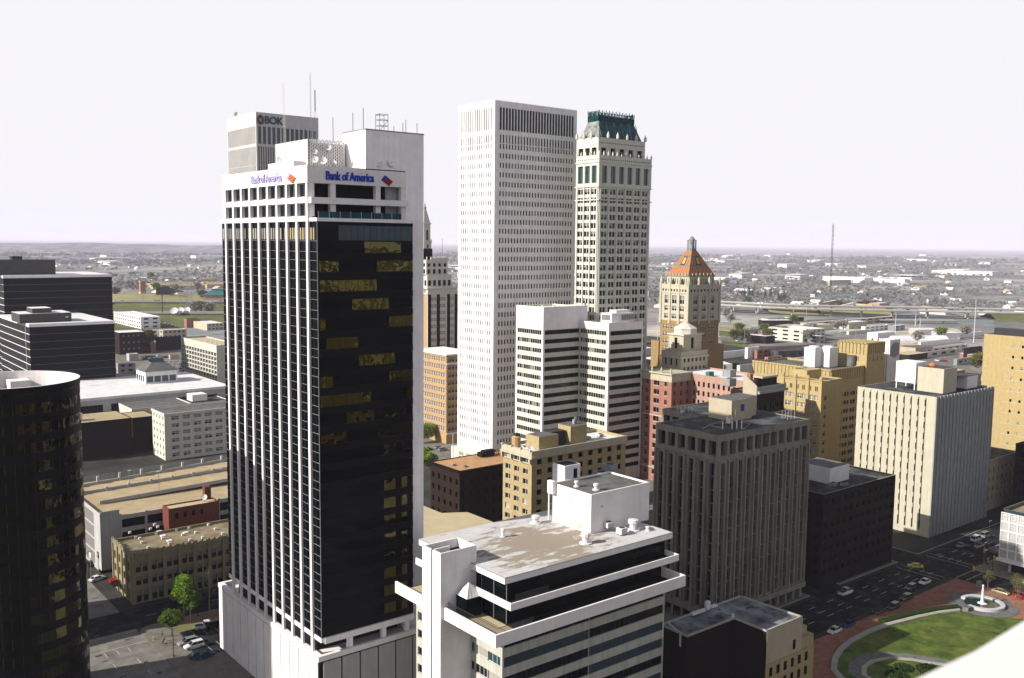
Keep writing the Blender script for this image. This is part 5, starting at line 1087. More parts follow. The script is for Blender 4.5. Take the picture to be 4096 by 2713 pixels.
part('entrance_awning', ['brown_brick', 'car_red'], B.o, lambda b: (b.box(-2.6, -.4, 9, 12.5, 2.9, 3.1, 0), b.box(-2.2, -.4, 12.8, 15.4, 2.7, 3.5, 1)))
x, y = at(*c1b(1600, 1425), 13.3)
B = Bld('red_brick_roof_house', 'long narrow red brick storey with pale roof standing above the art deco roof', x, y+.02, 'building', z=0)
wx = ony(*c1b(2075, 1200), y)[0]-x; hh = HC+(math.hypot(x, y))*0; zt = 18.3
B.block(0, wx, 0, 5.4, 0, zt, None, ([(2+i*2.6, 3+i*2.6) for i in range(int((wx-3)/2.6))], [(15, 16.7)]), par=.35, roof='roof_beige', kinds=[('plain', 'glass_black', 'metal_dark')]); B.done(['deep_red_brick'])
part('brick_chimney', 'deep_red_brick', B.o, lambda b: b.box(wx-2.6, wx-.6, 5, 7, 0, 22)); dish(B.o, wx-3.5, 3, 18, .9, -2.2)
# parking deck
o = empty('parking_deck', 'concrete parking deck with sunlit tan ramps and picket screen behind the art deco building', 'parking garage', (76, 290, 0))
def f(b):
    b.box(0, 70, 0, 3, 0, 1, 0); b.box(.2, 5.6, 0, 1.2, 0, 18.6, 0); b.box(0, .25, 0, 40, 0, 18.4, 0); b.box(.3, 70, 1.4, 48, 0, 15.4, 1)
    for z in (3.6, 7.6, 11.6, 15.6): b.box(5.6, 70, .2, .8, z, z+1.3, 0)
    for i in range(9): b.box(5.6+i*7.6, 6.3+i*7.6, .1, .9, 0, 17.2, 0)
    b.prism([(0, 0), (5.6, 0), (5.6, .4), (0, .4)], 18.6, 18.9, 0)
part('deck_frame', ['cool_concrete', 'void_dark'], o, f)
def f(b):
    b.box(.3, 70, 1.2, 48, 15.4, 16.8, 0)
    b.quad((4, 16.8, 17.0), (70, 16.8, 18.2), (70, 31, 18.2), (4, 31, 17.0), 0); b.quad((2, 33.6, 17.0), (70, 33.6, 19.4), (70, 41, 19.4), (2, 41, 17.0), 0)
part('ramp_surface', 'roof_tan', o, f)
def f(b):
    def beam(xa, za, xb, zb, y, h, t=.35):
        n = len(b.v); b.v += [(xa, y, za), (xb, y, zb), (xb, y+t, zb), (xa, y+t, za), (xa, y, za+h), (xb, y, zb+h), (xb, y+t, zb+h), (xa, y+t, za+h)]
        for q in ((4, 5, 6, 7), (0, 1, 5, 4), (1, 2, 6, 5), (2, 3, 7, 6), (3, 0, 4, 7)): b.f.append(tuple(n+i for i in q)); b.m.append(0)
    beam(4.4, 16.8, 70, 18.4, 16.4, 1.2); beam(1, 16.8, 70, 18.4, 31.2, 1.1); beam(.3, 16.8, 70, 19.6, 41, 1.0)
    for i in range(9): b.box(3+i*7.2, 3.7+i*7.2, 30.9, 31.7, 16.8, 18.5+i*.15); b.box(3+i*7.2, 3.7+i*7.2, 40.8, 41.6, 16.8, 19.8+i*.2)
part('ramp_parapet', 'cool_concrete', o, f)
def f(b):
    for i in range(170): x = .4+i*.41; b.box(x, x+.12, 43.5, 43.6, 15, 19.6+i*.012)
    b.box(.3, 70, 43.48, 43.6, 15.6, 15.8)
part('picket_screen', 'metal_grey', o, f)
def f(b):
    for i in range(3):
        for k in range(4): b.box(-.06, -.002, 7+i*11, 17+i*11, 1.4+k*4.1, 4.9+k*4.1)
part('wall_panel', 'blind_grey', o, f)
for (dx, dy, h) in ((18, 31, 6), (24, 20, 7)): part('lamp_post', ['metal_grey', 'metal_white'], o, lambda b: (b.tube((0, 0, 0), (0, 0, h), .08), b.box(-.5, .5, -.2, .2, h, h+.2, 1)), (dx, dy, 16.8))
def sgn(name, lab, x, y, w_, h_, z, txt, m1, m2):
    o = empty(name, lab, 'sign', (x, y, 0)); part('post', 'metal_grey', o, lambda b: b.tube((0, 0, 0), (0, 0, z), .08)); boxpart('panel', m1, o, -.08, .08, -w_/2, w_/2, z, z+h_)
    if txt: lettering(txt, h_*.95, m2, o, (-.1, w_*.28, z+h_*.16), RL, .04, .02)
sgn('parking_sign', 'dark square sign with white P beside the parking deck corner', 74.2, 286.5, 1.7, 1.7, 6.4, 'P', 'metal_dark', 'road_paint'); sgn('street_sign', 'blank pale rectangular board on a post left of the P sign', 72.6, 288.6, 2.2, 1.4, 6.2, '', 'metal_white', 'metal_dark')
# cream seven-storey office
x, y, zt = atd(*c1b(1560, 375), 420)
B = Bld('pale_stone_office', 'pale stone seven storey office with grey blinds in paired windows above the parking deck', x, y, 'building')
B.block(0, 36, 0, 17.5, 0, 21.4, (even(4, 17.5, .35, .6), rows(6, .4, 3.4, 1, 2.6)), ([(round(3+i*5.1+k*1.75, 3), round(3+i*5.1+k*1.75+1.65, 3)) for i in range(6) for k in range(2)], rows(6, .4, 3.4, .9, 2.7)), par=.6, roof='roof_grey', kinds=[('sash', 'blind_grey', 'trim_white')]*2+[('sash', 'glass_blue', 'metal_white')]); B.done(['pale_stone'])
part('stone_trim', 'pale_stone', B.o, lambda b: (b.box(-.5, 36, -.5, 0, 20.6, 21.6), b.box(-.5, 0, 0, 17.5, 20.6, 21.6), b.box(-.3, 0, -.3, 0, 0, 20.6)))
B = Bld('dark_brown_warehouse', 'windowless dark brown brick hall with pale roof, left of the pale stone office', 100, 448, 'building')
B.block(0, 33, 0, 24, 0, 17.2, None, None, par=.2, roof='roof_tan'); B.block(33, 45, 3, 20, 0, 16.5, None, None, par=.2, roof='roof_tan'); B.done(['brown_brick']); acunit(B.o, 8, 6, 17, 5, 4, 3.4, 'metal_white'); boxpart('corner_strip', 'orange_trim', B.o, 32.9, 33.05, -.1, 0, 8, 17.2)
x, y, zt = atd(*c1b(1230, 310), 505)
B = Bld('grey_roofed_l_building', 'pale low building with flat grey roof in front of the white roofed hall', 142, 478, 'building')
B.block(0, 30, 0, 22, 0, 16, None, None, par=.5, roof='roof_grey'); B.block(30, 52, 4, 30, 0, 15, None, None, par=.4, roof='roof_dark'); B.done(['pale_stone']); boxpart('roof_unit', 'trim_white', B.o, 34, 42, 10, 18, 15, 18.5)
# white hall with glazed pavilion
x, y = at(*z8(330, 735), 19)
o = empty('white_roofed_hall', 'large hall with broad plain white flat roof and a hipped glazed pavilion on top', 'building', (118, 500, 0))
part('wall', ['cool_concrete', 'void_dark'], o, lambda b: (b.box(0, 84, 2, 70, 0, 18.2, 0), [b.box(6+i*15, 17+i*15, 1.95, 2, 11, 15.6, 1) for i in range(5)])); part('roof', 'roof_white', o, lambda b: b.box(-.5, 84.5, 1.5, 70.5, 18.2, 19.6))
part('pavilion_wall', ['trim_white', 'glass_teal'], o, lambda b: (b.box(48.3, 66, 33, 49, 19.6, 26.4, 0), [b.box(49+i*4.2, 52.5+i*4.2, 32.9, 33, 20.4, 23.8, 1) for i in range(4)], [b.box(48.2, 48.3, 35+i*3.6, 37.4+i*3.6, 20.4, 23.8, 1) for i in range(4)]))
def f(b):
    p = [(47.6, 32.3), (66.7, 32.3), (66.7, 49.7), (47.6, 49.7)]; t = [(53.5, 38.3), (60.8, 38.3), (60.8, 43.7), (53.5, 43.7)]
    for i in range(4): j = (i+1) % 4; b.quad((*p[i], 26.4), (*p[j], 26.4), (*t[j], 31), (*t[i], 31), 0)
    b.quad((53.5, 38.2, 31), (60.8, 38.2, 31), (60.8, 41, 33), (53.5, 41, 33), 1); b.quad((53.5, 43.7, 31), (60.8, 43.7, 31), (60.8, 41, 33), (53.5, 41, 33), 1)
part('pavilion_roof', ['roof_grey', 'glass_teal'], o, f)
# gridded hotel
x, y, zt = atd(*z8(992, 308), 590)
B = Bld('gridded_white_hotel', 'pale slab hotel with square grid of dark glazed cells and plain white end wall', x, y, 'hotel')
D = onx(*z8(660, 235), x)[0]-y; n = 13; p = D/n
B.block(0, 16, 0, D, 0, zt, ([(round(i*p+.5, 3), round((i+1)*p-.5, 3)) for i in range(n)], [(round(.6+k*2.9, 3), round(.6+k*2.9+2.3, 3)) for k in range(int((zt-3)/2.9))]), None, par=.6, roof='roof_beige', kinds=[('double', 'glass_blue', 'trim_white')]*3+[('cross', 'glass_dark', 'trim_white')], dep=.8); B.done(['pale_stone'])
for i in range(4): vent(B.o, 5, 6+i*8, zt-.6, .5, 1.2)

# ---- generic surveyed background building
def bg(name, lab, base, topy, lx, rx, mats, roof, L=None, F=None, group=None, cat='building', gable=False, z=0):
    X, Y = at(*base, z); r = ray(base[0], topy); H = HC+r[2]*math.hypot(X, Y)/math.hypot(r[0], r[1])
    D = max(3, onx(lx[0], lx[1], X)[0]-Y); Wd = max(3, ony(rx[0], rx[1], Y)[0]-X); H = max(H, 3)
    B = Bld(name, lab, X, Y, cat, group=group); fr = max(2.6, min(4.2, H/max(1, round(H/3.8))))
    ns = max(1, int(round(H/3.8)))
    def spec(q, tot): return None if not q else (even(max(1, int(tot/q)), tot, .5, .8), [(round(k*H/ns+H/ns*.3, 3), round(k*H/ns+H/ns*.72, 3)) for k in range(ns)])
    if gable:
        b = B.wall; b.prism([(0, 0), (Wd, 0), (Wd, D), (0, D)], 0, H*.72, 0, top=False); m_ = Wd/2
        b.poly([(0, 0, H*.72), (Wd, 0, H*.72), (m_, 0, H)], 0); b.poly([(0, D, H*.72), (Wd, D, H*.72), (m_, D, H)], 0)
        part('roof', roof, B.o, lambda q: (q.quad((-.4, -.4, H*.70), (m_, -.4, H+.1), (m_, D+.4, H+.1), (-.4, D+.4, H*.70)), q.quad((Wd+.4, -.4, H*.70), (m_, -.4, H+.1), (m_, D+.4, H+.1), (Wd+.4, D+.4, H*.70))))
    else: B.block(0, Wd, 0, D, 0, H, spec(L, D), spec(F, Wd), par=.5, roof=roof, kinds=[('plain', 'glass_dark', 'metal_grey')], dep=.2)
    B.done(mats, limit=30); return B
b1 = bg('brick_warehouse', 'dark red brick warehouse with small windows, left beyond the parking bays', z8(298, 385), 1250+245/2.33, z8(290, 385), z8(380, 360), ['dark_brick'], 'roof_white', None, 3)
bg('brick_warehouse', 'orange side of brick hall beside the dark warehouse', z8(380, 366), 1250+285/2.33, z8(300, 320), z8(430, 350), ['red_brick'], 'roof_white')
X, Y = at(*z8(60, 385), 0)
o = empty('long_brick_building', 'long dark brick warehouse with many tiny windows beyond the white hall', 'building', (X, Y-10, 0)); X2 = at(*z8(298, 385), 0)
w_ = math.dist((X, Y), X2); part('wall', ['dark_brick', 'blind_grey'], o, lambda b: (b.box(0, w_, 0, 20, 0, 19, 0), [b.box(3+i*4.2, 4.2+i*4.2, -.05, 0, 4+k*5.6, 5.6+k*5.6, 1) for i in range(int(w_/4.2)-1) for k in range(3)])); part('roof', 'roof_white', o, lambda b: b.box(.5, w_-.5, .5, 19.5, 19, 19.2))
bg('blue_glazed_building', 'white flat-roofed building with blue glass front behind the dark tower edge', z8(290, 155), 1250+45/2.33, z8(40, 155), z8(470, 135), ['roof_white'], 'roof_white', 8, 8)
bg('black_walled_hall', 'black walled hall with white roof and raised glazed storey', z8(440, 360), 1250+232/2.33, z8(430, 345), z8(665, 335), ['black_cladding'], 'roof_white')
bg('glazed_storey', 'raised box with blue glass band above the black walled hall', z8(495, 250), 1250+165/2.33, z8(462, 240), z8(715, 225), ['tan_stucco'], 'roof_white', 6, 4)
bg('painted_sign_building', 'cream brick building with faded painted wall lettering near the highway', z8(905, 170), 1250+105/2.33, z8(780, 160), z8(1060, 168), ['cream_stone'], 'roof_white', None, 4)
bg('small_brick_building', 'small red brick building with dark side below the satellite dishes', z8(715, 145), 1250+60/2.33, z8(692, 135), z8(845, 140), ['red_brick'], 'roof_dark', None, None)
bg('small_concrete_stair_box', 'pale concrete stair box at the parking bays', z8(180, 455), 1250+388/2.33, z8(155, 445), z8(268, 450), ['cool_concrete'], 'roof_white')
bg('small_cream_kiosk', 'small cream kiosk at the right end of the parking bays', z8(560, 440), 1250+395/2.33, z8(552, 430), z8(645, 430), ['cream_stone'], 'roof_white')
bg('banded_parking_garage', 'open concrete parking garage with dark deck slots, left of the pavilion', z8(75, 570), 1250+478/2.33, z8(62, 560), z8(240, 560), ['cool_concrete'], 'cool_concrete', 5, 5)
sheet('car_park_paving', [at(*z8(*p), 0) for p in ((60, 520), (640, 560), (670, 440), (670, 365), (60, 395))], .03, 'sidewalk'); 
o = empty('satellite_dish_group', 'three white satellite dishes standing together beside the highway bank', 'satellite dish', (*at(*z8(665, 56), 0), 0))
for i in range(3): dish(o, -9+i*8, 0, 4, 5.0, -2.2, .7)
# highway at left: embankments, deck, traffic
def hwy(name, pts, wd, z, m='concrete_road', th=1.4, pier=0, rail=True):
    b = MB()
    L_, R_ = [], []
    for i, p in enumerate(pts):
        a = Vector(pts[max(0, i-1)]); c = Vector(pts[min(len(pts)-1, i+1)]); d = (c-a).normalized(); n = Vector((-d.y, d.x)); L_.append((p[0]+n.x*wd/2, p[1]+n.y*wd/2)); R_.append((p[0]-n.x*wd/2, p[1]-n.y*wd/2))
    for i in range(len(pts)-1):
        b.prism([R_[i], R_[i+1], L_[i+1], L_[i]], z-th, z, 0)
        if rail:
            for S_, s in ((L_, -1), (R_, 1)):
                p, q = Vector(S_[i]), Vector(S_[i+1]); d = (q-p).normalized(); n = Vector((-d.y, d.x))*.4*s; b.prism([tuple(p), tuple(q), tuple(q+n), tuple(p+n)], z, z+1, 1)
    if pier:
        for i in range(len(pts)-1):
            p, q = Vector(pts[i]), Vector(pts[i+1]); k = max(1, int((q-p).length/pier))
            for j in range(k):
                c = p.lerp(q, (j+.5)/k); b.rings([(1.2, 0), (1.2, z-th)], 1, 8, c.x, c.y)
    return tag(b.build(name, [m, 'cool_concrete']), kind='structure')
LA = [(280, 1575), (405, 1421), (527, 1349), (640, 1290)]; LB = [(240, 1330), (355, 1249), (462, 1184), (580, 1110)]
hwy('highway', [(v[0]+20, v[1]+60) for v in LA], 26, 6.5); hwy('highway', [(v[0]+2, v[1]+0) for v in LB], 22, 6.5)
def bank(name, pts, wd, z, m='grass'):
    b = MB()
    for i in range(len(pts)-1):
        p, q = Vector(pts[i]), Vector(pts[i+1]); d = (q-p).normalized(); n = Vector((-d.y, d.x)); b.quad((p.x-n.x*wd, p.y-n.y*wd, 0), (q.x-n.x*wd, q.y-n.y*wd, 0), (q.x, q.y, z), (p.x, p.y, z)); b.quad((q.x+n.x*wd, q.y+n.y*wd, 0), (p.x+n.x*wd, p.y+n.y*wd, 0), (p.x, p.y, z), (q.x, q.y, z))
    return tag(b.build(name, m), kind='structure')
mat('far_grass', (.15, .175, .07), var=.25, scale=.03, spec=0); mat('straw', (.34, .32, .15), var=.15, scale=.05, spec=0)
bank('highway_bank', [(v[0]+20, v[1]+60) for v in LA], 60, 5.2, 'far_grass'); bank('highway_bank', LB, 60, 5.2, 'far_grass')
sheet('highway_meadow', [(200, 1100), (620, 1020), (900, 1250), (760, 1500), (380, 1700), (200, 1600)], .02, 'far_grass')
X, Y = at(*c1(1350, 650), 8)
def f(b):
    for k, (r, z) in enumerate(((150, 0), (105, 2.6), (100, 2.6), (75, 5), (70, 5), (48, 7.4), (45, 7.4))): pass
    b.rings([(120, 0), (86, 2.8), (82, 2.9), (60, 5.2), (57, 5.3), (38, 7.6), (36, 7.7), (.5, 8)], 0, 40)
m_ = MB(); f(m_); tag(m_.build('terraced_grass_mound', 'straw', None, (X, Y, 0)), kind='structure')
o = empty('brick_clock_tower', 'square brick tower standing on the terraced grass mound', 'tower', (X, Y, 8)); part('shaft', 'red_brick', o, lambda b: b.box(-4.3, 4.3, -4.3, 4.3, 0, 19.5)); part('stone_base', 'cream_stone', o, lambda b: b.box(-4.8, 4.8, -4.8, 4.8, 0, 3)); part('top_band', 'metal_grey', o, lambda b: b.box(-4.6, 4.6, -4.6, 4.6, 19.5, 22))
for i, (u, v, wd_) in enumerate(((1450, 610, 45), (1600, 600, 90), (1750, 560, 60), (1700, 615, 70), (1900, 550, 50), (1990, 545, 60), (1960, 600, 70), (1440, 590, 40), (2020, 590, 60))):
    X, Y = at(*c1(u, v), 0); o = empty('apartment_house', 'low cream apartment house with pitched roof beyond the grass mound', 'house', (X, Y, 0), .4*(i % 3), 'cream apartment houses by the mound')
    part('wall', 'house_cream', o, lambda b: b.box(0, wd_*.75, 0, 16, 0, 8)); part('roof', 'roof_tan', o, lambda b: (b.quad((-1, -1, 7.8), (wd_*.75+1, -1, 7.8), (wd_*.75+1, 8, 12), (-1, 8, 12)), b.quad((-1, 17, 7.8), (wd_*.75+1, 17, 7.8), (wd_*.75+1, 8, 12), (-1, 8, 12))))
X, Y = at(*c1(1930, 735), 0); o = empty('green_roofed_hall', 'brick hall with broad teal green metal roof at the highway edge', 'building', (X, Y, 0), -.5)
part('wall', 'pink_brick', o, lambda b: b.box(0, 90, 0, 60, 0, 12)); part('roof', 'roof_green', o, lambda b: (b.quad((-2, -2, 11.8), (92, -2, 11.8), (80, 30, 19), (10, 30, 19)), b.quad((92, -2, 11.8), (92, 62, 11.8), (80, 30, 19), (80, 30, 19.01)), b.quad((-2, 62, 11.8), (-2, -2, 11.8), (10, 30, 19), (10, 30, 19.01)), b.box(10, 80, 26, 34, 18.5, 20.5)))
# right: elevated highway
RA = [(1128, 1010), (1133, 912), (1150, 835), (1184, 805-25), (1275, 690), (1345, 610), (1500, 430)]
hwy('elevated_highway', RA, 15, 10, 'concrete_road', 1.6, 36); hwy('elevated_highway', [(x+26, y+16) for x, y in RA], 15, 13, 'concrete_road', 1.6, 36)
bank('highway_bank', [(1345, 610), (1500, 430), (1700, 260)], 45, 9.5, 'far_grass'); bank('highway_bank', [(1190, 870), (1240, 820), (1330, 760)], 40, 9, 'straw')
hwy('ramp_road', [(1230, 600), (1180, 640), (1120, 690), (1060, 700), (1010, 690)], 10, 4, 'concrete_road', 1, 30)
for name, pts, m_ in (('grass_field', [c4(985, 1100), c4(1300, 1140), c4(1260, 1170), c4(985, 1160)], 'far_grass'), ('straw_field', [c4(985, 1060), c4(1420, 1095), c4(1410, 1140), c4(985, 1095)], 'straw'), ('grass_field', [c4(1010, 1205), c4(1320, 1240), c4(1240, 1280), c4(1010, 1250)], 'far_grass'), ('playing_field', [c5(250, 1275), c5(430, 1235), c5(850, 1270), c5(800, 1330), c5(500, 1330)], 'far_grass'), ('straw_strip', [c5(430, 1262), c5(560, 1255), c5(820, 1285), c5(690, 1300)], 'straw'), ('grass_field', [c5(1060, 1300), c5(1330, 1290), c5(1240, 1355), c5(1060, 1340)], 'far_grass'), ('grass_field', [c5(1060, 1240), c5(1400, 1200), c5(1600, 1200), c5(1500, 1240)], 'far_grass')):
    sheet(name, [at(*p, 0) for p in pts], .03, m_)
for name, pts in (('cross_road', [c5(250, 1235), c5(700, 1180), c5(960, 1165), c5(970, 1175), c5(700, 1200), c5(260, 1255)]), ('cross_road', [c4(985, 1190), c4(1500, 1230), c4(1500, 1250), c4(985, 1205)]), ('parking_lot', [c4(1000, 1165), c4(1500, 1165), c4(1470, 1230), c4(1000, 1195)]), ('parking_lot', [c5(1060, 1345), c5(1240, 1345), c5(1200, 1420), c5(1060, 1420)]), ('parking_lot', [c5(1240, 1390), c5(1640, 1430), c5(1900, 1560), c5(1200, 1500)])):
    sheet(name, [at(*p, 0) for p in pts], .04, 'sidewalk')
BG = [  # base corner, top y (crop), left, right
 (c4, (1855, 1230), 1100, (1500, 1120), (2091, 1210), 'pale_stone', 'roof_white', 12, 8, 'long white two storey building, left of the playing field'),
 (c4, (1495, 1050), 985, (1425, 1035), (1730, 1045), 'trim_white', 'roof_grey', None, 8, 'white two storey building with blue awnings below the highway'),
 (c4, (1745, 1035), 975, (1665, 1000), (1870, 1025), 'dark_brick', 'roof_grey', 14, None, 'orange and dark brick house beside the blue awning building'),
 (c4, (2030, 1240), 1165, (1900, 1200), (2085, 1235), 'car_silver', 'roof_white', 8, 8, 'white low annex with blue grey side'),
 (c5, (60, 1090), 1025, (0, 1080), (980, 1040), 'tan_stucco', 'roof_white', None, 16, 'very long low white roofed warehouse just below the elevated highway'),
 (c5, (475, 1090), 1055, (415, 1080), (600, 1085), 'trim_white', 'roof_dark', None, None, 'small white shed with dark pitched roof'),
 (c5, (680, 1120), 1065, (640, 1090), (925, 1120), 'trim_white', 'roof_white', None, 10, 'white building with row of small windows below the highway'),
 (c5, (985, 1110), 1055, (920, 1080), (1095, 1105), 'car_silver', 'roof_white', None, 10, 'low white building with rounded blue shaded end'),
 (c5, (510, 1150), 1115, (508, 1140), (740, 1165), 'pale_stone', 'roof_white', None, None, 'low white shop with red and blue end'),
 (c5, (1260, 1280), 1230, (1250, 1270), (1670, 1290), 'trim_white', 'roof_grey', None, None, 'white walled low building with lilac shaded end'),
 (c5, (1310, 1370), 1300, (1305, 1340), (1740, 1400), 'pale_stone', 'roof_white', None, 13, 'white two storey building with small dark windows, right middle'),
 (c5, (1255, 1400), 1340, (1250, 1370), (1640, 1440), 'pale_stone', 'roof_beige', None, 14, 'cream single storey front building'),
 (c5, (1740, 1400), 1290, (1735, 1390), (1900, 1410), 'brown_brick', 'roof_dark', None, None, 'dark low building with white corner tower beside the yellow slab'),
 (c5, (1640, 1470), 1405, (1630, 1450), (1900, 1500), 'car_silver', 'roof_white', None, 10, 'pale blue painted shed in the parking lot'),
 (c5, (1580, 1195), 1148, (1578, 1190), (1900, 1200), 'trim_white', 'roof_white', None, None, 'small white building right of the domed shed'),
 (c5, (590, 860), 800, (585, 840), (830, 885), 'red_brick', 'roof_white', None, 20, 'red brick warehouse with white roof beyond the highway'),
 (c5, (830, 885), 820, (720, 870), (935, 880), 'pink_brick', 'roof_white', None, None, 'pale brick end block beside the red warehouse'),
 (c5, (975, 925), 880, (955, 900), (1410, 925), 'trim_white', 'roof_white', None, None, 'long bright white warehouse beyond the highway'),
 (c5, (1390, 905), 868, (1385, 880), (1850, 940), 'trim_white', 'roof_white', None, 20, 'wide white warehouse right of the mast pole'),
 (c5, (1930, 925), 880, (1850, 900), (2050, 920), 'car_silver', 'roof_white', None, None, 'white and blue warehouse end near the trees'),
 (c5, (1340, 825), 780, (1335, 820), (1640, 830), 'trim_white', 'roof_white', None, None, 'low white shed with barrel roof among the trees'),
 (c5, (310, 635), 580, (285, 610), (530, 635), 'house_cream', 'roof_white', None, None, 'tall cream storage hall with blue lower wall by the mast'),
 (c4, (1380, 1400), 1310, (1370, 1330), (1990, 1410), 'red_brick', 'roof_dark', None, 8, 'long red brick row with dark roof near the painted lettering'),
 (c4, (1490, 1460), 1385, (1485, 1400), (1640, 1470), 'pink_brick', 'roof_grey', 6, 6, 'pink brick house with white windows'),
 (c4, (1280, 1400), 1285, (1265, 1300), (1400, 1370), 'trim_white', 'roof_white', None, None, 'white walled lot building'),
 (c4, (1020, 1400), 1330, (1018, 1350), (1420, 1420), 'trim_white', 'roof_white', None, None, 'broad white roofed shop building beside the tile spired tower'),
 (c4, (1200, 1560), 1470, (1190, 1480), (1700, 1540), 'pale_stone', 'roof_grey', None, None, 'grey roofed white block behind the red brick hotel'),
 (c4, (1040, 1530), 1465, (1030, 1480), (1190, 1530), 'dark_brick', 'roof_dark', None, None, 'dark roofed block beside the tile spired tower base'),
 (c4, (1630, 1500), 1410, (1625, 1420), (1900, 1500), 'trim_white', 'roof_grey', None, None, 'white block behind the yellow hotel'),
 (c4, (245, 755), 690, (243, 730), (345, 750), 'house_cream', 'roof_white', None, None, 'cream shed with open dark door left of the tile spired tower'),
 (c4, (1040, 580), 550, (930, 570), (1180, 575), 'trim_white', 'roof_white', None, 30, 'far white industrial hall'),
 (c4, (1250, 800), 765, (1245, 790), (1330, 800), 'cool_concrete', 'roof_white', None, None, 'small pale box building among evergreens'),
 (c5, (450, 880), 820, (430, 860), (680, 880), 'trim_white', 'roof_white', None, None, 'white gabled shed in front of the red warehouse'),
 (c5, (250, 850), 795, (230, 830), (500, 850), 'red_brick', 'roof_white', None, None, 'brick gabled hall left of the white shed'),
]
for i, (cf_, bp, ty, lp, rp, wm, rm_, Ls, Fs, lab) in enumerate(BG):
    bg('low_building', lab, cf_(*bp), cf_(0, ty)[1], cf_(*lp), cf_(*rp), [wm], rm_, Ls, Fs, gable=('gabled' in lab))
q = random.Random(77)
for k in range(60):
    X, Y = q.uniform(470, 1080), q.uniform(230, 760)
    if X+Y*.45 > 1350 or X*.5+Y < 480 or abs(X-Y*1.28) < 40: continue
    o = empty('low_commercial_building', 'low pale flat-roofed commercial building on the blocks between downtown and the highway', 'building', (X, Y, 0), q.choice((0, 0, -.5)), 'low commercial buildings'); w_, d_, h_ = q.uniform(14, 40), q.uniform(10, 24), q.uniform(4, 9); mm = q.choice(('trim_white', 'pale_stone', 'tan_stucco', 'red_brick', 'dark_brick', 'cool_concrete'))
    part('wall', mm, o, lambda b: b.box(0, w_, 0, d_, 0, h_)); part('roof', q.choice(('roof_white', 'roof_white', 'roof_grey', 'roof_beige')), o, lambda b: b.box(.3, w_-.3, .3, d_-.3, h_, h_+.1)); part('door', 'glass_dark', o, lambda b: (b.box(-.05, 0, d_*.4, d_*.4+2, 0, 2.4)))
# dark roof sign lettering
X, Y = at(*c4(2010, 1310), 7); o = empty('painted_fascia', 'dark painted roof fascia with partly readable white letters VOLE', 'sign', (X, Y, 0), -.35)
boxpart('fascia_board', 'sign_navy', o, -14, 30, 0, .5, 4, 9); lettering('VOLE  X', 5, 'trim_white', o, (-12, -.1, 4.8), RF, .1, .05); part('low_roof', 'roof_dark', o, lambda b: b.box(-40, 30, .6, 40, 0, 7))
# domed shed
X, Y = at(*c5(1240, 1225), 0); o = empty('white_arched_shed', 'white arched hangar-like shed on the open lots', 'shed', (X, Y, 0), -.5)
def f(b):
    for i in range(8): a0, a1 = math.pi*i/8, math.pi*(i+1)/8; b.quad((-30, -9*math.cos(a0), 7*math.sin(a0)), (30, -9*math.cos(a0), 7*math.sin(a0)), (30, -9*math.cos(a1), 7*math.sin(a1)), (-30, -9*math.cos(a1), 7*math.sin(a1)))
    for x in (-30, 30): b.poly([(x, -9*math.cos(math.pi*i/8), 7*math.sin(math.pi*i/8)) for i in range(9)])
part('arched_roof', 'roof_white', o, f)
# tall radio mast and high lamp masts
X, Y = at(*c5(318, 720), 0); r = ray(3322, 895); H = HC+r[2]*math.hypot(X, Y)/math.hypot(r[0], r[1]); o = empty('radio_mast', 'very tall thin lattice radio mast rising above the plain', 'mast', (X, Y, 0)); lattice(o, 0, 0, 0, H, 3.5, 'lattice_shaft', 'metal_dark', .35, 9)
for i, (cf_, u, v, ty) in enumerate(((c5, 1815, 1235, 770), (c5, 1248, 1185, 975), (c5, 995, 1130, 925), (c5, 1205, 1060, 925), (c4, 340, 1200, 915), (c4, 1890, 1120, 800), (c1, 1540, 880, 760), (c1, 1710, 800, 560), (c1, 1358, 800, 640), (c1, 1145, 560, 440), (c1, 1218, 560, 400), (c5, 62, 1050, 800), (c4, 1245, 1280, 1080), (c5, 580, 1230, 1080))):
    X, Y = at(*cf_(u, v), 0); r = ray(*cf_(u, ty)); H = HC+r[2]*math.hypot(X, Y)/math.hypot(r[0], r[1]); o = empty('lamp_mast', 'tall plain highway lamp mast standing in the background lots', 'mast', (X, Y, 0), 0, 'tall highway lamp masts'); part('shaft', 'metal_white' if i < 5 else 'metal_grey', o, lambda b: b.tube((0, 0, 0), (0, 0, H), .45 if i < 4 else .3, 0, 6, .2)); part('lamp_ring', 'metal_grey', o, lambda b: b.rings([(1.4, H), (1.4, H+.6)], 0, 8))
X, Y = at(*c1(1790, 870), 0); o = empty('power_pylon', 'pale lattice power pylon beside the highway', 'pylon', (X, Y, 0)); lattice(o, 0, 0, 0, 62, 8, 'lattice_shaft', 'metal_grey', .3, 6); part('cross_arm', 'metal_grey', o, lambda b: [b.tube((-9, 0, z), (9, 0, z), .25) for z in (40, 48, 56)])
X, Y = at(*c1(1540, 885), 0); o = empty('billboard', 'dark backed billboard on a single pole in front of the highway bank', 'billboard', (X, Y, 0), -.4); part('pole', 'metal_dark', o, lambda b: b.tube((0, 0, 0), (0, 0, 30), .6)); boxpart('board', 'metal_dark', o, -7, 10, -.5, .5, 30, 40)
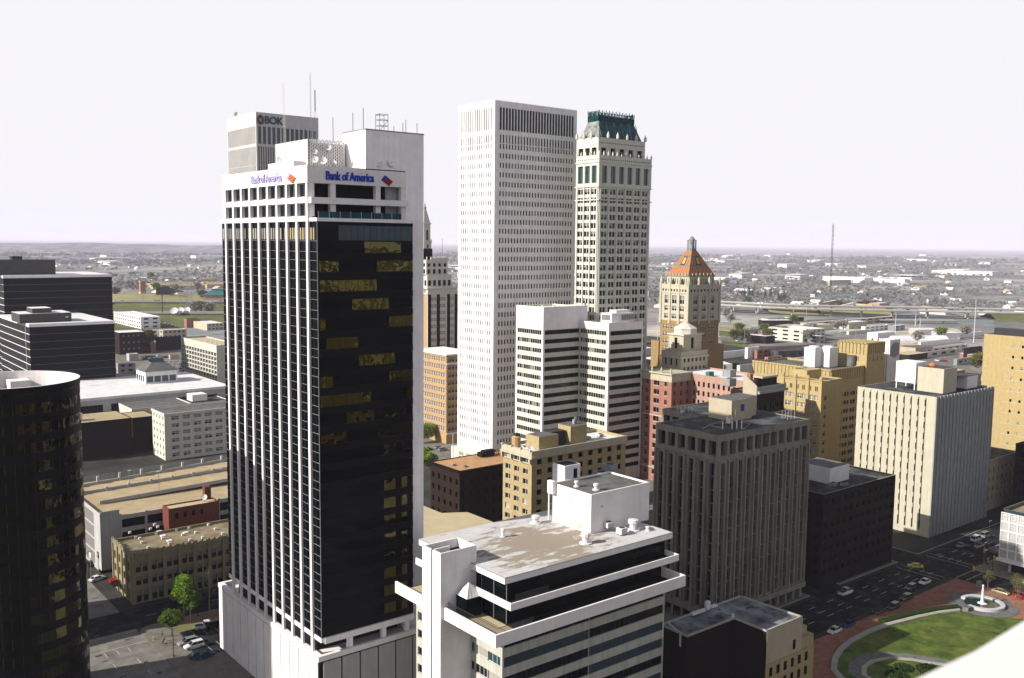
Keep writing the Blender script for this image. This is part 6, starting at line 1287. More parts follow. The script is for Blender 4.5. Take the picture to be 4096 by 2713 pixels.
# hills on the left horizon
def ridge(name, pts, m):
    b = MB()
    for i in range(len(pts)-1):
        (a0, d0, h0), (a1, d1, h1) = pts[i], pts[i+1]
        def P(a, d, z): th = HEAD-math.radians(a); return (d*math.cos(th), d*math.sin(th), z)
        b.quad(P(a0, d0*.8, -1), P(a1, d1*.8, -1), P(a1, d1*.93, h1*.7), P(a0, d0*.93, h0*.7)); b.quad(P(a0, d0*.93, h0*.7), P(a1, d1*.93, h1*.7), P(a1, d1, h1), P(a0, d0, h0)); b.quad(P(a0, d0, h0), P(a1, d1, h1), P(a1, d1*1.3, 0), P(a0, d0*1.3, 0))
    return tag(smooth(b.build(name, m)), kind='structure')
mat('hill_wood', (.30, .31, .35), var=.5, scale=.01, spec=0, rough=1)
ridge('far_hills', [(-40+i*1.0, 8200, max(2, 60+6*math.sin(i*.5)+3*math.sin(i*1.7)-max(0, i-26)*8)) for i in range(36)], 'hill_wood')
ridge('near_hills', [(-40+i*1.0, 4600+200*math.sin(i*.4), max(3, 42+6*math.sin(i*.9)-max(0, i-7)*5)) for i in range(20)], 'hill_wood')
# ================================================================ VEHICLES
def dup(root, loc, rz, label, group):
    r = root.copy(); link(r); r.location = loc; r.rotation_euler = (0, 0, rz); r['label'] = label; r['group'] = group
    for ch in root.children:
        c = ch.copy(); link(c); c.parent = r
        for g in ch.children: d = g.copy(); link(d); d.parent = c
    return r
PROF = {  # (x, half width, z) body outline; cabin outline (x, z)
 'sedan': (4.7, 1.82, .92, [(-1.75, .92), (-1.15, 1.40), (.35, 1.42), (1.15, .95)], .32),
 'suv': (4.8, 1.9, 1.08, [(-2.2, 1.08), (-2.0, 1.72), (.45, 1.72), (1.15, 1.12)], .36),
 'van': (5.2, 1.95, 1.15, [(-2.5, 1.15), (-2.45, 2.0), (.9, 2.0), (1.7, 1.2)], .36),
 'pickup': (5.6, 1.95, 1.05, [(-.5, 1.05), (-.35, 1.78), (1.0, 1.78), (1.6, 1.1)], .4)}
CARS = {}
def car(kind, colour, x, y, rz, label, group='cars on the streets and lots', z=.02, night=0):
    if (kind, colour) in CARS: return dup(CARS[(kind, colour)], (x, y, z), rz, label, group)
    Ln, Wd, belt, cab, tr = PROF[kind]; hw = Wd/2; o = empty(kind, label, 'car' if kind in ('sedan', 'suv') else kind, (x, y, z), rz, group)
    def f(b):
        xs = [(-Ln/2, .45, belt-.14, .86), (-Ln/2+.12, .28, belt-.04, .95), (-Ln/2+.9, .24, belt, 1), (0, .22, belt, 1), (Ln/2-1.1, .24, belt-.04, 1), (Ln/2-.2, .3, belt-.2, .93), (Ln/2, .42, belt-.34, .82)]
        n = len(b.v)
        for (xx, zl, zh, s) in xs: b.v += [(xx, -hw*s, zl), (xx, -hw*s, zh*.82), (xx, -hw*s*.93, zh), (xx, hw*s*.93, zh), (xx, hw*s, zh*.82), (xx, hw*s, zl)]
        for k in range(len(xs)-1):
            for i in range(6): j = (i+1) % 6; b.f.append((n+k*6+i, n+k*6+j, n+k*6+6+j, n+k*6+6+i)); b.m.append(0)
        b.f.append(tuple(n+i for i in range(6))); b.m.append(0); e = n+(len(xs)-1)*6; b.f.append(tuple(e+5-i for i in range(6))); b.m.append(0)
        (p0, p1, p2, p3) = cab; t = .80   # roof and pillars
        R_ = [(p1[0], p1[1]), (p2[0], p2[1])]; b.quad((p1[0]-.02, -hw*t, p1[1]), (p2[0], -hw*t, p2[1]), (p2[0], hw*t, p2[1]), (p1[0]-.02, hw*t, p1[1]))
        b.quad((p1[0]-.02, -hw*t, p1[1]+.04), (p2[0]+.02, -hw*t, p2[1]+.04), (p2[0]+.02, hw*t, p2[1]+.04), (p1[0]-.02, hw*t, p1[1]+.04))
        for s in (-1, 1):
            for (a, c) in ((p0, p1), (p3, p2), (((p0[0]+p3[0])/2-.1, belt), ((p1[0]+p2[0])/2, p1[1]))): b.tube((a[0], s*hw*.93, a[1]), (c[0], s*hw*t, c[1]), .05, 0, 4)
        if kind == 'pickup': b.quad((-2.6, -.8, belt+.01), (-.7, -.8, belt+.01), (-.7, .8, belt+.01), (-2.6, .8, belt+.01), 1)
    part('body', [colour, 'metal_dark'], o, f)
    def f(b):
        (p0, p1, p2, p3) = cab; t = .79; g = .91
        for s in (-1, 1): b.quad((p0[0], s*hw*g, p0[1]), (p3[0], s*hw*g, p3[1]), (p2[0], s*hw*t, p2[1]), (p1[0], s*hw*t, p1[1]))
        b.quad((p0[0], -hw*g, p0[1]), (p0[0], hw*g, p0[1]), (p1[0], hw*t, p1[1]), (p1[0], -hw*t, p1[1])); b.quad((p3[0], -hw*g, p3[1]), (p3[0], hw*g, p3[1]), (p2[0], hw*t, p2[1]), (p2[0], -hw*t, p2[1]))
    part('window_glass', 'car_glass', o, f)
    for sx_ in (-1, 1):
        for sy in (-1, 1):
            q = part('wheel', 'tyre', o, lambda b: (b.rings([(tr*.6, -.12), (tr, -.12), (tr, .12), (tr*.6, .12), (.02, .1)], 0, 14)), (sx_*Ln*.3, sy*(hw-.12), tr), 0); q.rotation_euler = (sy*-math.pi/2, 0, 0)
            rm = part('rim', 'rim', q, lambda b: b.rings([(tr*.6, .125), (.02, .14)], 0, 10))
        
    for sy in (-1, 1): boxpart('headlight', 'trim_white', o, Ln/2-.12, Ln/2-.02, sy*hw*.62-.16, sy*hw*.62+.16, belt-.42, belt-.28); boxpart('tail_light', 'car_red', o, -Ln/2-.02, -Ln/2+.06, sy*hw*.62-.14, sy*hw*.62+.14, belt-.3, belt-.14)
    CARS[(kind, colour)] = o; return o
z2 = lambda u, v: at(560+u/3.844, 2480+v/3.844, .3)
c8 = lambda u, v: at(2600+u/1.583, 2050+v/1.583, .5)
c8b = lambda u, v: at(3700+u/3.2, 2200+v/3.2, .5)
c8c = lambda u, v: at(3600+u/2.716, 1900+v/2.716, .5)
G = 'vehicles around downtown'
HA = math.pi/2
car('suv', 'car_silver', *z2(730, 370), math.pi+.0, 'silver car parked left of the white car with roof hatches in the bank lot', G, .15)
car('suv', 'car_white', *z2(830, 420), math.pi, 'white car with dark roof hatches parked nearest in the sunlit bank lot', G, .15)
car('pickup', 'car_white', *z2(1010, 110), -.12, 'white truck facing right at the rear of the bank lot', G, .15)
car('suv', 'car_black', *z2(1150, 95), 0, 'black boxy car behind the white truck in the bank lot', G, .15)
car('sedan', 'car_blue', *z2(900, 560), 0, 'dark blue car in the shaded lot row below the sunlit cars', G, .15); car('sedan', 'car_blue', *z2(1000, 560), 0, 'second dark blue car at the right in the shaded lot row', G, .15)
car('sedan', 'car_white', *at(*c1c(920, 620), .5), .35, 'white car in sunlight by the red awning of the art deco building', G)
car('sedan', 'car_black', *at(*c1c(850, 480), .5), HA, 'dark car with red tail light below the P sign', G)
car('pickup', 'car_white', *c8(1238, 505), 0.0, 'white pickup truck in the shaded street in front of the grey stone office', G)
car('sedan', 'car_white', *c8(1740, 440), math.pi, 'white sedan in shade approaching the crossing', G)
car('sedan', 'car_white', *c8(1168, 748), math.pi, 'white sedan parked by the brick walk above the lawn wall', G)
car('sedan', 'car_blue', *c8(1255, 708), math.pi, 'dark blue sedan parked ahead of the white sedan at the brick walk', G)
car('sedan', 'car_yellow', *c8(1680, 340), 2.2, 'yellow green car turning in the shaded crossing', G)
car('sedan', 'car_silver', *c8c(670, 765), 0, 'silver blue sedan beyond the shaded crossing', G); car('van', 'car_white', *c8c(830, 700), 0, 'white van with roof rack beyond the crossing', G); car('van', 'car_silver', *c8c(930, 660), 0, 'pale van parked behind the van with roof rack', G)
car('sedan', 'car_silver', *c8c(860, 770), math.pi, 'silver sedan at the sunlit road edge near the white van', G)
car('sedan', 'car_gold', *c8b(970, 540), -HA, 'gold sedan on the side road beside the fountain', G); car('suv', 'car_red', *c8b(1240, 600), -HA, 'dark red car behind the gold sedan at the right picture edge', G)
car('suv', 'car_black', *c8(1650, 480), math.pi, 'dark car in the lane behind the white sedan', G); car('suv', 'car_black', *c8(1620, 545), math.pi, 'black car with pale wheels parked at the shaded kerb', G); car('sedan', 'car_black', *c8(1450, 625), math.pi, 'black car deep in shade by the brick walk', G); car('suv', 'car_black', *c8(1540, 600), math.pi, 'black car parked between two dark cars at the brick walk', G)
zz4 = lambda u, v: at(1640+u/4.736, 1650+v/4.736, .5)
car('sedan', 'car_silver', *zz4(545, 665), 0, 'silver car far down the street left of the white skyscraper', G); car('suv', 'car_silver', *zz4(620, 705), 0, 'second grey car nearer the kerb left of the white skyscraper', G); car('sedan', 'car_black', *zz4(350, 700), 0, 'dark car in shade by the hedge of the orange brick office', G)
# rows of parked cars in the far lots (distant: same small shapes)
k = 0; cols = ['car_white', 'car_silver', 'car_black', 'car_white', 'car_blue', 'car_red', 'car_white']; GP = 'cars in the distant parking lots'
LB_ = 'small parked car in a distant parking lot'
for r_ in range(5):
    for i in range(26):
        u = 500+i*6.4+r_*2; v = 458+r_*14
        if u > 662: continue
        X, Y = at(*z8(u, v), 1); car('sedan', cols[(k*5+r_) % 7], X, Y, .1, LB_, GP); k += 1
for u, v in ((300, 415), (330, 428), (380, 405), (400, 410), (520, 412), (420, 430), (460, 400), (570, 395), (600, 400), (620, 398), (345, 410)): X, Y = at(*z8(u, v), 1); car('suv', cols[k % 7], X, Y, .2, LB_, GP); k += 1
for u, v in ((1135, 1358), (1215, 1355), (1065, 1375), (1215, 1378), (1130, 1400), (1440, 1412), (1480, 1418), (1515, 1422), (1185, 1160), (600, 1195)): X, Y = at(*c5(u, v), 1); car('suv', cols[k % 7], X, Y, 1.9, LB_, GP); k += 1
for u, v in ((1180, 1190), (1215, 1192), (1170, 1205), (1250, 1325), (1200, 1330), (240, 1220), (260, 1222), (285, 1215), (275, 1230), (300, 1235)): X, Y = at(*c4(u, v), 1); car('sedan', cols[k % 7], X, Y, 1.2, LB_, GP); k += 1
for i in range(16):
    u = 490+i*9; X, Y = at(*z8(u, 85+i*3.4), 1); car('sedan', cols[k % 7], X, Y, 1.2, LB_, GP); k += 1
GH = 'vehicles on the highways'
q = random.Random(5)
for i in range(34):
    t = q.random()*4.99; j = int(t); f_ = t-j; p, p2 = RA[j], RA[j+1]; o_ = q.choice((0, 26)); a = math.atan2(p2[1]-p[1], p2[0]-p[0]); car(q.choice(('sedan', 'suv', 'van')), q.choice(cols[:4]), p[0]+(p2[0]-p[0])*f_+(26 if o_ else 0)+q.uniform(-3, 3), p[1]+(p2[1]-p[1])*f_+(16 if o_ else 0), a, 'small vehicle driving along the far highway', GH, 13.0 if o_ else 10.0)
for L_, dx, dy in ((LA, 20, 60), (LB, 2, 0)):
    for i in range(9):
        t = q.random()*2.99; j = int(t); f_ = t-j; p, p2 = L_[j], L_[j+1]; a = math.atan2(p2[1]-p[1], p2[0]-p[0]); car('sedan', q.choice(cols[:4]), p[0]+(p2[0]-p[0])*f_+dx, p[1]+(p2[1]-p[1])*f_+dy, a, 'small vehicle driving along the far highway', GH, 6.55)
# ================================================================ STREET FURNITURE
def signal(x, y, h, rz, lab):
    o = empty('traffic_light', lab, 'traffic light', (x, y, 0), rz); part('pole', 'metal_dark', o, lambda b: b.tube((0, 0, 0), (0, 0, h), .10))
    hd = part('signal_head', 'signal_yellow', o, lambda b: b.box(-.28, .28, -.55, -.1, h-1.5, h)); 
    for i in range(3): part('lens', 'sign_orange' if i == 0 else 'metal_dark', hd, lambda b: b.rings([(.15, 0), (.13, .05), (.02, .06)], 0, 8), (-.29, -.33, h-.3-i*.45), 0).rotation_euler = (0, -HA, 0)
for u, v, h, lab in ((735, 200, 5.8, 'yellow traffic light with lit red lens nearest the dark lamp pole'), (595, 440, 5.6, 'yellow traffic light standing alone at the shaded crossing corner'), (860, 300, 5.6, 'yellow traffic light above the hydrant beside the white grille building'), (790, 185, 2.2, 'low yellow traffic light at the foot of the far lamp pole')): signal(*at(3700+u/3.2, 2200+v/3.2, 0), h, .3, lab)
def hydrant(x, y, lab):
    o = empty('fire_hydrant', lab, 'hydrant', (x, y, .12)); part('barrel', 'signal_yellow', o, lambda b: (b.rings([(.22, 0), (.16, .08), (.16, .6), (.2, .62), (.17, .75), (.04, .86)], 0, 10), b.tube((-.28, 0, .45), (.28, 0, .45), .08)))
hydrant(*at(*c1c(1455, 1203), .1), 'yellow fire hydrant on the corner pavement near the pedestrians'); hydrant(*at(3700+862/3.2, 2200+308/3.2, .1), 'yellow fire hydrant beside the white grille building'); hydrant(*zz4(480, 885), 'yellow fire hydrant by the street left of the white skyscraper')
def lamp(x, y, h, lab, globe=False):
    o = empty('street_lamp', lab, 'street lamp', (x, y, 0)); part('pole', 'metal_dark', o, lambda b: (b.tube((0, 0, 0), (0, 0, h), .1, 0, 8, .06), b.rings([(.22, 0), (.22, .5), (.1, .7)], 0, 8)))
    part('lamp_head', 'metal_grey', o, lambda b: b.box(-.2, 1.2, -.12, .12, h-.05, h+.1))
lamp(*at(3700+735/3.2, 2200+480/3.2, 0), 13.5, 'tall dark street lamp beside the fountain jet'); lamp(*at(3700+795/3.2, 2200+185/3.2, 0), 14, 'tall dark street lamp at the far crossing corner'); lamp(*at(*c1c(1645, 1362), 0), 7.2, 'dark street lamp beside the parked cars at the bank corner'); lamp(*at(*c1c(840, 615), 0), 8, 'street lamp by the art deco building beyond the round tower'); lamp(*at(*c1c(1875, 978), 0), 6, 'short dark lamp post on the brick walk')
X, Y = zz4(812, 862); o = empty('flagpole', 'slender white flagpole left of the white skyscraper base', 'flagpole', (X, Y, 0)); part('pole', 'metal_white', o, lambda b: b.tube((0, 0, 0), (0, 0, 11.5), .12)); part('finial', 'metal_white', o, lambda b: b.rings([(.05, 11.5), (.2, 11.65), (.05, 11.8)], 0, 8))
X, Y = at(3700+690/3.2, 2200+480/3.2, 0); o = empty('utility_cabinet', 'grey utility cabinet beside the dark lamp pole at the fountain', 'cabinet', (X, Y, .12)); part('housing', 'metal_grey', o, lambda b: (b.box(-.8, .8, -.5, .5, 0, 1.6), b.box(-.85, .85, -.55, .55, 1.6, 1.68)))
# ================================================================ PEOPLE
def person(x, y, rz, lab, top, legs, stride, hair='hair', z=.13):
    sk = [((0, 0, .98), .145), ((0, 0, 1.18), .135), ((0, 0, 1.38), .16), ((0, 0, 1.50), .07), ((.01, 0, 1.60), .085), ((.01, 0, 1.72), .09)]
    ed = [(0, 1), (1, 2), (2, 3), (3, 4), (4, 5)]
    for s in (-1, 1):
        n = len(sk); st = stride*s
        sk += [((0, s*.10, .90), .095), ((st*.22+.03, s*.10, .50), .065), ((st*.42-.02, s*.10, .09), .045), ((st*.42+.14, s*.11, .04), .04)]; ed += [(0, n), (n, n+1), (n+1, n+2), (n+2, n+3)]
        n = len(sk); sk += [((0, s*.20, 1.40), .06), ((-st*.16, s*.25, 1.14), .045), ((-st*.3+.05, s*.24, .92), .035), ((-st*.3+.09, s*.24, .84), .03)]; ed += [(2, n), (n, n+1), (n+1, n+2), (n+2, n+3)]
    me = bpy.data.meshes.new('person'); me.from_pydata([p for p, r in sk], ed, []); t = bpy.data.objects.new('tmp', me); link(t)
    m = t.modifiers.new('s', 'SKIN')
    for i, v in enumerate(me.skin_vertices[0].data): v.radius = (sk[i][1], sk[i][1]); v.use_root = i == 0
    s_ = t.modifiers.new('d', 'SUBSURF'); s_.levels = 2
    dg = bpy.context.evaluated_depsgraph_get(); nm = bpy.data.meshes.new_from_object(t.evaluated_get(dg)); bpy.data.objects.remove(t)
    nm.materials.clear()
    for k_ in (top, legs, 'skin', 'hair'): nm.materials.append(MATS[k_])
    for p in nm.polygons:
        c = p.center; p.material_index = 3 if (c.z > 1.70 or (c.z > 1.6 and c.x < -.02)) else 2 if c.z > 1.47 or (abs(c.y) > .2 and c.z < .93) else 1 if c.z < .98 or c.z < .1 else 0; p.use_smooth = True
    o = link(bpy.data.objects.new('person', nm)); o.location = (x, y, z); o.rotation_euler = (0, 0, rz); tag(o, lab, 'person', 'pedestrians at the corner'); return o
def pz(u, v): return at(560+u/3.844, 2480+v/3.844, .13)
person(*pz(345, 262), -.6, 'person in blue top, rearmost of the walking group at the bank corner', 'cloth_blue', 'cloth_dark', .6)
person(*pz(375, 330), -.6, 'person in yellow top walking between the blue and pale dressed people', 'cloth_yellow', 'cloth_dark', -.6)
person(*pz(400, 402), -.5, 'person in pale top and dark trousers, front of the walking group', 'cloth_pale', 'cloth_dark', .7)
person(*pz(355, 370), -.4, 'person in brown clothes beside the pale dressed walker', 'orange_trim', 'brown_brick', -.5)
# ================================================================ TREES
def leafy(b, cx, cy, cz, rx, ry, rz_, n, s, q, m=0, hollow=.35):
    for i in range(n):
        while 1:
            u, v, w_ = q.uniform(-1, 1), q.uniform(-1, 1), q.uniform(-1, 1); r = u*u+v*v+w_*w_
            if r < 1 and r > hollow*q.random(): break
        p = Vector((cx+u*rx, cy+v*ry, cz+w_*rz_)); a = Vector((q.uniform(-1, 1), q.uniform(-1, 1), q.uniform(-1, 1))).normalized(); c = a.orthogonal().normalized(); ss = s*q.uniform(.6, 1.4)
        b.quad(tuple(p-a*ss), tuple(p+c*ss*.6), tuple(p+a*ss), tuple(p-c*ss*.6), m)
def branches(b, h, spread, q, n=16, r0=.16, z0=.35):
    b.tube((0, 0, 0), (0, 0, h*.45), r0, 0, 8, r0*.75); b.tube((0, 0, h*.45), (q.uniform(-.2, .2), 0, h*.95), r0*.75, 0, 6, .03); ends = []
    for i in range(n):
        z = h*(z0+(.92-z0)*i/n); a = i*2.4; r = spread*(1.05-(z/h))*1.6*q.uniform(.7, 1.1); r = min(r, spread); e = (r*math.cos(a), r*math.sin(a), z+r*q.uniform(.5, 1.0)); b.tube((0, 0, z), e, r0*.4, 0, 5, .02); ends.append(e)
        for k_ in range(3): m = Vector((0, 0, z)).lerp(Vector(e), q.uniform(.4, .9)); a2 = a+q.uniform(-1, 1); b.tube(tuple(m), (m.x+r*.4*math.cos(a2), m.y+r*.4*math.sin(a2), m.z+r*.35), .035, 0, 4, .01)
    return ends
def tree(name, lab, x, y, h, spread, leaf, n, s, seed, bark='bark', z=.12, group=None, crown0=.3):
    q = random.Random(seed); o = empty(name, lab, 'tree', (x, y, z), 0, group); b = MB(); e = branches(b, h, spread, q, 18); b.build('trunk', bark, o)
    if n:
        b = MB()
        for (ex, ey, ez) in e: leafy(b, ex*.75, ey*.75, ez, spread*.42, spread*.42, spread*.36, n//18, s, q)
        leafy(b, 0, 0, h*.62, spread*.6, spread*.6, h*.3, n//4, s, q); b.build('crown', leaf, o)
    return o
X, Y = at(*c1c(1745, 1015), .1); tree('green_tree', 'tall bright green spring tree on the brick walk at the bank corner', X, Y, 12.5, 3.3, 'leaf_bright', 5200, .2, 11, 'bark_pale')
X, Y = at(*c1c(1785, 1050), .1); tree('green_tree', 'darker green tree just right of the tall bright spring tree', X+.6, Y, 10.5, 3.0, 'leaf_dark', 4200, .2, 12)
X, Y = at(*c1c(1985, 950), .1); tree('bare_tree', 'tall bare pale-barked tree on the brick walk', X, Y, 13.5, 2.0, 'leaf_bud', 300, .12, 13, 'bark_pale')
X, Y = at(*c1c(2130, 640), 8); tree('bare_tree', 'bare budding tree against the art deco front beside the bank tower', 97, 242, 12, 1.8, 'leaf_bud', 300, .14, 14, 'bark_pale')
X, Y = at(*c1c(1640, 1165), .1); tree('round_tree', 'smaller round dark green tree next to the pedestrians', X-.3, Y, 6.2, 3.1, 'leaf_dark', 4200, .18, 15)
X, Y = zz4(285, 1180); tree('street_tree', 'bright green tree right beside the white core of the bank tower', X-2, Y, 12, 5.2, 'leaf_bright', 6000, .26, 16); tree('street_tree', 'dark green tree behind the bright tree by the orange roofed block', X+4, Y+3, 8, 4, 'leaf_dark', 3000, .26, 17)
def f(b): q = random.Random(4); leafy(b, 6, -3, 5, 9, 2.5, 4.2, 5200, .3, q, 0, 0)
tag(part('ivy_hedge', 'leaf_bright', None, f, (251, 392, 1)), 'tall yellow green ivy hedge at the foot of the orange brick office', 'hedge')
for i, (u, v, h) in enumerate(((800, 300, 6), (1180, 420, 7.5), (1150, 400, 7), (1200, 450, 6.5))):
    X, Y = at(3700+(u if i else 800)/3.2, 2200+(520 if not i else v+200)/3.2, 0); tree('slender_tree', 'thin budding street tree on the side road pavement by the fountain', X, Y, h, 1.6, 'leaf_bud', 260, .14, 30+i, 'bark', .12, 'thin street trees by the fountain')
for i, (u, v, lf) in enumerate(((1445, 1165, 0), (1145, 1245, 2), (1490, 1230, 2), (1350, 1215, 1), (1610, 1190, 1), (1920, 1240, 1), (1660, 1195, 1), (1100, 1050, 1), (1280, 830, 0), (1055, 640, 0), (1765, 1065, 0), (1050, 990, 1), (1060, 870, 1), (1195, 1160, 2), (1245, 1240, 2))):
    X, Y = at(*c4(u, v), 0); tree('park_tree', 'separate small tree among the open lots and fields beyond downtown', X, Y, 13, 7, ('leaf_dark', 'twig_warm', 'leaf_bud')[lf], 700, .8, 50+i, 'bark', 0, 'single trees in the open lots')
for i, (u, v, lf) in enumerate(((1470, 1215, 0), (385, 1130, 1), (450, 1125, 1), (1225, 1255, 1), (1720, 1190, 1), (130, 1160, 1), (70, 1180, 1), (1880, 1520, 2), (1840, 1550, 2))):
    X, Y = at(*c5(u, v), 0); tree('park_tree', 'separate small tree among the open lots and fields beyond downtown', X, Y, 13, 7, ('leaf_dark', 'twig_warm', 'leaf_bud')[lf], 700, .8, 80+i, 'bark', 0, 'single trees in the open lots')
for i, (u, v, lf) in enumerate(((1100, 690, 2), (1230, 620, 1), (1320, 600, 1), (1480, 640, 0), (1560, 670, 0), (1430, 520, 0), (1660, 660, 1), (1870, 630, 1), (1620, 700, 0), (1920, 720, 2), (1840, 860, 1), (1900, 850, 0), (1370, 1190, 2), (1400, 1185, 2), (1980, 870, 1))):
    X, Y = at(*c1(u, v), 0); tree('park_tree', 'separate small tree among the open lots and fields beyond downtown', X, Y, 16, 9, ('leaf_dark', 'twig_warm', 'leaf_bud')[lf], 600, 1.2, 110+i, 'bark', 0, 'single trees in the open lots')
# evergreens near highway
q = random.Random(8)
def conifer(): 
    b = MB(); 
    for i in range(420): z = q.random()**1.3; r = (1-z)*4.2*q.uniform(.5, 1); a = q.random()*6.28; p = Vector((r*math.cos(a), r*math.sin(a), 1+z*12)); d = Vector((math.cos(a), math.sin(a), -.5)); c = Vector((-math.sin(a), math.cos(a), 0)); b.quad(tuple(p-c*.5), tuple(p+d*.9), tuple(p+c*.5), tuple(p-d*.3))
    return b.mesh('crown', ['evergreen'])
cm = conifer(); tb = MB(); tb.tube((0, 0, 0), (0, 0, 8), .3, 0, 6, .1); tm = tb.mesh('trunk', ['bark'])
for (u, v) in ((1225, 740), (1250, 760), (1290, 740), (1300, 770), (1330, 760), (1385, 760), (1430, 780), (1465, 790), (1520, 780), (1240, 700), (1600, 790), (1625, 795), (1660, 800), (1050, 640), (1130, 640), (1175, 660), (1280, 815), (1680, 790)):
    X, Y = at(*c4(u, v), 0); o = empty('evergreen_tree', 'dark conical evergreen tree beyond the elevated highway', 'tree', (X, Y, 0), q.random()*6, 'evergreens beyond the highway'); s = q.uniform(.8, 1.6); o.scale = (s, s, s)
    for nm_, me in (('crown', cm), ('trunk', tm)): t = link(bpy.data.objects.new(nm_, me)); t.parent = o
# bare woodland and suburbs
rs = np.random.RandomState(3)
def noise2(x, y, sc, seed):
    r = np.random.RandomState(seed); v = np.zeros_like(x)
    for k in range(5): a = r.rand()*6.28; f_ = sc*(1.9**k); ph = r.rand(2)*6.28; v += (np.sin(f_*(x*math.cos(a)+y*math.sin(a))+ph[0])*np.cos(f_*(-x*math.sin(a)+y*math.cos(a))*.8+ph[1]))/(1.5**k)
    return v
def keep_off(x, y):
    ok = np.ones(x.shape, bool)
    ok &= ~((x < 800) & (y < 1000) & (x+y < 1500)); ok &= ~((x > 380) & (x < 1420) & (y < 1000) & (x*.55+y > 400) & (y < 1000) & (x < 1350) & (x+y*.45 < 1650))
    ok &= ~((x < 720) & (y < 1700) & (x > 180) & (y > 1020)); return ok
def forest(name, n, d0, d1, thr, size, m, seed, faces=26, h=(7, 12), leaf=1.3):
    r = np.random.RandomState(seed); ang = np.radians(r.uniform(-32, 32, n)); d = np.exp(r.uniform(math.log(d0), math.log(d1), n)); th = HEAD-ang*-1
    x = d*np.cos(HEAD+ang); y = d*np.sin(HEAD+ang); m_ = noise2(x, y, .0035, 5)+noise2(x, y, .012, 9)*.5 > thr; m_ &= keep_off(x, y); x, y, d = x[m_], y[m_], d[m_]; k = len(x)
    hh = r.uniform(h[0], h[1], k)*(1+np.clip((d-2500)/9000, 0, .6)); rad = hh*.5*size*(1+np.clip((d-2500)/4000, 0, 1.5))
    u = r.normal(size=(k, faces, 3)); u /= np.linalg.norm(u, axis=2)[:, :, None]; u *= r.uniform(.35, 1, (k, faces))[:, :, None]; u[:, :, 2] *= .6
    c = np.stack([x, y, hh*.62], 1)[:, None, :]+u*rad[:, None, None]*np.array([1, 1, .9]); c[:, :, 2] = np.maximum(c[:, :, 2], .5)
    a = r.normal(size=(k, faces, 3)); a /= np.linalg.norm(a, axis=2)[:, :, None]; b_ = np.cross(a, r.normal(size=(k, faces, 3))); b_ /= np.linalg.norm(b_, axis=2)[:, :, None]; s = (leaf*rad/4.5)[:, None, None]
    V = np.stack([c-a*s, c+b_*s*.7, c+a*s, c-b_*s*.7], 2).reshape(-1, 3); nf = k*faces
    me = bpy.data.meshes.new(name); me.vertices.add(nf*4); me.vertices.foreach_set('co', V.astype('f').ravel()); me.loops.add(nf*4); me.loops.foreach_set('vertex_index', np.arange(nf*4, dtype='i')); me.polygons.add(nf); me.polygons.foreach_set('loop_start', np.arange(0, nf*4, 4, dtype='i')); me.polygons.foreach_set('loop_total', np.full(nf, 4, 'i')); me.update(); me.validate(); me.materials.append(MATS[m])
    return tag(link(bpy.data.objects.new(name, me)), kind='stuff')
forest('bare_woodland', 15000, 1150, 9000, -.25, 1.0, 'twig', 1)
forest('budding_woodland', 5000, 1150, 7000, -.1, .9, 'twig_warm', 2)
forest('evergreen_woodland', 1100, 1150, 5000, .2, .75, 'evergreen', 4)
# small suburban houses
b = MB(); b.box(-6, 6, -4, 4, 0, 3.2); wm = b.mesh('wall', ['trim_white']); b = MB(); b.quad((-6.6, -4.6, 3), (6.6, -4.6, 3), (6.6, 0, 5.6), (-6.6, 0, 5.6)); b.quad((-6.6, 4.6, 3), (6.6, 4.6, 3), (6.6, 0, 5.6), (-6.6, 0, 5.6)); b.poly([(-6, -4, 3.2), (-6, 4, 3.2), (-6, 0, 5.5)], 0); b.poly([(6, -4, 3.2), (6, 4, 3.2), (6, 0, 5.5)], 0)
rms = [b.mesh('roof', [k_]) for k_ in ('roof_white', 'roof_grey', 'roof_beige')]; b = MB(); b.box(-4, -3, -4.06, -4.0, 1, 2.2); b.box(-1, 0, -4.06, -4.0, 0, 2.1); b.box(2, 4, -4.06, -4.0, 1, 2.2); wn = b.mesh('window', ['glass_dark'])
k = 0
q = random.Random(21)
while k < 290:
    a = math.radians(q.uniform(-30, 30)); d = math.exp(q.uniform(math.log(1200), math.log(5200))); x, y = d*math.cos(HEAD+a), d*math.sin(HEAD+a)
    if not bool(keep_off(np.array([x]), np.array([y]))[0]): continue
    o = empty('suburban_house', 'small pale pitched roof house among the bare trees of the far suburbs', 'house', (x, y, 0), q.choice((0, HA, .5)), 'houses in the far suburbs'); s = q.uniform(.9, 1.4); 
    if q.random() < .12: o.scale = (s*2.6, s*2.0, s*1.5)
    else: o.scale = (s*1.3, s*1.3, s*1.2)
    for nm_, me in (('wall', wm), ('roof', q.choice(rms))): t = link(bpy.data.objects.new(nm_, me)); t.parent = o
    k += 1
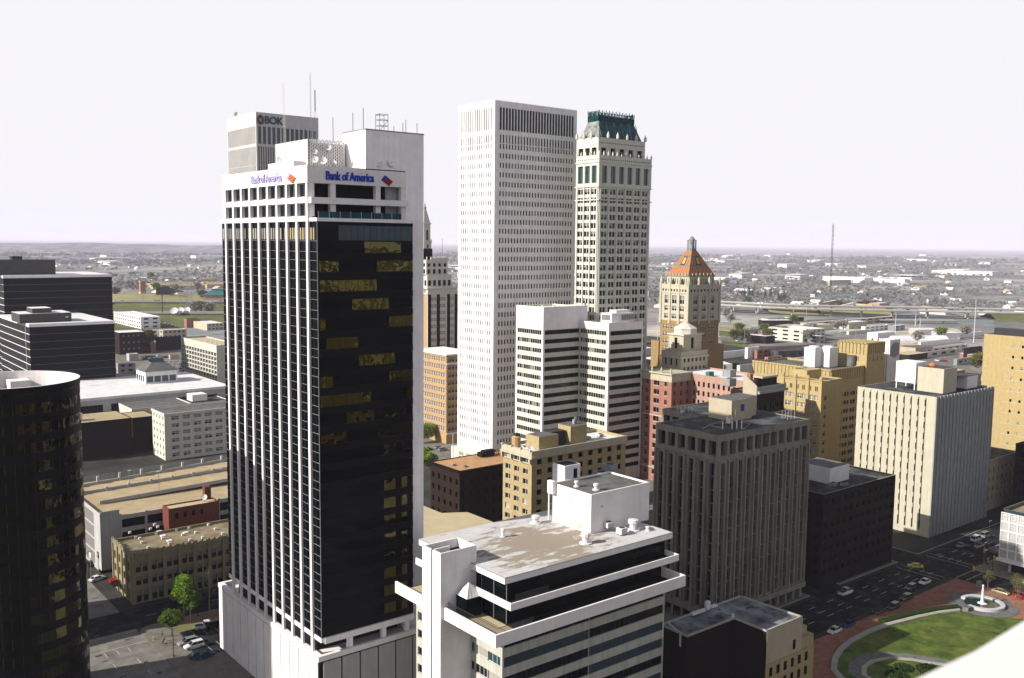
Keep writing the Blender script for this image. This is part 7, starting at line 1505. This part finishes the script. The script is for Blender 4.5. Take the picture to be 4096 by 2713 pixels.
# larger pale industrial roofs on the plain, far away
for k in range(70):
    a = math.radians(q.uniform(-30, 30)); d = math.exp(q.uniform(math.log(2600), math.log(14000))); x, y = d*math.cos(HEAD+a), d*math.sin(HEAD+a)
    o = empty('distant_warehouse', 'low white roofed warehouse far out on the hazy plain', 'warehouse', (x, y, 0), q.choice((0, .3, HA)), 'white warehouses on the plain'); w_, d_ = q.uniform(40, 160)*(1+d/9000), q.uniform(30, 80)
    part('wall', 'trim_white', o, lambda b: b.box(0, w_, 0, d_, 0, q.uniform(8, 14))); part('roof', 'roof_white', o, lambda b: b.box(-.5, w_+.5, -.5, d_+.5, 14, 14.6))
# ================================================================ LEDGE OF THE LOOKOUT
zl = 99.25; p = Vector((*at(4096, 2425, zl), zl)); r_ = Vector((*at(3560, 2713, zl), zl)); d = (r_-p).normalized(); n_ = Vector((d.y, -d.x, 0))
vw = Vector((*(at(4096, 2713, zl)), zl))
if (vw-p).dot(n_) < 0: n_ = -n_
def f(b):
    A = p-d*2.5; C = r_+d*2.5; q1 = C+n_*.55; q0 = A+n_*.55; pts = []
    m = 14; e = [A.lerp(C, i/m) for i in range(m+1)]
    for i in range(m):
        w0 = n_*.012*math.sin(i*2.1); w1 = n_*.012*math.sin((i+1)*2.1)
        prof = [(0, -.35), (0, -.05), (.015, -.015), (.05, 0), (.55, 0), (.55, -.35)]
        for k_ in range(5):
            (u0, z0_), (u1, z1_) = prof[k_], prof[k_+1]; a0, a1 = e[i]+n_*u0+w0, e[i+1]+n_*u0+w1; c0, c1_ = e[i]+n_*u1+w0, e[i+1]+n_*u1+w1
            b.quad((a0.x, a0.y, a0.z+z0_), (a1.x, a1.y, a1.z+z0_), (c1_.x, c1_.y, c1_.z+z1_), (c0.x, c0.y, c0.z+z1_))
tag(smooth(part('lookout_ledge', 'ledge_paint', None, f)), 'blurred white parapet ledge close to the camera in the lower right corner', 'ledge')
# ================================================================ HAZE
m = bpy.data.materials.new('haze_air'); m.use_nodes = True; t = m.node_tree; t.nodes.remove(t.nodes['Principled BSDF']); v = t.nodes.new('ShaderNodeVolumePrincipled'); v.inputs['Color'].default_value = (.82, .80, 1, 1); v.inputs['Density'].default_value = 0.000046; v.inputs['Anisotropy'].default_value = 0
t.links.new(v.outputs[0], t.nodes['Material Output'].inputs['Volume']); MATS['haze_air'] = m
b = MB(); b.box(-9500, 52500, -9500, 52500, -2, 225); tag(b.build('haze', 'haze_air'), kind='stuff')
